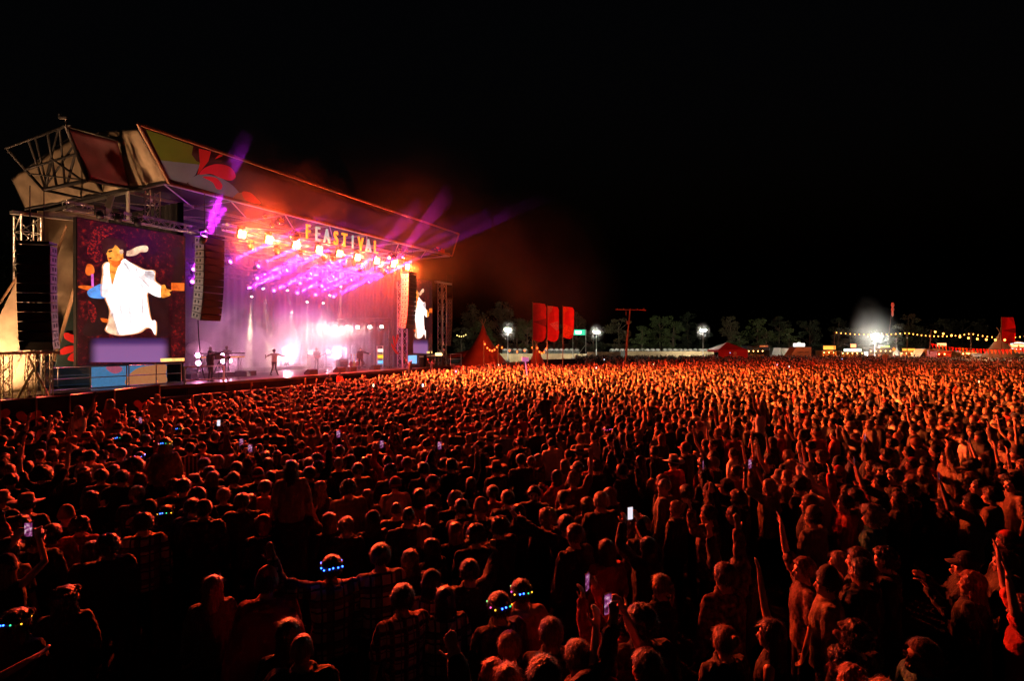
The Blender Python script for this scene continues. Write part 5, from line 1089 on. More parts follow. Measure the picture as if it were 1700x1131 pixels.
def body_mesh(sex, pose, legs='stand'):
    k = (sex, pose, legs)
    if k in body_cache: return body_cache[k]
    J = skeleton(sex, pose, legs); mb = MB(); head_geo(mb)
    cap(mb, (0, -.012, 1.42), (0, .002, 1.56), .060 if sex == 'm' else .05, .052 if sex == 'm' else .045, 14)
    q = 1 if sex == 'm' else .9
    loft(mb, [(.84, .15, .10, 0), (.92, .165, .115, -.01), (1.02, .148*q, .10, 0), (1.12, .14*q, .098, 0), (1.28, .165*q, .115, .0), (1.38, .168*q, .105, -.005), (1.45, .135*q, .08, -.01), (1.485, .085, .062, -.01), (1.51, .055, .05, -.01)])
    segs = []
    for nm in 'LR':
        S_, E_, Wr, d, sd = J[nm]; r0 = .052 if sex == 'm' else .043
        cap(mb, S_, E_, r0, .040 if sex == 'm' else .034); cap(mb, E_, Wr, .038 if sex == 'm' else .032, .027); cap(mb, np.array([0, -.01, 1.40]), S_, .06, r0); hand(mb, Wr, d, sd, .25 if POSE[pose]['LR'.index(nm)] in 'uwos' else .8)
        segs.append((S_, E_)); segs.append((E_, Wr+d*.2))
        h, kn, an = J[nm+'l']; cap(mb, h, kn, .088, .060); cap(mb, kn, an, .060, .045); cap(mb, an+(0, -.03, -.045), an+(0, .13, -.055), .045, .035, 10)
    me = remesh(mb, .0105, .30, 2, 'body')
    c = centers(me); dm = np.min([seg_dist(c, a, b) for a, b in segs], axis=0)
    tag_ = np.zeros(len(c), int); leg = (c[:, 2] < 1.0) & (dm > .062)
    tag_[leg] = 1; an = [J['Ll'][2], J['Rl'][2]]; fd = np.min([np.linalg.norm(c-(a+np.array([0, .04, -.05])), axis=1) for a in an], axis=0); tag_[leg & (fd < .14) & (c[:, 2] < min(a[2] for a in an)+.02)] = 2
    fc = c-np.array([0, 0, 0]); ex = np.minimum(np.linalg.norm((fc-np.array([.031, .088, 1.63]))*np.array([1, .6, 1.5]), axis=1), np.linalg.norm((fc-np.array([-.031, .088, 1.63]))*np.array([1, .6, 1.5]), axis=1)); tag_[ex < .013] = 3
    lp_ = np.linalg.norm((fc-np.array([0, .097, 1.562]))*np.array([.5, .7, 1.4]), axis=1); tag_[lp_ < .011] = 4
    me.polygons.foreach_set('material_index', tag_.tolist()); body_cache[k] = me; return me
top_cache = {}
def top_mesh(sex, pose, kind, legs='stand'):
    k = (sex, pose, kind, legs)
    if k in top_cache: return top_cache[k]
    J = skeleton(sex, pose, legs); mb = MB(); q = 1 if sex == 'm' else .9; g = {'t': .018, 'j': .034, 'v': .012, 'w': .03, 'b': .036}[kind]
    z0 = {'t': .88, 'j': .84, 'v': .93, 'w': .85, 'b': .70}[kind] if legs == 'stand' else .90
    loft(mb, [(z0, .160*q+g*1.1, .112+g*1.1, -.005), (.98, .155*q+g*1.1, .108+g, 0), (1.12, .142*q+g*1.2, .102+g, 0), (1.28, .168*q+g, .118+g, 0), (1.38, .174*q+g*.8, .108+g*.8, -.005), (1.452, .146*q+g*.6, .082+g*.8, -.01), (1.488, .094+g*.3, .068+g*.4, -.01), (1.505, .066+g*.3, .060+g*.3, -.008)], 24)
    for nm in 'LR':
        S_, E_, Wr, d, sd = J[nm]; r0 = (.054 if sex == 'm' else .045)+g*.75
        if kind == 'v': cap(mb, np.array([0, -.01, 1.41]), S_*.82+np.array([0, -.01, 1.41])*.18, .06+g, r0*.9); continue
        cap(mb, np.array([0, -.01, 1.405]), S_, .064+g, r0)
        if kind == 't': e2 = S_+(E_-S_)*.72; cap(mb, S_, e2, r0, r0*1.02, 14)
        else: cap(mb, S_, E_, r0, .042+g*.8, 14); cap(mb, E_, E_+(Wr-E_)*.93, .040+g*.8, .031+g*.6, 14)
    if kind in 'jb':                                 # hood or collar lying on the shoulders
        for a in np.linspace(0, 6.28, 15)[:-1]:
            p = np.array([.078*math.cos(a), -.012+.072*math.sin(a), 1.492+.012*math.sin(a)]); mb.ell(p, .026, 8, 6)
        if kind == 'j': mb.ell((0, -.105, 1.445), (.095, .045, .06), 14, 10)
    me = remesh(mb, .013, .5, 3, 'top'); V = coords(me); nr = np.empty(len(V)*3); me.vertices.foreach_get('normal', nr); nr = nr.reshape(-1, 3)
    st_ = V*np.array([1, 1, .55]); amp = {'t': .013, 'j': .019, 'v': .006, 'w': .021, 'b': .019}[kind]
    V = V+nr*(amp*(.8*wob(st_, 24, len(k[1])+ord(pose))-1.1*np.abs(wob(V*np.array([1, 1, .8])+.05*wob(V, 9, 2)[:, None], 38, 3))+.35))[:, None]; me.vertices.foreach_set('co', V.ravel()); me.update(); top_cache[k] = me; return me
# hair: a cap whose thickness falls away at the hairline, plus a hanging mass for long hair
def hair_mesh(kind, plain=False):
    k = ('hair', kind, plain)
    if k in top_cache: return top_cache[k]
    mb = MB(); sd = sum(map(ord, kind)); rr_ = random.Random(sd)
    def hcap(th, low, rough, fr, n=72, nz=40, line=.045):
        vs = []; fs = []; c = np.array([0, -.008, 1.648]); rad = np.array([.074, .094, .1])
        for j in range(nz+1):
            ph = math.pi*.82*j/nz
            for i in range(n):
                t = 2*math.pi*i/n; d = np.array([math.sin(ph)*math.cos(t), math.sin(ph)*math.sin(t), math.cos(ph)]); p = d*rad
                front = max(0., d[1]); zl = line*front*1.1-(.0+low)*(1-front)-.02*(abs(d[0]) > .75 and front < .5)
                m_ = 1/(1+math.exp(-(p[2]-zl)/.008)); nn = float(wob(np.array([p])*1.0, fr, sd)[0])+.5*float(wob(np.array([p]), fr*2.3, sd+4)[0])
                vs.append(c+p*(1-.10*(1-m_))+d*(th*m_*(1+.35*math.sin(ph))+rough*nn*m_))
        for j in range(nz):
            for i in range(n): fs.append((j*n+i, (j+1)*n+i, (j+1)*n+(i+1) % n, j*n+(i+1) % n))
        mb.add(vs, fs, True)
    def curtain(zend, wx, yb, thick, wave, n=46, K=16, front=.25):
        vs = []; fs = []
        for j in range(K+1):
            v = j/K; z = 1.66-(1.66-zend)*v; ex = .080+(wx-.080)*min(1, v*1.5)-.018*max(0, v-.8)*5*.3; eb = -.012-(.085+yb*v)
            for i in range(n):
                t = 2*math.pi*i/n; c, s_ = math.cos(t), math.sin(t)
                strand = .0045*math.sin(t*13+sd)+.003*math.sin(t*29+2*v)+wave*math.sin(t*5+v*17+math.sin(t*3)*2)
                if s_ <= 0: x = c*(ex+strand); y = -.012+s_*(abs(eb)-.012+strand)
                else: x = c*(ex+strand); y = -.012+s_*(front*.12-v*.02)+strand*.5
                vs.append((x, y, z-(.03*math.sin(t*7+sd) if j == K else 0)))
        for j in range(K):
            for i in range(n): fs.append((j*n+i, (j+1)*n+i, (j+1)*n+(i+1) % n, j*n+(i+1) % n))
        fs.append(tuple(range(n))); fs.append(tuple(range((K+1)*n-1, K*n-1, -1))); mb.add(vs, fs, True)
    def blades(n_, ln, lift, wd, dn=1., zmin=.02):
        c = np.array([0, -.008, 1.648]); rad = np.array([.074, .094, .1]); k_ = 0
        while k_ < n_:
            d = np.array([rr_.gauss(0, 1) for _ in range(3)]); d /= np.linalg.norm(d)
            if d[2] < -.45 or (d[1] > .3 and d[2] < .55): continue
            k_ += 1; th_ = {'c': .030, 'a': .055}.get(kind, .017); p = c+d*rad+d*th_*(.75+.35*abs(d[0]))
            t = np.array([0, 0, -1.])+d*(d[2])+np.array([rr_.gauss(0, .3), rr_.gauss(0, .3)+.1, 0])*(1.6 if kind in 'ca' else 1); t /= np.linalg.norm(t); L_ = ln*rr_.uniform(.5, 1.2); sd_ = np.cross(t, d); sd_ /= np.linalg.norm(sd_)+1e-9
            q = p+t*L_*.5+d*lift*rr_.uniform(.3, 1); r_ = p+t*L_*dn+d*lift*rr_.uniform(-.6, 1.2)
            mb.add([p-sd_*wd, p+sd_*wd, q+sd_*wd*.7, q-sd_*wd*.7, r_], [(0, 1, 2, 3), (3, 2, 4)])
    def falls(n_, zend, wx, yb, wave):
        for _ in range(n_):
            t = rr_.uniform(math.pi*.98, math.pi*2.02) if rr_.random() < .8 else rr_.uniform(0, 2*math.pi); v0 = rr_.uniform(0, .7); v1 = min(1.08, v0+rr_.uniform(.2, .5)); ph = rr_.uniform(0, 6); prev = None; o_ = rr_.uniform(.0, .010)
            for j in range(5):
                v = v0+(v1-v0)*j/4; z = 1.66-(1.66-zend)*v; ex = .080+(wx-.080)*min(1, v*1.5)+o_; eb = .085+yb*v+o_; a = t+wave*8*math.sin(v*17+ph)*.1
                c_, s_ = math.cos(a), math.sin(a); p = np.array([c_*ex, -.012+(s_*eb if s_ < 0 else s_*.03), z]); w2 = np.array([-s_, c_, 0])*.0035*(1-.6*j/4)
                k0 = len(mb.V); mb.V += [tuple(p-w2), tuple(p+w2)]
                if j: mb.Fc.append((k0-2, k0-1, k0+1, k0)); mb.M.append(0); mb.S.append(False)
    if plain: pass
    elif kind in 'scbp': blades({'s': 1500, 'c': 1600, 'b': 700, 'p': 700}[kind], {'s': .04, 'c': .03}.get(kind, .06), {'s': .007, 'c': .018}.get(kind, .003), .0022)
    if kind == 'a' and not plain: blades(2200, .05, .03, .0025)
    if kind in 'lwq' and not plain: blades(500, .07, .003, .0022); falls(420, {'l': 1.34, 'w': 1.32, 'q': 1.455}[kind], {'l': .105, 'w': .125, 'q': .1}[kind], {'l': .03, 'w': .045, 'q': .02}[kind], {'l': .15, 'w': 1., 'q': .3}[kind])
    if kind == 's': hcap(.016, .035, .0045, 130)
    elif kind == 'c': hcap(.028, .045, .013, 110)
    elif kind == 'a': hcap(.05, .055, .02, 95)
    elif kind == 'z': hcap(.002, .04, .0005, 60, line=.03)
    elif kind == 'l': hcap(.013, .06, .002, 40); curtain(1.36, .105, .03, .03, .001)
    elif kind == 'w': hcap(.018, .06, .006, 60); curtain(1.34, .125, .045, .03, .007)
    elif kind == 'q': hcap(.013, .06, .003, 45); curtain(1.47, .1, .02, .03, .003)
    elif kind == 'b': hcap(.011, .045, .003, 50); mb.ell((0, -.115, 1.70), (.042, .04, .042), 14, 10, fn=lambda d: 1+.08*math.sin(9*d[0]+7*d[2]))
    elif kind == 'p':
        hcap(.011, .045, .003, 50); mb.ell((0, -.118, 1.685), .026, 10, 8)
        for i in range(8): a = np.array([.006*math.sin(i), -.125-.012*math.sin(i*.5), 1.68-.034*i]); mb.ell(a, (.026-.0018*i, .024-.0015*i, .03), 12, 8)
    me = bpy.data.meshes.new('hair'); me.from_pydata(mb.V, [], mb.Fc); me.polygons.foreach_set('use_smooth', [True]*len(me.polygons)); me.update(); top_cache[k] = me; return me
def hat_mesh(kind):
    k = ('hat', kind)
    if k in top_cache: return top_cache[k]
    mb = MB(); c = (0, -.008, 0)
    if kind in 'kK':
        mb.lathe([(.001, 1.772), (.04, 1.768), (.072, 1.745), (.088, 1.70), (.093, 1.66), (.09, 1.655), (.085, 1.66)], c, 20)
        y = 1 if kind == 'k' else -1; vs = []; n = 12
        for z in (0, .008):
            for i in range(n+1): a = math.pi*(.12+.76*i/n); vs.append((.088*math.cos(a), c[1]+y*.088*math.sin(a)*1.05, 1.665+z)); vs.append((.098*math.cos(a), c[1]+y*(.088+.085)*math.sin(a)*1.02, 1.65+z-.02*abs(math.cos(a))))
        m_ = 2*(n+1); fs = []
        for i in range(n): q = (2*i, 2*i+1, 2*i+3, 2*i+2); fs += [q, tuple(x+m_ for x in reversed(q)), (2*i+1, 2*i+1+m_, 2*i+3+m_, 2*i+3)]
        mb.add(vs, fs, True)
    elif kind == 'n': mb.lathe([(.001, 1.80), (.035, 1.795), (.07, 1.765), (.09, 1.71), (.096, 1.66), (.1, 1.655), (.101, 1.63), (.093, 1.627)], c, 24)
    elif kind == 'u': mb.lathe([(.001, 1.765), (.075, 1.76), (.088, 1.72), (.096, 1.665), (.15, 1.615), (.148, 1.61), (.09, 1.655)], c, 24)
    elif kind == 'f':
        mb.lathe([(.001, 1.79), (.05, 1.80), (.08, 1.785), (.088, 1.73), (.094, 1.672), (.20, 1.66), (.203, 1.652), (.09, 1.66)], c, 28)
        mb.V = [(x, y, z+.35*abs(x)*abs(x)*(1 if math.hypot(x, y) > .12 else 0)*3) for x, y, z in mb.V]
    elif kind == 'o':
        vs = []; fs = []; n = 26; nz = 14
        for j in range(nz+1):
            ph = math.pi*.86*j/nz
            for i in range(n):
                t = 2*math.pi*i/n; d = np.array([math.sin(ph)*math.cos(t), math.sin(ph)*math.sin(t), math.cos(ph)]); op = max(0, d[1]-.25)
                p = np.array([.098, .118, .135])*d*(1-.42*op*(d[2] < .75)); vs.append(np.array([0, -.015, 1.645])+p+np.array([0, -.035*max(0, -d[2])*1, -.03*max(0, -d[2])]))
        for j in range(nz):
            for i in range(n): fs.append((j*n+i, (j+1)*n+i, (j+1)*n+(i+1) % n, j*n+(i+1) % n))
        mb.add(vs, fs, True); mb.ell((0, -.02, 1.49), (.115, .105, .05), 18, 8)
    elif kind == 'r':
        r_ = random.Random(4)
        for i in range(26):
            a = 2*math.pi*i/26; p = np.array([.098*math.cos(a), -.008+.115*math.sin(a), 1.705+.012*math.sin(3*a)])
            for q in range(4): dd = norm([r_.gauss(0, 1), r_.gauss(0, 1), r_.gauss(0, 1)]); mb.ell(p+dd*.016, (.017, .012, .017), 6, 4, frame(dd+np.array([.01, 0, 0])))
    elif kind == 'h': 
        for i in range(40): a = 2*math.pi*i/40; b = 2*math.pi*(i+1)/40; f = lambda t: (.094*math.cos(t), -.008+.112*math.sin(t), 1.69); mb.tube(f(a), f(b), .006, 5)
    me = bpy.data.meshes.new('hat'); me.from_pydata([tuple(map(float, v)) for v in mb.V], [], mb.Fc); me.polygons.foreach_set('use_smooth', [kind != 'r']*len(me.polygons)); me.update(); top_cache[k] = me; return me
def led_mesh():
    if 'led' in top_cache: return top_cache['led']
    mb = MB()
    for i, a in enumerate((.3, .9, 1.7, 2.6, 3.3, 3.75, 4.3, 4.62, 5.1, 5.75)): mb.mi = (1, 0, 3, 2, 3, 1, 0, 0, 2, 1)[i]; mb.ell((.102*math.cos(a), -.008+.120*math.sin(a), 1.675+.012*math.sin(a*3)), .0075, 6, 4)
    me = bpy.data.meshes.new('led_bulbs'); me.from_pydata([tuple(map(float, v)) for v in mb.V], [], mb.Fc); me.polygons.foreach_set('material_index', mb.M); top_cache['led'] = me; return me
SKIN = mat('skin', rough=.5, var=.08, scale=20, objcol=True, bump=.12, bscale=60)
LEGS = mat('trousers', (.02, .02, .028), .85, 0, .5, 2, .3, 30); SHOE = mat('shoes', (.05, .05, .05), .6); EYEM = mat('eyes', (.03, .02, .018), .25); LIP = mat('lips', (.38, .12, .10), .5)
CLO = mat('fabric', rough=.8, var=.16, scale=9, bump=.6, bscale=38, sheen=.06, objcol=True)
HAIR = mat('hair', rough=.38, var=.5, scale=60, bump=.8, bscale=75, sheen=.0, spec=.5, objcol=True, stretch=(1, 1, .12)); HAT = mat('hat_cloth', rough=.8, var=.12, scale=18, bump=.3, bscale=90, objcol=True)
def pattern(name, c0, c1, c2, plaid=True, fz=9., fx=9.):
    m = bpy.data.materials.new(name); m.use_nodes = True; N = m.node_tree.nodes; L = m.node_tree.links; b = N['Principled BSDF']; b.inputs['Roughness'].default_value = .85
    tc = N.new('ShaderNodeTexCoord'); sp = N.new('ShaderNodeSeparateXYZ'); L.new(tc.outputs['Object'], sp.inputs[0]); outs = []
    for ax, f, th in ((0, fx, .35), (2, fz, .35), (0, fx*2, .82), (2, fz*2, .82)):
        mu = N.new('ShaderNodeMath'); mu.operation = 'MULTIPLY'; mu.inputs[1].default_value = f; L.new(sp.outputs[ax], mu.inputs[0]); fr = N.new('ShaderNodeMath'); fr.operation = 'FRACT'; L.new(mu.outputs[0], fr.inputs[0])
        gt = N.new('ShaderNodeMath'); gt.operation = 'GREATER_THAN'; gt.inputs[1].default_value = 1-th if th < .5 else th; L.new(fr.outputs[0], gt.inputs[0]); outs.append(gt.outputs[0])
    def mixc(a, c, f): mx = N.new('ShaderNodeMix'); mx.data_type = 'RGBA'; L.new(f, mx.inputs[0]); (L.new(a, mx.inputs[6]) if not isinstance(a, tuple) else setattr(mx.inputs[6], 'default_value', (*a, 1))); mx.inputs[7].default_value = (*c, 1); return mx.outputs[2]
    o = mixc(c0, c1, outs[0])
    if plaid: o = mixc(o, c1, outs[1]); o = mixc(o, c2, outs[2]); o = mixc(o, c2, outs[3])
    L.new(o, b.inputs['Base Color']); return m
PLAID = pattern('plaid_shirt', (.45, .33, .24), (.02, .015, .02), (.12, .03, .02)); PLAID2 = pattern('checked_jacket', (.42, .33, .25), (.10, .06, .05), (.03, .02, .02), True, 5, 5)
STRIPE = pattern('striped_shirt', (.03, .03, .04), (.4, .33, .28), (.1, .1, .1), False, 9, 14); FLORAL = mat('floral', (.12, .06, .05), .8, 0, .95, 22, .3)
LEDS = [glow('led_blue', (.02, .10, 1), 14), glow('led_yellow', (1, .45, .03), 3), glow('led_green', (.03, .7, .25), 2.2), glow('led_pink', (1, .1, .5), 2.2)]
def phone_image():
    m = bpy.data.materials.new('phone_screen'); m.use_nodes = True; N = m.node_tree.nodes; L = m.node_tree.links; b = N['Principled BSDF']; b.inputs['Base Color'].default_value = (.01, .01, .01, 1)
    tc = N.new('ShaderNodeTexCoord'); nz = N.new('ShaderNodeTexNoise'); nz.inputs['Scale'].default_value = 28; nz.inputs['Detail'].default_value = 3; L.new(tc.outputs['Object'], nz.inputs['Vector']); cr = N.new('ShaderNodeValToRGB'); L.new(nz.outputs[0], cr.inputs[0])
    e = cr.color_ramp.elements; e[0].position = .38; e[0].color = (.03, .008, .012, 1); e[1].position = .66; e[1].color = (1, .75, .8, 1); x = e.new(.52); x.color = (.35, .05, .25, 1)
    L.new(cr.outputs[0], b.inputs['Emission Color']); b.inputs['Emission Strength'].default_value = .8; return m
SCR = phone_image(); SCRB = glow('bright_phone_screen', (.95, .9, 1), .9)
TONES = [(.46, .27, .19), (.42, .24, .16), (.50, .31, .23), (.33, .19, .12), (.43, .26, .19), (.15, .075, .045)]
HC = {'d': ((.012, .008, .006), 'dark'), 'n': ((.05, .025, .013), 'brown'), 'f': ((.22, .13, .06), 'fair'), 'g': ((.22, .20, .18), 'grey'), 'e': ((.16, .05, .02), 'auburn')}
CC = {'k': ((.008, .008, .009), 'black'), 'n': ((.012, .016, .04), 'navy'), 'w': ((.60, .56, .5), 'white'), 't': ((.19, .14, .09), 'tan'), 'r': ((.34, .015, .015), 'red'), 'g': ((.13, .13, .13), 'grey'), 'o': ((.06, .06, .03), 'olive'), 'b': ((.05, .10, .25), 'blue'), 'm': ((.09, .01, .014), 'maroon'), 'e': ((.02, .22, .24), 'teal'), 'c': ((.012, .012, .016), 'dark')}
GN = {'t': 't-shirt', 'j': 'hooded jacket', 'v': 'sleeveless top', 'w': 'loose sweatshirt', 'b': 'long coat'}
HN = {'s': 'short %s hair', 'c': 'curly %s hair', 'a': 'big frizzy %s hair', 'z': 'a shaved head', 'l': 'long straight %s hair', 'w': 'long wavy %s hair', 'q': '%s bob haircut', 'b': '%s hair in a bun', 'p': '%s ponytail'}
TN = {'k': 'a cap', 'K': 'a backwards cap', 'n': 'a beanie', 'u': 'a bucket hat', 'f': 'a wide-brimmed hat', 'o': 'a raised hood', 'r': 'a flower crown', 'h': 'a headband', 'L': 'an LED headband'}
PN = {'d': '', 'R': 'right arm raised', 'L': 'left arm raised', 'B': 'both arms up', 'P': 'hands up holding a phone', 'C': 'clapping', 'M': 'hand near the mouth', 'X': 'arms folded', 'S': 'left forearm raised', 'O': 'left arm reaching forward', 'Q': 'right arm reaching forward', 'H': 'hands on hips', 'W': 'both elbows up', 'E': 'arms spread', 'T': 'left arm spread', 'K': 'hands by the shoulders', 'Z': 'hand at the chest'}
def person(P, face, h, hair='s', hc='d', hat=None, hatc='k', pose='d', top='t', tc='k', topmat=None, sex=None, tone=None, legs='stand', label=None, group=None, zoff=0, led=False, phone=None, name='person', legc=None):
    sex = sex or ('m' if hair in 'szca' else 'f'); sc = h/1.755
    if hair == 'z' : hc = 'n' if hc is None else hc
    b = bpy.data.objects.new(name, body_mesh(sex, pose, legs)); COL.objects.link(b)
    if not b.data.materials:
        for m_ in (SKIN, LEGS, SHOE, EYEM, LIP): b.data.materials.append(m_)
    b.location = Vector((float(P[0]), float(P[1]), float(P[2])+zoff)); b.scale = (sc, sc, sc); b.rotation_euler = (0, 0, face)
    b.color = (*(TONES[tone if tone is not None else rnd.choice((0, 1, 2, 3, 4, 0, 1, 2, 5))]), 1)
    tag(b, label, 'person', group)
    def child(nm, me, mt, colr=None):
        if not me.materials: me.materials.append(mt)
        c = bpy.data.objects.new(nm, me); COL.objects.link(c); c.parent = b
        if colr is not None: c.color = (*colr, 1)
        if me.materials[0] != mt: c.material_slots[0].link = 'OBJECT'; c.material_slots[0].material = mt
        return c
    child({'t': 'shirt', 'j': 'jacket', 'v': 'vest', 'w': 'sweatshirt', 'b': 'coat'}[top], top_mesh(sex, pose, top, legs), topmat or CLO, CC[tc][0])
    child('hair', hair_mesh(hair), HAIR, HC[hc][0])
    if hat and hat != 'L': child({'k': 'cap', 'K': 'cap', 'n': 'beanie', 'u': 'bucket_hat', 'f': 'brimmed_hat', 'o': 'hood', 'r': 'flower_crown', 'h': 'headband'}[hat], hat_mesh(hat), HAT, hatc if isinstance(hatc, tuple) else CC[hatc][0])
    if led or hat == 'L':
        hb = child('headband', hat_mesh('h'), HAT, (.05, .05, .05)); me = led_mesh()
        if not me.materials: [me.materials.append(x) for x in LEDS]
        l_ = bpy.data.objects.new('led_bulbs', me); COL.objects.link(l_); l_.parent = hb
        vc = 0 if 'blue LED' in (label or '') else 3 if 'pink' in (label or '') else None
        if vc is not None:
            for k_, sl in enumerate(l_.material_slots): sl.link = 'OBJECT'; sl.material = LEDS[vc] if k_ != 1 else LEDS[(0, 3)[vc == 3]]
    if pose == 'P' or phone:                          # a phone held in the raised hands, a thing of its own
        J = skeleton(sex, pose, legs); q = (J['L'][2]+J['L'][3]*.09+J['R'][2]+J['R'][3]*.09)/2+np.array([0, .01, .03])
        Rm = rotz(face); q = Rm@(q*sc)+np.array([P[0], P[1], P[2]+zoff]); Fm = Rm
        m = MB(); m.box(q, (.078, .01, .155), Fm); m.mi = 1; m.box(q+Fm@np.array([0, -.0065, 0]), (.07, .003, .145), Fm)
        PHONES.append((m.build('phone', [M['black'], SCRB if label and 'bright' in label else SCR]), b))
    return b
PHONES = []
STC = W(9, 2, 0)
def face_to(P, T=None):
    if T is None: T = STC; k_ = .42*min(1, max(0, float(P[0])/max(1., float(P[1]))*1.2)); d = np.array(T)[:2]-np.array(P)[:2]; return math.atan2(d[1], d[0])-math.pi/2+k_
    d = np.array(T)[:2]-np.array(P)[:2]; return math.atan2(d[1], d[0])-math.pi/2
# ---------------------------------------------------------------- the near crowd, read head by head from the photograph
# tile origin + entry "x,y[,hair haircolour hat hatcolour pose top topcolour height|label]"
TILES = {'A': (0, 700), 'B': (340, 700), 'C': (680, 700), 'D': (1020, 700), 'E': (1360, 700), 'F': (0, 860), 'G': (400, 860), 'H': (800, 860), 'I': (1240, 860)}
TS = {'A': 5, 'B': 5, 'C': 5, 'D': 5, 'E': 5, 'F': 3.953, 'G': 3.953, 'H': 3.696, 'I': 3.696}
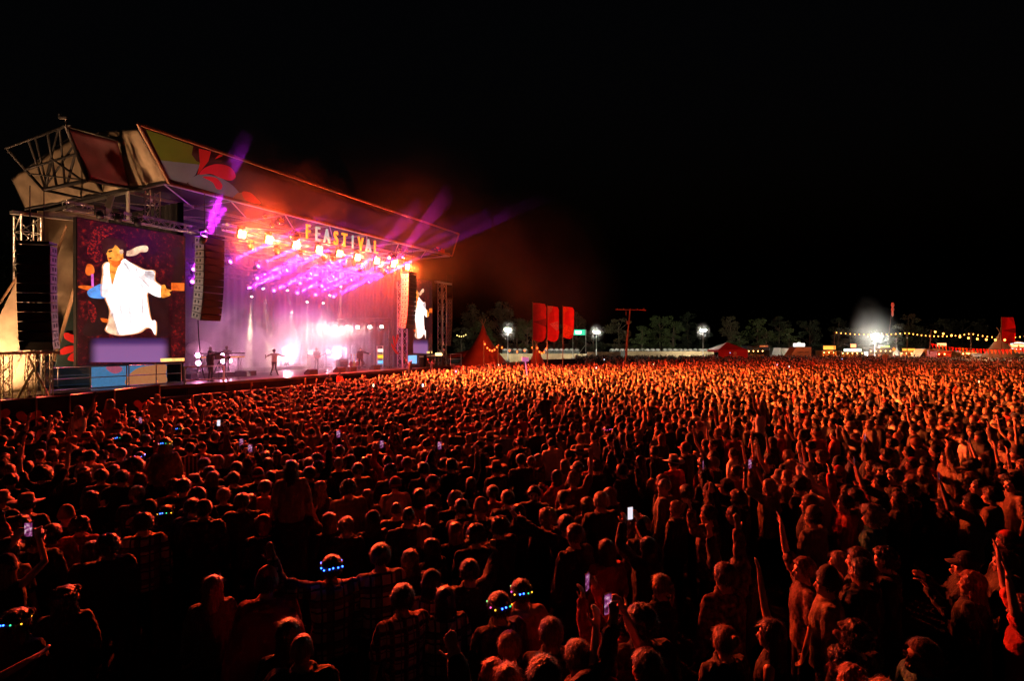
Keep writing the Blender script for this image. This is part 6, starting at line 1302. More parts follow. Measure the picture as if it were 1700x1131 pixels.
# spec code: hair,hair colour,hat(or -),hat colour,pose,top,top colour
HAND = """
A 85 55 sd--Rtk man with short hair and a raised right arm at the far left edge
A 90 425 sd--dtk broad man with short hair in black behind the straw hat's wearer
A 230 325 wd--djk person with thick dark shoulder hair at far left
A 345 380 ad--Btk dark frizzy haired person with both hands up
A 520 395 wf--djk long fair wavy haired person in dark top, upper left
A 700 375 wdrtdjk person with flower crown and long dark hair looking left
A 840 390 sd--dtt square-shouldered man in a tan t-shirt at left
A 945 355 wd--djk person with dark wavy hair beside the tan-shirted man
A 1010 400 sd--djk man in dark hooded jacket right of the tan-shirted man
A 1160 425 wd--djg person with long wavy brown-red hair behind the graphic-tee man
A 1140 530 sf--dtk man with cropped hair and a round print on a black tee
A 750 570 ld--Mtk person with dark long hair and right hand at the face
A 220 590 sdftdtk person under a wide tilted straw hat at the far left
A 10 560 sfutdjk person in a pale bucket hat cut by the left edge
A 550 685 zfntdjk person in a pale knitted beanie at far left
A 660 790 cd--djr curly haired person in a red jacket at the left
A 430 845 sd--Sjr dark-haired person in red with left forearm up, at the left
A 1185 760 cdhkdjg curly haired man in checked jacket wearing a thin headband
A 1375 690 wdrkdjk person with a glowing flower crown in a dark top
A 1240 645 lkok-jk
A 1060 310 sd--djk
A 1210 105 sd--dtk big broad-backed man in black near the LED headband
A 1575 170 sdktdtk man in a pale cap and striped shirt
A 1160 245 lkLkdjk person with a cyan and blue LED headband
A 1485 25 sdLkdjk person with a colourful LED headband, farthest back at left
A 985 95 sdLkdjk person with a dim LED headband in the back rows at left
A 1435 470 sn--dtr person with short hair in a red top beside the bucket hat
A 1520 470 sd--djk man with short hair left of the patterned bucket hat
A 1610 430 sdutdtk person in a patterned pale bucket hat
A 1635 550 cd--dtk curly haired person with thick hair right of the flower crown
A 1595 635 sd--djk man with dark hair in a black jacket below the curly haired one
A 1690 640 sdkkdjk person in a dark cap next to the black jacket man
A 720 80 sdurdjk person in a red bucket hat in the back rows at left
A 1090 50 sdftPjk person in a wide-brimmed hat filming with a phone at left
A 530 190 sd--djk
A 330 230 sd--djk
A 850 240 cd--dtm person with short curly hair in a maroon t-shirt at left
A 70 350 sf--dtk
A 500 345 sdKk-tk
A 175 770 sd--djk
B 235 165 wd--djk
B 90 85 sf--Pjk fair-haired person holding a bright phone in front of the face
B 600 235 ldhrdjk person with a thin pink headband and straight dark hair
B 675 270 znnt-jg
B 1000 100 sn--dtr person in a plain red t-shirt standing taller than neighbours
B 265 330 sd--dwm broad man in a maroon sweatshirt, left of the girl on shoulders
B 235 415 sd--djk short-haired person in dark top right behind the curtain-haired boy
B 440 375 sdKrdjk person in a dark red backwards cap
B 545 405 ld--djk
B 945 330 cd--djk person with curly dark hair behind the fair wavy haired one
B 1110 290 zg--djk bald man in a dark jacket, middle left
B 1215 270 ld--djk
B 1330 290 ld--djk
B 1270 340 sd--dwo broad man in an olive sweatshirt with cropped hair
B 1580 450 snKrdtw man in a red backwards cap and a white t-shirt
B 1190 485 cd--djt curly dark haired man in a tan jacket
B 960 490 wf--dvk fair wavy haired person in a black sleeveless top
B 500 485 sn--dtr short-haired person in a red t-shirt left of the girl on shoulders
B 155 550 sf--dtk light-haired boy in a black t-shirt with a big print
B 310 590 sd--djk dark-haired man right of the light-haired boy
B 375 595 qn--djk
B 1395 730 qdKk-jk person in a dark backwards cap turned to the side, centre left
B 1590 660 zn--djk shaven-headed man in black in front of the white t-shirt man
B 1030 750 le--djk person with long auburn hair in black, lower left of centre
B 1175 780 bfhtdjk person with fair bun and pale headband in black
B 485 770 qdort-j person in a red hood, lower left of centre
B 175 45 ld--djk
B 855 155 sf--dtr
B 800 135 sd--djk
B 1120 195 sd--Ptm person holding a white phone high over the head in the middle left
B 1550 120 ld--dtr person with long dark hair in a red top beside the patterned shirt
B 1685 130 sd--Ljo person in a patterned shirt with left arm stretched up
B 1540 355 cd--dtk
B 1620 275 le--djk
B 65 410 ln--djk
C 475 185 qdot-wt person wearing an orange hood, standing out pale in the middle
C 925 265 sd--dtk big man in a dark t-shirt with a very broad back, centre
C 1065 265 qe--Mjk
C 720 320 sdft-jk person in an orange wide-brimmed hat, centre
C 345 305 sd--djk dark-clad man in front of the orange hooded person
C 115 335 sd--dtk dark-haired man with broad shoulders left of centre
C 195 440 sn--dtk man turned right with his face in profile, left of centre
C 510 460 wd--djk person with long dark hair facing sideways, centre
C 80 550 qd--dtr person with a dark bob in a red top, centre left
C 180 690 ld--djk person with very long dark hair right behind the red top
C 380 580 cf--Mjk curly fair haired person with folded arms near the face
C 430 640 sd--djk
C 690 525 sd--dtr
C 815 565 sn--djk
C 590 620 zfntdjk person in a pale patterned beanie at the centre
C 1035 530 sd--dbk bearded man facing the camera in a dark coat
C 900 680 ld--djk person with brown hair behind the outstretched arm
C 1145 720 cf--djk person with short curly fair hair under the outstretched arm
C 1300 770 sd--Ojk dark-haired person whose left arm stretches across the neighbours
C 1360 405 sfntRtm person in a pale beanie with raised right arm
C 1395 325 snkwdjk person in a white cap facing left
C 1475 620 ln--djt person with long brown hair in a tan jacket
C 1590 580 sf--dbk fair short-haired person in a long dark coat
C 1660 540 qe--djk
C 750 790 cd--Mjk person with glasses and big curly hair resting chin on hand
C 550 855 cd--Mtk
C 380 830 lf--djk person with long straight fair hair, centre bottom rows, right one
C 120 845 lf--djk person with long straight fair hair, centre bottom rows, left one
C 920 120 sdkrdjk person in an orange cap in the upper centre
C 665 85 sdftdjk person in a large tan hat in the upper centre
C 1640 30 sdLkdjk person with a pink and purple LED headband
C 1410 190 sdftCjk person in a pale straw hat clapping
C 1040 80 sn--Ptg
C 1550 320 cn--djk
C 1515 290 sn--dtr
C 1465 5 zf--dtt tall shaven-headed person in tan at the upper centre
C 1585 110 sd--djk
D 60 350 sd--dbk man in a long black coat seen in left profile
D 330 200 sd--dbk broad man in black with his back turned, upper right of centre
D 590 165 snkrdjk person in a bright red cap
D 490 270 sdfwdtr person in a small white straw hat and red shirt
D 415 465 zg--djg grey-jacketed older man with close-cropped hair
D 400 435 se--dtk
D 215 280 wn--dtt
D 820 290 sg--djk grey-haired person beside a curly one, right of centre
D 740 300 cn--djr
D 1160 285 le--Btt person in a pale top with both arms stretched up
D 1290 270 cd--Bvk person with bare raised arms in a sleeveless top
D 1415 520 qf--djk person with short fair bob smiling, in black
D 1545 445 cduk-jk person with curly hair under a small dark hat
D 515 650 bf--djk fair-haired person with a low bun in black
D 240 765 zf--djk bald-headed person leaning forward behind the blond bun
D 170 790 we--Mjk
D 600 520 sd--djk
D 780 690 sd--Wjo dark-haired person in patterned olive jacket with elbows up
D 985 690 zn--djk bald man in a dark top with glasses, right of centre
D 1025 570 cn--Sjk
D 930 465 sdktPjk
D 790 500 sdnkdjk
D 1010 360 sn--dtr
D 1650 690 sdnt-jg person in a patterned pale beanie and grey jacket
D 1625 145 sdkk-jk
D 390 120 wn--dtt
D 1440 230 sf--dtk
D 1465 315 wf--djk
D 1130 180 sd--dtt
E 160 360 snnrOtk person in a red knitted beanie pointing up
E 385 140 qdnrdjk person in a bright red turban-like beanie
E 600 140 cd--dbe curly haired person in a teal coat at right
E 620 395 cg--djk grey curly haired person in a dark jacket
E 865 365 wfntdjk
E 970 60 sf--Cjk
E 1100 25 sn--Ejt person with spread arms in a checked jacket
E 1280 300 sd--dtk
E 1325 470 zd--dtk balding man facing left at right
E 1265 590 sdKkPtt person in a backwards cap and tan t-shirt filming with a phone
E 1430 545 cd--dtt broad man in a tan t-shirt behind the filming person
E 1040 590 sdkkXbk man in a black cap and black coat with glasses
E 660 580 wn--dbk person with long wavy hair in a black coat
E 750 510 cd--djk person with a mop of curly hair in a dark jacket
E 440 710 ag--dje grey frizzy haired person in a teal jacket
E 215 605 sd--Rjr man in a red jacket with raised right arm
E 300 550 sd--dtt man in a tan t-shirt behind the raised-arm man in red
E 230 520 wn--dtk
E 1620 400 sfftdjg person in a wide straw hat near the right edge
E 1105 300 sd--djt
E 1055 250 sd--djt
E 885 290 sd--Ejr
E 275 235 sd--djb person in a blue jacket in the right-hand rows
E 1530 150 sd--Rjt person at the right edge with a long bare raised arm
E 435 320 sn--djm
E 1510 385 sn--djk
E 1640 290 wn--djk
F 225 65 sd--dbk very broad dark figure at the left edge
F 600 148 qn--djk
F 705 112 cd--dbk curly haired man in a black coat at lower left
F 430 440 wdrkdbk person in dark with the big flower crown, lower left
F 110 590 wdrkdbk person with flower crown and coloured LED lights, lower left
F 1395 372 lf--dwo woman with long blonde hair in an olive sweatshirt, lower left
G 170 310 snnr-jr man in a striped knit beanie and red poncho, seen from behind
G 595 240 snLkSjt man with blue LED headband and checked jacket, one arm raised
G 915 165 sd--dtk man with short hair in a dark checked shirt behind the headband man
G 1110 205 wn--djk
G 1250 132 wd--djk person with long wavy hair and hand on head, lower centre
G 1060 432 sd--dtw man in a cream and black plaid shirt seen from behind
G 1250 338 lkok-jk person in a dark hood-like shawl behind the plaid shirt man
G 1340 445 ld--djk woman with long dark hair right of the plaid shirt man, lower centre
G 310 657 ld--djk woman with long dark hair behind the bald man
G 400 747 zf--djk bald man in a dark jacket, bottom left
G 1500 270 sd--Qjk
H 570 35 sn--dwk tall man in a plain black sweatshirt with hands low
H 765 127 ln--djr person with long brown hair in a dark red jacket
H 1020 112 ld--Pjk long-haired person holding up a bright white phone
H 240 372 sdLkdjt person in tan with an LED headband, lower centre
H 105 450 sdLkdjk boy in black with a multicoloured LED headband
H 1100 342 pf--djk person with fair ponytail in a dark top
H 425 612 sn--djk
H 170 695 sf--djk
H 590 747 sn--dtk short-haired man in a patterned shirt at the bottom centre
H 380 845 sd--Wjk dark-haired person with both hands beside the head, bottom centre
H 160 890 lf--dwt person with fair straight hair at the bottom edge, centre left
H 70 865 we--djt
H 860 562 cn--Pjr person in a red jacket filming overhead with a phone
H 980 540 cd--djk person with dark wavy hair beside the overhead filmer
H 1010 805 sn--PtT person in a red tee holding up a phone at the bottom
H 1490 272 sn--Rjo man in a patterned jacket with right arm raised, lower right of centre
H 1580 230 qd--Ljk
H 1490 660 bf--djk person with a fair bun in a black top, bottom right
I 150 615 qn--Rvk person in a black vest with right hand raised, lower right
I 350 238 se--Rtk person in a dark printed tee with raised right arm
I 495 287 sdnkdwt man in a black beanie and pale sweatshirt seen in profile
I 565 200 lg--dbk person with long grey hair behind the black beanie man
I 710 245 sd--Mjk person with short dark hair holding a hand to the mouth
I 685 177 sn--djk
I 845 182 cd--djk smiling person with glasses and curly hair in a dark top
I 1340 200 sdkkCjk person in a dark cap clapping at the right
I 1595 70 sdKrdjk person in a red cap turned back, right edge
I 1580 195 sn--Cjo person in an olive jacket clapping next to the red cap
I 1380 322 we--dbk woman with shoulder hair in a dark coat at lower right
I 670 632 cdrtMtk person with a white flower crown at the bottom right
I 590 800 cd--djk
I 650 900 we--djk person with reddish hair at the bottom right edge
I 1080 738 sn--dwe man with glasses and beard in a teal hood, bottom right corner
I 850 985 qf--djk
I 1700 470 sn--Btr person at the right edge with both bare arms raised
"""
AUTO = {'A': '300,35 395,15 455,30 370,55 240,115 350,115 555,60 505,75 630,80 610,110 670,150 740,140 860,40 980,30 905,120 800,150 830,110 920,170 985,165 1050,140 1250,15 1330,10 1180,5 1245,50 1550,80 1330,105 1000,215 750,230 600,195 1470,155 1680,190 1690,300 440,150 130,150 60,200 30,260 150,250 1480,435 1110,310 160,40 20,120 700,20 760,40 1400,40 1620,40 1690,60 440,230 660,240 1250,300',
 'B': '40,205 270,80 310,5 390,55 450,60 510,85 575,100 545,140 600,120 680,20 710,100 770,5 545,15 630,30 880,40 930,10 930,85 1095,95 1010,20 1060,60 1180,15 1260,25 1275,95 1370,50 1430,90 1440,45 1640,45 1210,145 1430,150 330,180 450,185 330,245 500,240 710,170 660,205 930,265 860,295 110,275 205,270 350,300 5,300 525,295 35,370 870,370 1380,240 1515,280 1680,290 10,60 110,20 230,10 400,10 1550,10 1320,10 160,215 1690,700 1350,560',
 'C': '140,160 110,95 90,50 180,65 340,60 360,95 400,150 290,125 430,45 490,55 480,0 570,55 560,100 650,45 700,10 625,5 575,170 640,165 780,95 835,95 860,5 810,15 925,20 865,75 1070,205 1160,45 1130,15 1280,60 1325,135 1355,50 1665,95 1320,235 350,200 370,235 735,195 860,220 915,225 1010,285 130,235 175,275 290,295 470,370 1290,310 1280,570 20,20 240,20 1000,30 1060,60 1240,20 1530,60 1420,90 30,130 230,150 1180,130 1220,400 20,300',
 'D': '160,225 215,150 485,85 100,305 820,135 985,175 1100,40 1000,120 755,90 860,80 920,45 1255,45 1380,65 1550,225 1440,400 1190,140 740,400 1370,390 1285,475 1615,600 30,20 110,30 190,20 290,15 360,40 450,15 560,40 640,60 700,20 800,10 880,10 1010,20 1180,50 1310,110 1330,20 1450,20 1520,60 1600,90 1680,60 1680,200 1620,330 120,225 310,470 700,180 1680,440 1560,130 1430,130',
 'E': '40,420 155,280 395,225 440,55 490,20 515,65 560,225 670,10 740,200 800,120 870,150 770,290 850,25 1095,175 1320,95 1410,235 1365,265 1640,210 1605,70 1690,305 1260,410 1600,450 505,440 535,370 490,350 40,60 110,30 190,15 260,40 330,30 45,150 130,110 210,80 590,40 740,60 920,10 1200,60 1260,20 1430,20 1500,20 1560,60 1660,20 1670,130 1260,150 1230,330 960,170 20,240 650,110 300,130 1150,10 1690,440 1580,330',
 'F': '40,230 60,120', 'G': '', 'H': '', 'I': ''}
spec = []
used_dots = lambda s_: s_.replace('-', '-')
for ln in HAND.strip().splitlines():
    t_, x, y, code, *lab = ln.split(' ', 4); ox, oy = TILES[t_]; sc_ = TS[t_]
    spec.append([ox+float(x)/sc_, oy+float(y)/sc_, code, lab[0] if lab else None])
for t_, s_ in AUTO.items():
    ox, oy = TILES[t_]
    for q in s_.split():
        x, y = map(float, q.split(',')); sc_ = TS[t_]; spec.append([ox+x/sc_, oy+y/sc_, None, None])
ppl = []
for i, (x, y, code, lab) in enumerate(spec):
    r = random.Random(i*13+5)
    if code:
        code = (code+'-------')[:7]; hair, hc, hat, hatc, pose, top, tc = code
        if hair == 'l' and hc == 'k': hc = 'd'
        if hat == '-': hat = None
        if hat in ('t',): hat = 'n'
        if pose not in POSE: pose = 'd'
        if top not in GN: top = 'j'
        if tc not in CC: tc = 'k' if tc != 'T' else 'r'
        if hc not in HC: hc = 'd'
        if hatc not in CC: hatc = 't'
    else:
        fem = r.random() < .5; hair = r.choice('lllwwqbp') if fem else r.choice('ssssscza'); hc = r.choice('ddddnnnfe'); hat = r.choice([None]*11+['k', 'K', 'n', 'u']); hatc = r.choice('kgtnr')
        right = x > 900; pose = r.choice('ddddddddddCRLPMOQ' if not right else 'ddddddddCCRLPMBOQS'); top = r.choice('ttjjjww'); tc = r.choice('kkkkccngmotrbgtw')
        if hair in 'lwqbp' and r.random() < .15: top = 'v'
    h = (1.79 if hair in 'szca' else 1.69)+r.uniform(-.05, .05)
    hh = h+{None: .015, 'n': .05, 'k': .03, 'K': .03, 'f': .05, 'u': .03}.get(hat, .02)
    D = F*(CH-hh)/(y-HY)
    ppl.append(dict(x=x, y=y, D=D, h=h, hh=hh, hair=hair, hc=hc, hat=hat, hatc=hatc, pose=pose, top=top, tc=tc, lab=lab, i=i))
ppl.sort(key=lambda p: (p['lab'] is None or p['D'] > 15, p['D'])); EXTRA = ppl[276:]; ppl = ppl[:276]
# keep neighbours apart: slide along the viewing ray (height follows so that the head stays where the photograph has it)
PX = np.array([(p['x']-CX)/F for p in ppl]); Dv = np.array([p['D'] for p in ppl]); D0 = Dv.copy()
for it in range(60):
    X = PX*Dv; dx = X[:, None]-X[None]; dy = Dv[:, None]-Dv[None]; dd = np.hypot(dx, dy)+np.eye(len(X))*9
    near = dd < .40; push = np.where(near, np.sign(dy+1e-6*(np.arange(len(X))[:, None]-np.arange(len(X))[None]))*(.40-dd)*.25, 0).sum(1)
    Dv = np.clip(Dv+push, D0*.95, D0*1.055)
for p, d in zip(ppl, Dv): p['D'] = float(d); k = CH-(p['y']-HY)*d/F; p['h'] *= k/p['hh']
# unique labels: own words first, else attributes plus the nearest person who has own words
def describe(p):
    a = HN[p['hair']] % HC[p['hc']][1] if '%' in HN[p['hair']] else HN[p['hair']]
    if p['hat']: a = TN[p['hat']]+' over '+({'s': 'short', 'z': 'shaved', 'c': 'curly', 'a': 'frizzy', 'l': 'long', 'w': 'wavy', 'q': 'bobbed', 'b': 'tied', 'p': 'tied'}[p['hair']])+' hair'
    b = CC[p['tc']][1]+' '+GN[p['top']]
    c = PN[p['pose']]; return 'person with %s, %s' % (a, b)+(', '+c if c else '')
from collections import Counter, defaultdict
for p in ppl: p['base'] = p['lab'] or describe(p)
cnt = Counter(p['base'] for p in ppl if not p['lab'])
anch = [p for p in ppl if p['lab']]
zones = [(0, 'at the far left'), (300, 'left of centre'), (620, 'near the centre'), (940, 'right of centre'), (1230, 'towards the right'), (1480, 'at the far right')]
grp = defaultdict(list)
for p in ppl:
    if not p['lab'] and cnt[p['base']] > 1: p['base'] += ', '+[z for x0, z in zones if p['x'] >= x0][-1]
    if not p['lab']: grp[p['base']].append(p)
for b_, L_ in grp.items():
    if len(L_) > 1:
        L_.sort(key=lambda p: p['y'])
        for i, p in enumerate(L_): p['base'] = (b_+', '+(['farthest back', 'nearest'][i] if len(L_) == 2 else ('farthest back' if i == 0 else 'nearest' if i == len(L_)-1 else ordn[i]+' from back')))
    for p in L_: p['lab'] = ' '.join(p['base'].split()[:16])
for p in ppl:
    P = np.array([(p['x']-CX)/F*p['D'], p['D'], 0]); r = random.Random(p['i']+99); fa = face_to(P)+r.gauss(0, .22); L_ = p['lab']; tm = None
    if 'plaid' in L_: tm = PLAID if 'cream' in L_ else PLAID2
    elif 'checked' in L_ or 'dotted' in L_: tm = PLAID2
    elif 'striped shirt' in L_: tm = STRIPE
    elif 'patterned jacket' in L_ or 'patterned olive' in L_ or 'patterned shirt' in L_ or 'printed tee' in L_: tm = FLORAL
    if 'facing the camera' in L_: fa = math.pi*.95
    if 'turned right' in L_: fa = -1.0
    if 'left profile' in L_ or 'in profile' in L_ and 'right' not in L_: fa = face_to(P)+.35
    g = 'crowd on the field'
    z = 0; ppl_o = person(P, fa, p['h'], p['hair'], p['hc'], p['hat'], p['hatc'], p['pose'], p['top'], p['tc'], tm, label=L_, group=g, led=('coloured LED lights' in L_ or 'glowing flower' in L_))
    p['o'] = ppl_o; p['P'] = P
    if 'glasses' in L_:
        m = MB()
        for sd in (-1, 1):
            m.path([(sd*.034+.022*math.cos(a), .104, 1.630+.018*math.sin(a)) for a in np.linspace(0, 6.28, 11)], .0025, 4); m.tube((sd*.056, .102, 1.634), (sd*.078, .01, 1.632), .0025, 4)
        m.tube((-.012, .106, 1.634), (.012, .106, 1.634), .0025, 4); q_ = m.build('glasses', M['black'], None, (0, 0, 0)); q_.parent = ppl_o
    if 'beard' in L_:
        m = MB(); m.ell((0, .066, 1.545), (.052, .05, .038), 14, 10, None, lambda d: 1+.06*math.sin(13*d[0]+9*d[2])); q_ = m.build('beard', HAIR, None, (0, 0, 0)); q_.parent = ppl_o; q_.color = (.015, .01, .007, 1)
    if 'striped knit beanie' in L_:                   # poncho: a wide cape over the shoulders
        m = MB(); secs = [(1.50, .08, .07, 0), (1.44, .17, .12, -.01), (1.36, .25, .17, -.01), (1.2, .31, .2, -.01), (1.0, .36, .22, -.01), (.86, .38, .22, -.01)]; loft(m, secs, 26); o_ = m.build('poncho', mat('poncho_red', (.45, .02, .03), .85, 0, .5, 3, .3, 50), None, (0, 0, 0)); o_.parent = ppl_o
# prints on two tees, the drawn face on the hood
def back_print(o, shapes, mt, y=-.150, nm='shirt_print'):
    m = MB()
    for s_ in shapes: m.poly([(x, y+.02*abs(x)/.1, z) for x, z in s_], (0, 1, 0), .012)
    c = m.build(nm, mt, None, (0, 0, 0)); c.parent = o
tee = mat('tee_print', (.55, .12, .08), .8)
for p in ppl:
    if 'round print' in p['lab']: back_print(p['o'], [[(.10*math.cos(a), 1.24+.11*math.sin(a)) for a in np.linspace(0, 3.14, 12)], [(-.1, 1.2), (.1, 1.2), (.1, 1.22), (-.1, 1.22)]], tee, -.142)
    if 'big print' in p['lab']: back_print(p['o'], [[(x, 1.12), (x+.03, 1.12), (x+.03, 1.12+h_), (x, 1.12+h_)] for x, h_ in ((-.09, .12), (-.045, .2), (0, .24), (.045, .18))], tee, -.142)
for i, (ph, b) in enumerate(PHONES):
    tag(ph, ('phone held up by the '+b['label'].replace('person', 'one').replace('man ', 'man '))[:110], 'phone', 'phones held up in the crowd')
    ph['label'] = ' '.join(ph['label'].split()[:16])
    if ph['label'].split()[-1] in ('with', 'in', 'a', 'the', 'and'): ph['label'] = ' '.join(ph['label'].split()[:-1])
# riders on shoulders: carrier below, rider sitting on the neck
def pair(x, y, D, rider, carrier, la, lb, bag=False):
    z = CH-(y-HY)*D/F; hr = rider.pop('h', 1.62); scr = hr/1.755
    zoff = z-(hr+.01); hcar = (zoff+.90*scr)/1.42*1.755
    hcar = max(1.66, min(1.92, hcar)); zoff = 1.455*hcar/1.755-.88*scr
    P = np.array([(x-CX)/F*D, D, 0.]); fa = face_to(P)
    person(P, fa, hcar, pose='K', label=lb, group='crowd on the field', **carrier)
    b = person(P-np.array([0, .02, 0]), fa, hr, legs='sit', label=la, group='people riding on shoulders', zoff=zoff, **rider)
    ppl.append(dict(P=P)); return b
pair(485, 770, 7.0, dict(hair='l', hc='d', pose='d', top='w', tc='t'), dict(hair='s', top='t', tc='k'), 'woman with long dark hair in a cream sweater riding on shoulders', 'man in black carrying the cream-sweater woman')
pair(276, 732, 8.9, dict(hair='w', hc='f', pose='d', top='j', tc='t', led=True), dict(hair='s', top='j', tc='k'), 'fair wavy haired woman with LED flowers riding on shoulders', 'dark-clad man carrying the woman with LED flowers')
pair(132, 677, 13.2, dict(hair='l', hc='f', pose='R', top='v', tc='w'), dict(hair='s', top='t', tc='r'), 'fair-haired girl on shoulders with right arm raised at far left', 'red-shirted man carrying the girl with a raised arm')
pair(185, 665, 14.5, dict(hair='q', hc='n', pose='d', top='t', tc='r'), dict(hair='c', top='j', tc='t'), 'brown-haired child on shoulders right of the raised-arm girl', 'man in tan carrying the brown-haired child')
pair(262, 660, 15.5, dict(hair='s', hc='f', hat='f', hatc='t', pose='C', top='t', tc='t'), dict(hair='s', top='j', tc='k'), 'person in a straw hat on shoulders by the heart fence', 'man in black carrying the straw hat person')
pair(1262, 671, 13.3, dict(hair='l', hc='f', pose='B', top='v', tc='w'), dict(hair='s', top='t', tc='k'), 'fair-haired girl with both arms up on shoulders, right of centre', 'dark-clad man carrying the girl with both arms up')
pair(905, 654, 16.5, dict(hair='s', hc='d', pose='C', top='j', tc='k'), dict(hair='s', top='j', tc='n'), 'dark-clad person clapping on shoulders in the centre of the crowd', 'man in navy carrying the clapping person')
# near-edge extra: outstretched arm owner at the bottom-left corner
b = person(np.array([-3.95, 3.55, 0]), -1.2, 1.62, 's', 'd', None, 'k', 'O', 't', 'k', label='person cut off at the bottom-left corner with an outstretched hand', group='crowd on the field')

# ---- people on and around the stage
def sp(s, t, z, T, h, **k): P = W(s, t, z); return person(P, face_to(P, T), h, **k)
sg = 'performers on the stage'
sp(7.15, 2.7, DECK, W(6, -30, 0), 1.84, hair='s', hc='d', pose='E', top='t', tc='w', legs='stride', label='singer in a pale shirt and dark trousers with arms spread', group=sg, name='person', sex='m')
sp(1.25, .75, DECK, W(9, 1, 0), 1.86, hair='s', pose='o' if 0 else 'Q', top='j', tc='k', label='camera operator in black behind the tripod camera at stage left', group='crew on the stage')
sp(4.0, 5.0, DECK+.32, W(6, -3, 0), 1.7, hair='l', hc='f', pose='C', top='j', tc='k', label='long fair haired keyboard player on the low riser', group=sg)
sp(5.5, 5.5, DECK+.32, W(5, 0, 0), 1.74, hair='s', hc='f', pose='C', top='t', tc='t', label='fair player bending over the amber synth', group=sg)
sp(14.1, 6.2, DECK, W(12, -20, 0), 1.84, hair='s', pose='Z', top='t', tc='k', label='guitarist standing in bright smoke upstage', group=sg)
sp(16.4, 3.4, DECK, W(0, -20, 0), 1.84, hair='s', pose='T', top='j', tc='k', label='musician in black with one arm stretched out by the guitar rack', group=sg)
sp(24.9, .6, DECK, W(20, 5, 0), 1.8, hair='z', pose='Z', top='w', tc='g', label='crew member in grey at the right end of the stage', group='crew on the stage')
sp(13.6, 9.4, DECK+.3, W(10, -20, 0), 1.45, hair='c', pose='C', top='t', tc='k', label='drummer half hidden by smoke behind the drum kit', group=sg)
sp(17.2, -1.3, .55, W(9, 3, 0), 1.8, hair='s', pose='W', top='j', tc='k', label='photographer with raised elbows in the pit, left one', group='camera crew in the pit')
sp(20.4, -1.3, .55, W(9, 3, 0), 1.8, hair='c', pose='W', top='j', tc='k', label='photographer with raised elbows in the pit, right one', group='camera crew in the pit')
sp(9.3, -1.4, 0, W(9, -30, 0), 1.82, hair='s', pose='X', top='j', tc='r', label='steward in a bright vest inside the pit, nearer the singer', group='stewards in the pit')
sp(8.2, -1.5, 0, W(9, -30, 0), 1.78, hair='s', pose='d', top='j', tc='k', label='steward in dark clothing inside the pit, farther left', group='stewards in the pit')
o = MB(); Rg = rotz(face_to(W(14.1, 6.2, 0), W(12, -20, 0))); q = W(14.1, 6.2, DECK+1.12)+Rg@np.array([0, .2, 0])
o.poly([q+Rg@np.array([x, 0, z]) for x, z in [(.22*math.cos(a)*(1+.2*math.cos(2*a)), .16*math.sin(a)) for a in np.linspace(0, 6.28, 18)[:-1]]], Rg[:, 1], .05); o.bar(q+Rg@np.array([-.15, 0, 0]), q+Rg@np.array([-.8, 0, .25]), .05)
o.build('electric_guitar', mat('guitar_body_dark', (.25, .05, .03), .3), None, None, 'dark electric guitar played by the musician in the smoke', 'guitar')
# the singer's hand mic
J = skeleton('m', 'E', 'stride'); fz = face_to(W(7.15, 2.7, 0), W(6, -30, 0)); q = rotz(fz)@((J['R'][2]+J['R'][3]*.09)*1.84/1.755)+W(7.15, 2.7, DECK); m = MB(); m.tube(q+(0, 0, -.13), q+(0, 0, .09), .018); m.ell(q+(0, 0, .12), .035, 10, 8)
m.build('hand_microphone', M['black'], None, None, 'hand-held microphone in the singer\'s lowered hand', 'microphone')

# ---------------------------------------------------------------- the far crowd as one mass: merged, simplified bodies
def lod(sex, pose, hair, hat, top, tris):
    parts = [(body_mesh(sex, pose), {0: 0, 1: 1, 2: 1, 3: 5, 4: 0}), (top_mesh(sex, pose, top), 2), (hair_mesh(hair, True), 3)]
    if hat: parts.append((hat_mesh(hat), 4))
    V = []; Fc = []; T = []
    for me, mp in parts:
        c = coords(me)
        base = sum(len(v) for v in V); V.append(c)
        for f in me.polygons: Fc.append(tuple(base+i for i in f.vertices)); T.append(mp[f.material_index] if isinstance(mp, dict) else mp)
    V = np.concatenate(V); me = bpy.data.meshes.new('lod'); me.from_pydata(V.tolist(), [], Fc)
    for i in range(6): me.materials.append(CLO)
    me.polygons.foreach_set('material_index', T); o = bpy.data.objects.new('lod', me); COL.objects.link(o); d = o.modifiers.new('d', 'DECIMATE'); n = sum(len(f)-2 for f in Fc); d.ratio = min(1, tris/n)
    dg = bpy.context.evaluated_depsgraph_get(); m2 = bpy.data.meshes.new_from_object(o.evaluated_get(dg)); bpy.data.objects.remove(o)
    m2.calc_loop_triangles(); tv = np.array([t.vertices[:] for t in m2.loop_triangles]); tt = np.array([m2.polygons[t.polygon_index].material_index for t in m2.loop_triangles]); return coords(m2), tv, tt
VAR = [('m', 'd', 's', None, 't'), ('m', 'd', 's', None, 'j'), ('f', 'd', 'l', None, 'j'), ('f', 'd', 'w', None, 't'), ('m', 'd', 'c', None, 'j'), ('m', 'd', 'z', None, 't'), ('f', 'd', 'q', None, 'w'), ('f', 'd', 'p', None, 't'), ('m', 'd', 's', 'k', 't'), ('m', 'C', 's', None, 't'), ('f', 'C', 'l', None, 't'),
       ('m', 'R', 's', None, 't'), ('f', 'L', 'l', None, 't'), ('m', 'P', 's', None, 'j'), ('f', 'B', 'w', None, 'v'), ('m', 'd', 's', 'u', 'j'), ('f', 'd', 'b', None, 'v'), ('m', 'O', 'c', None, 't'), ('m', 'd', 's', 'n', 'w'), ('f', 'd', 'l', 'f', 't')]
L1 = [lod(*v, 1500) for v in VAR]; L2 = [lod(*v, 420) for v in VAR]
rs = np.random.RandomState(11)
taken = np.array([[p['P'][0], p['P'][1]] for p in ppl if 'P' in p])
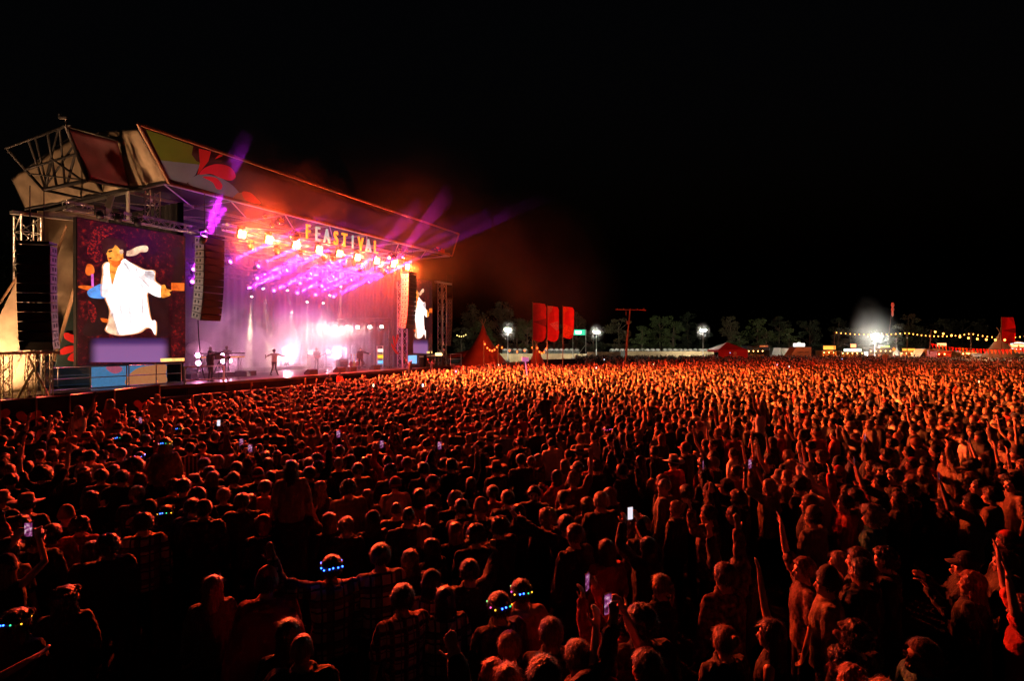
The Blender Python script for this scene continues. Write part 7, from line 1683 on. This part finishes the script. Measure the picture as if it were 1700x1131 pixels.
cell = .56; pts = []
for iy in range(int(78/cell)):
    y = 11+iy*cell; dens = 1.0 if y < 64 else .5
    for ix in range(int(-50/cell), int(80/cell)):
        x = ix*cell+(iy % 2)*cell*.5+rs.uniform(-.25, .25); yy = y+rs.uniform(-.25, .25)
        if abs(x) > yy*.99+1: continue
        s_, t_, _ = st((x, yy, 0))
        if t_ > np.interp(s_, (-12, -1.7, 6.9, 19, 27), (-9.6, -8.6, -5.6, -3.6, -3.2)) or t_ > -3.1+(s_-27)*-.9: continue
        px, py = CX+F*x/yy, HY+F*2.25/yy
        if py > 727: continue
        if yy > 70+.16*max(0, x) : continue
        if rs.rand() > dens*(.97 if yy < 55 else .9): continue
        # the crowd's ragged left end near the tipis
        if px < 1000 and yy > 60: continue
        pts.append((x, yy))
pts = np.array(pts)
keep = np.ones(len(pts), bool)
for q in taken: keep &= np.hypot(pts[:, 0]-q[0], pts[:, 1]-q[1]) > .42
pts = pts[keep]
for p in EXTRA:
    q = np.array([(p['x']-CX)/F*p['D'], p['D']]); pts = pts[np.hypot(*(pts-q).T) > .4]; pts = np.concatenate([pts, q[None]])
# loose groups standing between the packed crowd and the stalls
ex = []
for _ in range(1500):
    y = rs.uniform(70, 95); x = rs.uniform(y*.12, y*.99); ex.append((x, y))
pts = np.concatenate([pts, np.array(ex)])
print('crowd', len(pts), 'individuals', len(ppl))
GRP = 'crowd'
AV = []; AT = []; AC = []; off = 0; HCv = [HC[k][0] for k in 'dddddddnnnfe']; CCv = [CC[k][0] for k in 'kkkkkccnngmotrbgtwwrtkkc']
for x, y in pts:
    vi = rs.choice(len(VAR), p=np.array([13, 12, 11, 9, 6, 4, 6, 5, 5, 4, 3, 1.5, 1.5, 2, 1, 2, 4, 1.5, 3, .5])/95.)
    V, T, tg = (L1 if y < 26 else L2)[vi]; sex = VAR[vi][0]; h = rs.normal(1.79 if sex == 'm' else 1.68, .05)/1.755; a = face_to((x, y))+rs.normal(0, .3)
    if y > 70: a = rs.uniform(0, 6.28)
    ca, sa = math.cos(a), math.sin(a); q = V*h*np.array([1, 1, 1]); qx = q[:, 0]*ca-q[:, 1]*sa+x; qy = q[:, 0]*sa+q[:, 1]*ca+y
    AV.append(np.stack([qx, qy, q[:, 2]], 1)); AT.append(T+off); off += len(V)
    pal = np.array([TONES[rs.choice((0, 1, 2, 3, 4, 5), p=(.25, .2, .2, .12, .18, .05))], (.02, .02, .03) if rs.rand() < .75 else (.06, .07, .12), CCv[rs.randint(len(CCv))], HCv[rs.randint(len(HCv))], CCv[rs.randint(len(CCv))], (.02, .015, .012)])
    AC.append(pal[tg])
AV = np.concatenate(AV); AT = np.concatenate(AT); AC = np.concatenate(AC)
me = bpy.data.meshes.new('crowd'); me.vertices.add(len(AV)); me.loops.add(len(AT)*3); me.polygons.add(len(AT))
me.vertices.foreach_set('co', AV.astype(np.float32).ravel()); me.loops.foreach_set('vertex_index', AT.astype(np.int32).ravel()); me.polygons.foreach_set('loop_start', np.arange(0, len(AT)*3, 3, dtype=np.int32)); me.polygons.foreach_set('loop_total', np.full(len(AT), 3, dtype=np.int32))
me.polygons.foreach_set('use_smooth', np.ones(len(AT), bool)); me.update()
at_ = me.attributes.new('tint', 'FLOAT_COLOR', 'FACE'); at_.data.foreach_set('color', np.concatenate([AC, np.ones((len(AC), 1))], 1).astype(np.float32).ravel())
cm = bpy.data.materials.new('crowd_cloth_and_skin'); cm.use_nodes = True; N = cm.node_tree.nodes; L = cm.node_tree.links; b = N['Principled BSDF']; b.inputs['Roughness'].default_value = .7
an = N.new('ShaderNodeAttribute'); an.attribute_name = 'tint'; nz = N.new('ShaderNodeTexNoise'); nz.inputs['Scale'].default_value = 14; tc = N.new('ShaderNodeTexCoord'); L.new(tc.outputs['Object'], nz.inputs['Vector'])
mr = N.new('ShaderNodeMapRange'); mr.inputs['To Min'].default_value = .6; mr.inputs['To Max'].default_value = 1.4; L.new(nz.outputs[0], mr.inputs[0]); mx = N.new('ShaderNodeMix'); mx.data_type = 'RGBA'; mx.blend_type = 'MULTIPLY'; mx.inputs[0].default_value = 1; L.new(an.outputs['Color'], mx.inputs[6]); L.new(mr.outputs[0], mx.inputs[7]); L.new(mx.outputs[2], b.inputs['Base Color'])
me.materials.append(cm); o = bpy.data.objects.new('crowd', me); COL.objects.link(o); tag(o, 'dense far-off crowd filling the field up to the food stalls', 'crowd', None, 'stuff')
# scattered phone lights among the far crowd, one thing each
for i, (x, y) in enumerate(((1003, 597), (757, 617), (828, 606), (990, 611), (1212, 586), (1085, 605), (1310, 609), (1398, 596), (620, 640), (702, 640), (1290, 606), (1625, 634))):
    D = F*(CH-1.95)/(y-HY); D = min(D, 68); P = pd(x, y, D); m = MB(); m.box(P, (.075, .012, .14), rotz(.4)); m.mi = 1; m.box(P+(0, -.008, 0), (.068, .004, .13), rotz(.4)); m.mi = 0; m.tube(P+(0, .02, -.1), P+(0.02, .15, -.5), .03, 6, .04)
    m.build('phone', [M['black'], glow('phone_light', ((.8, .85, 1), (.3, .5, 1), (1, .7, .5))[i % 3], 3)], None, None, 'glowing phone held above the far crowd, %s' % ('%s one from the left' % ordn[sorted((1003, 757, 828, 990, 1212, 1085, 1310, 1398, 620, 702, 1290, 1625)).index(x)]), 'phone', 'phone lights over the far crowd')
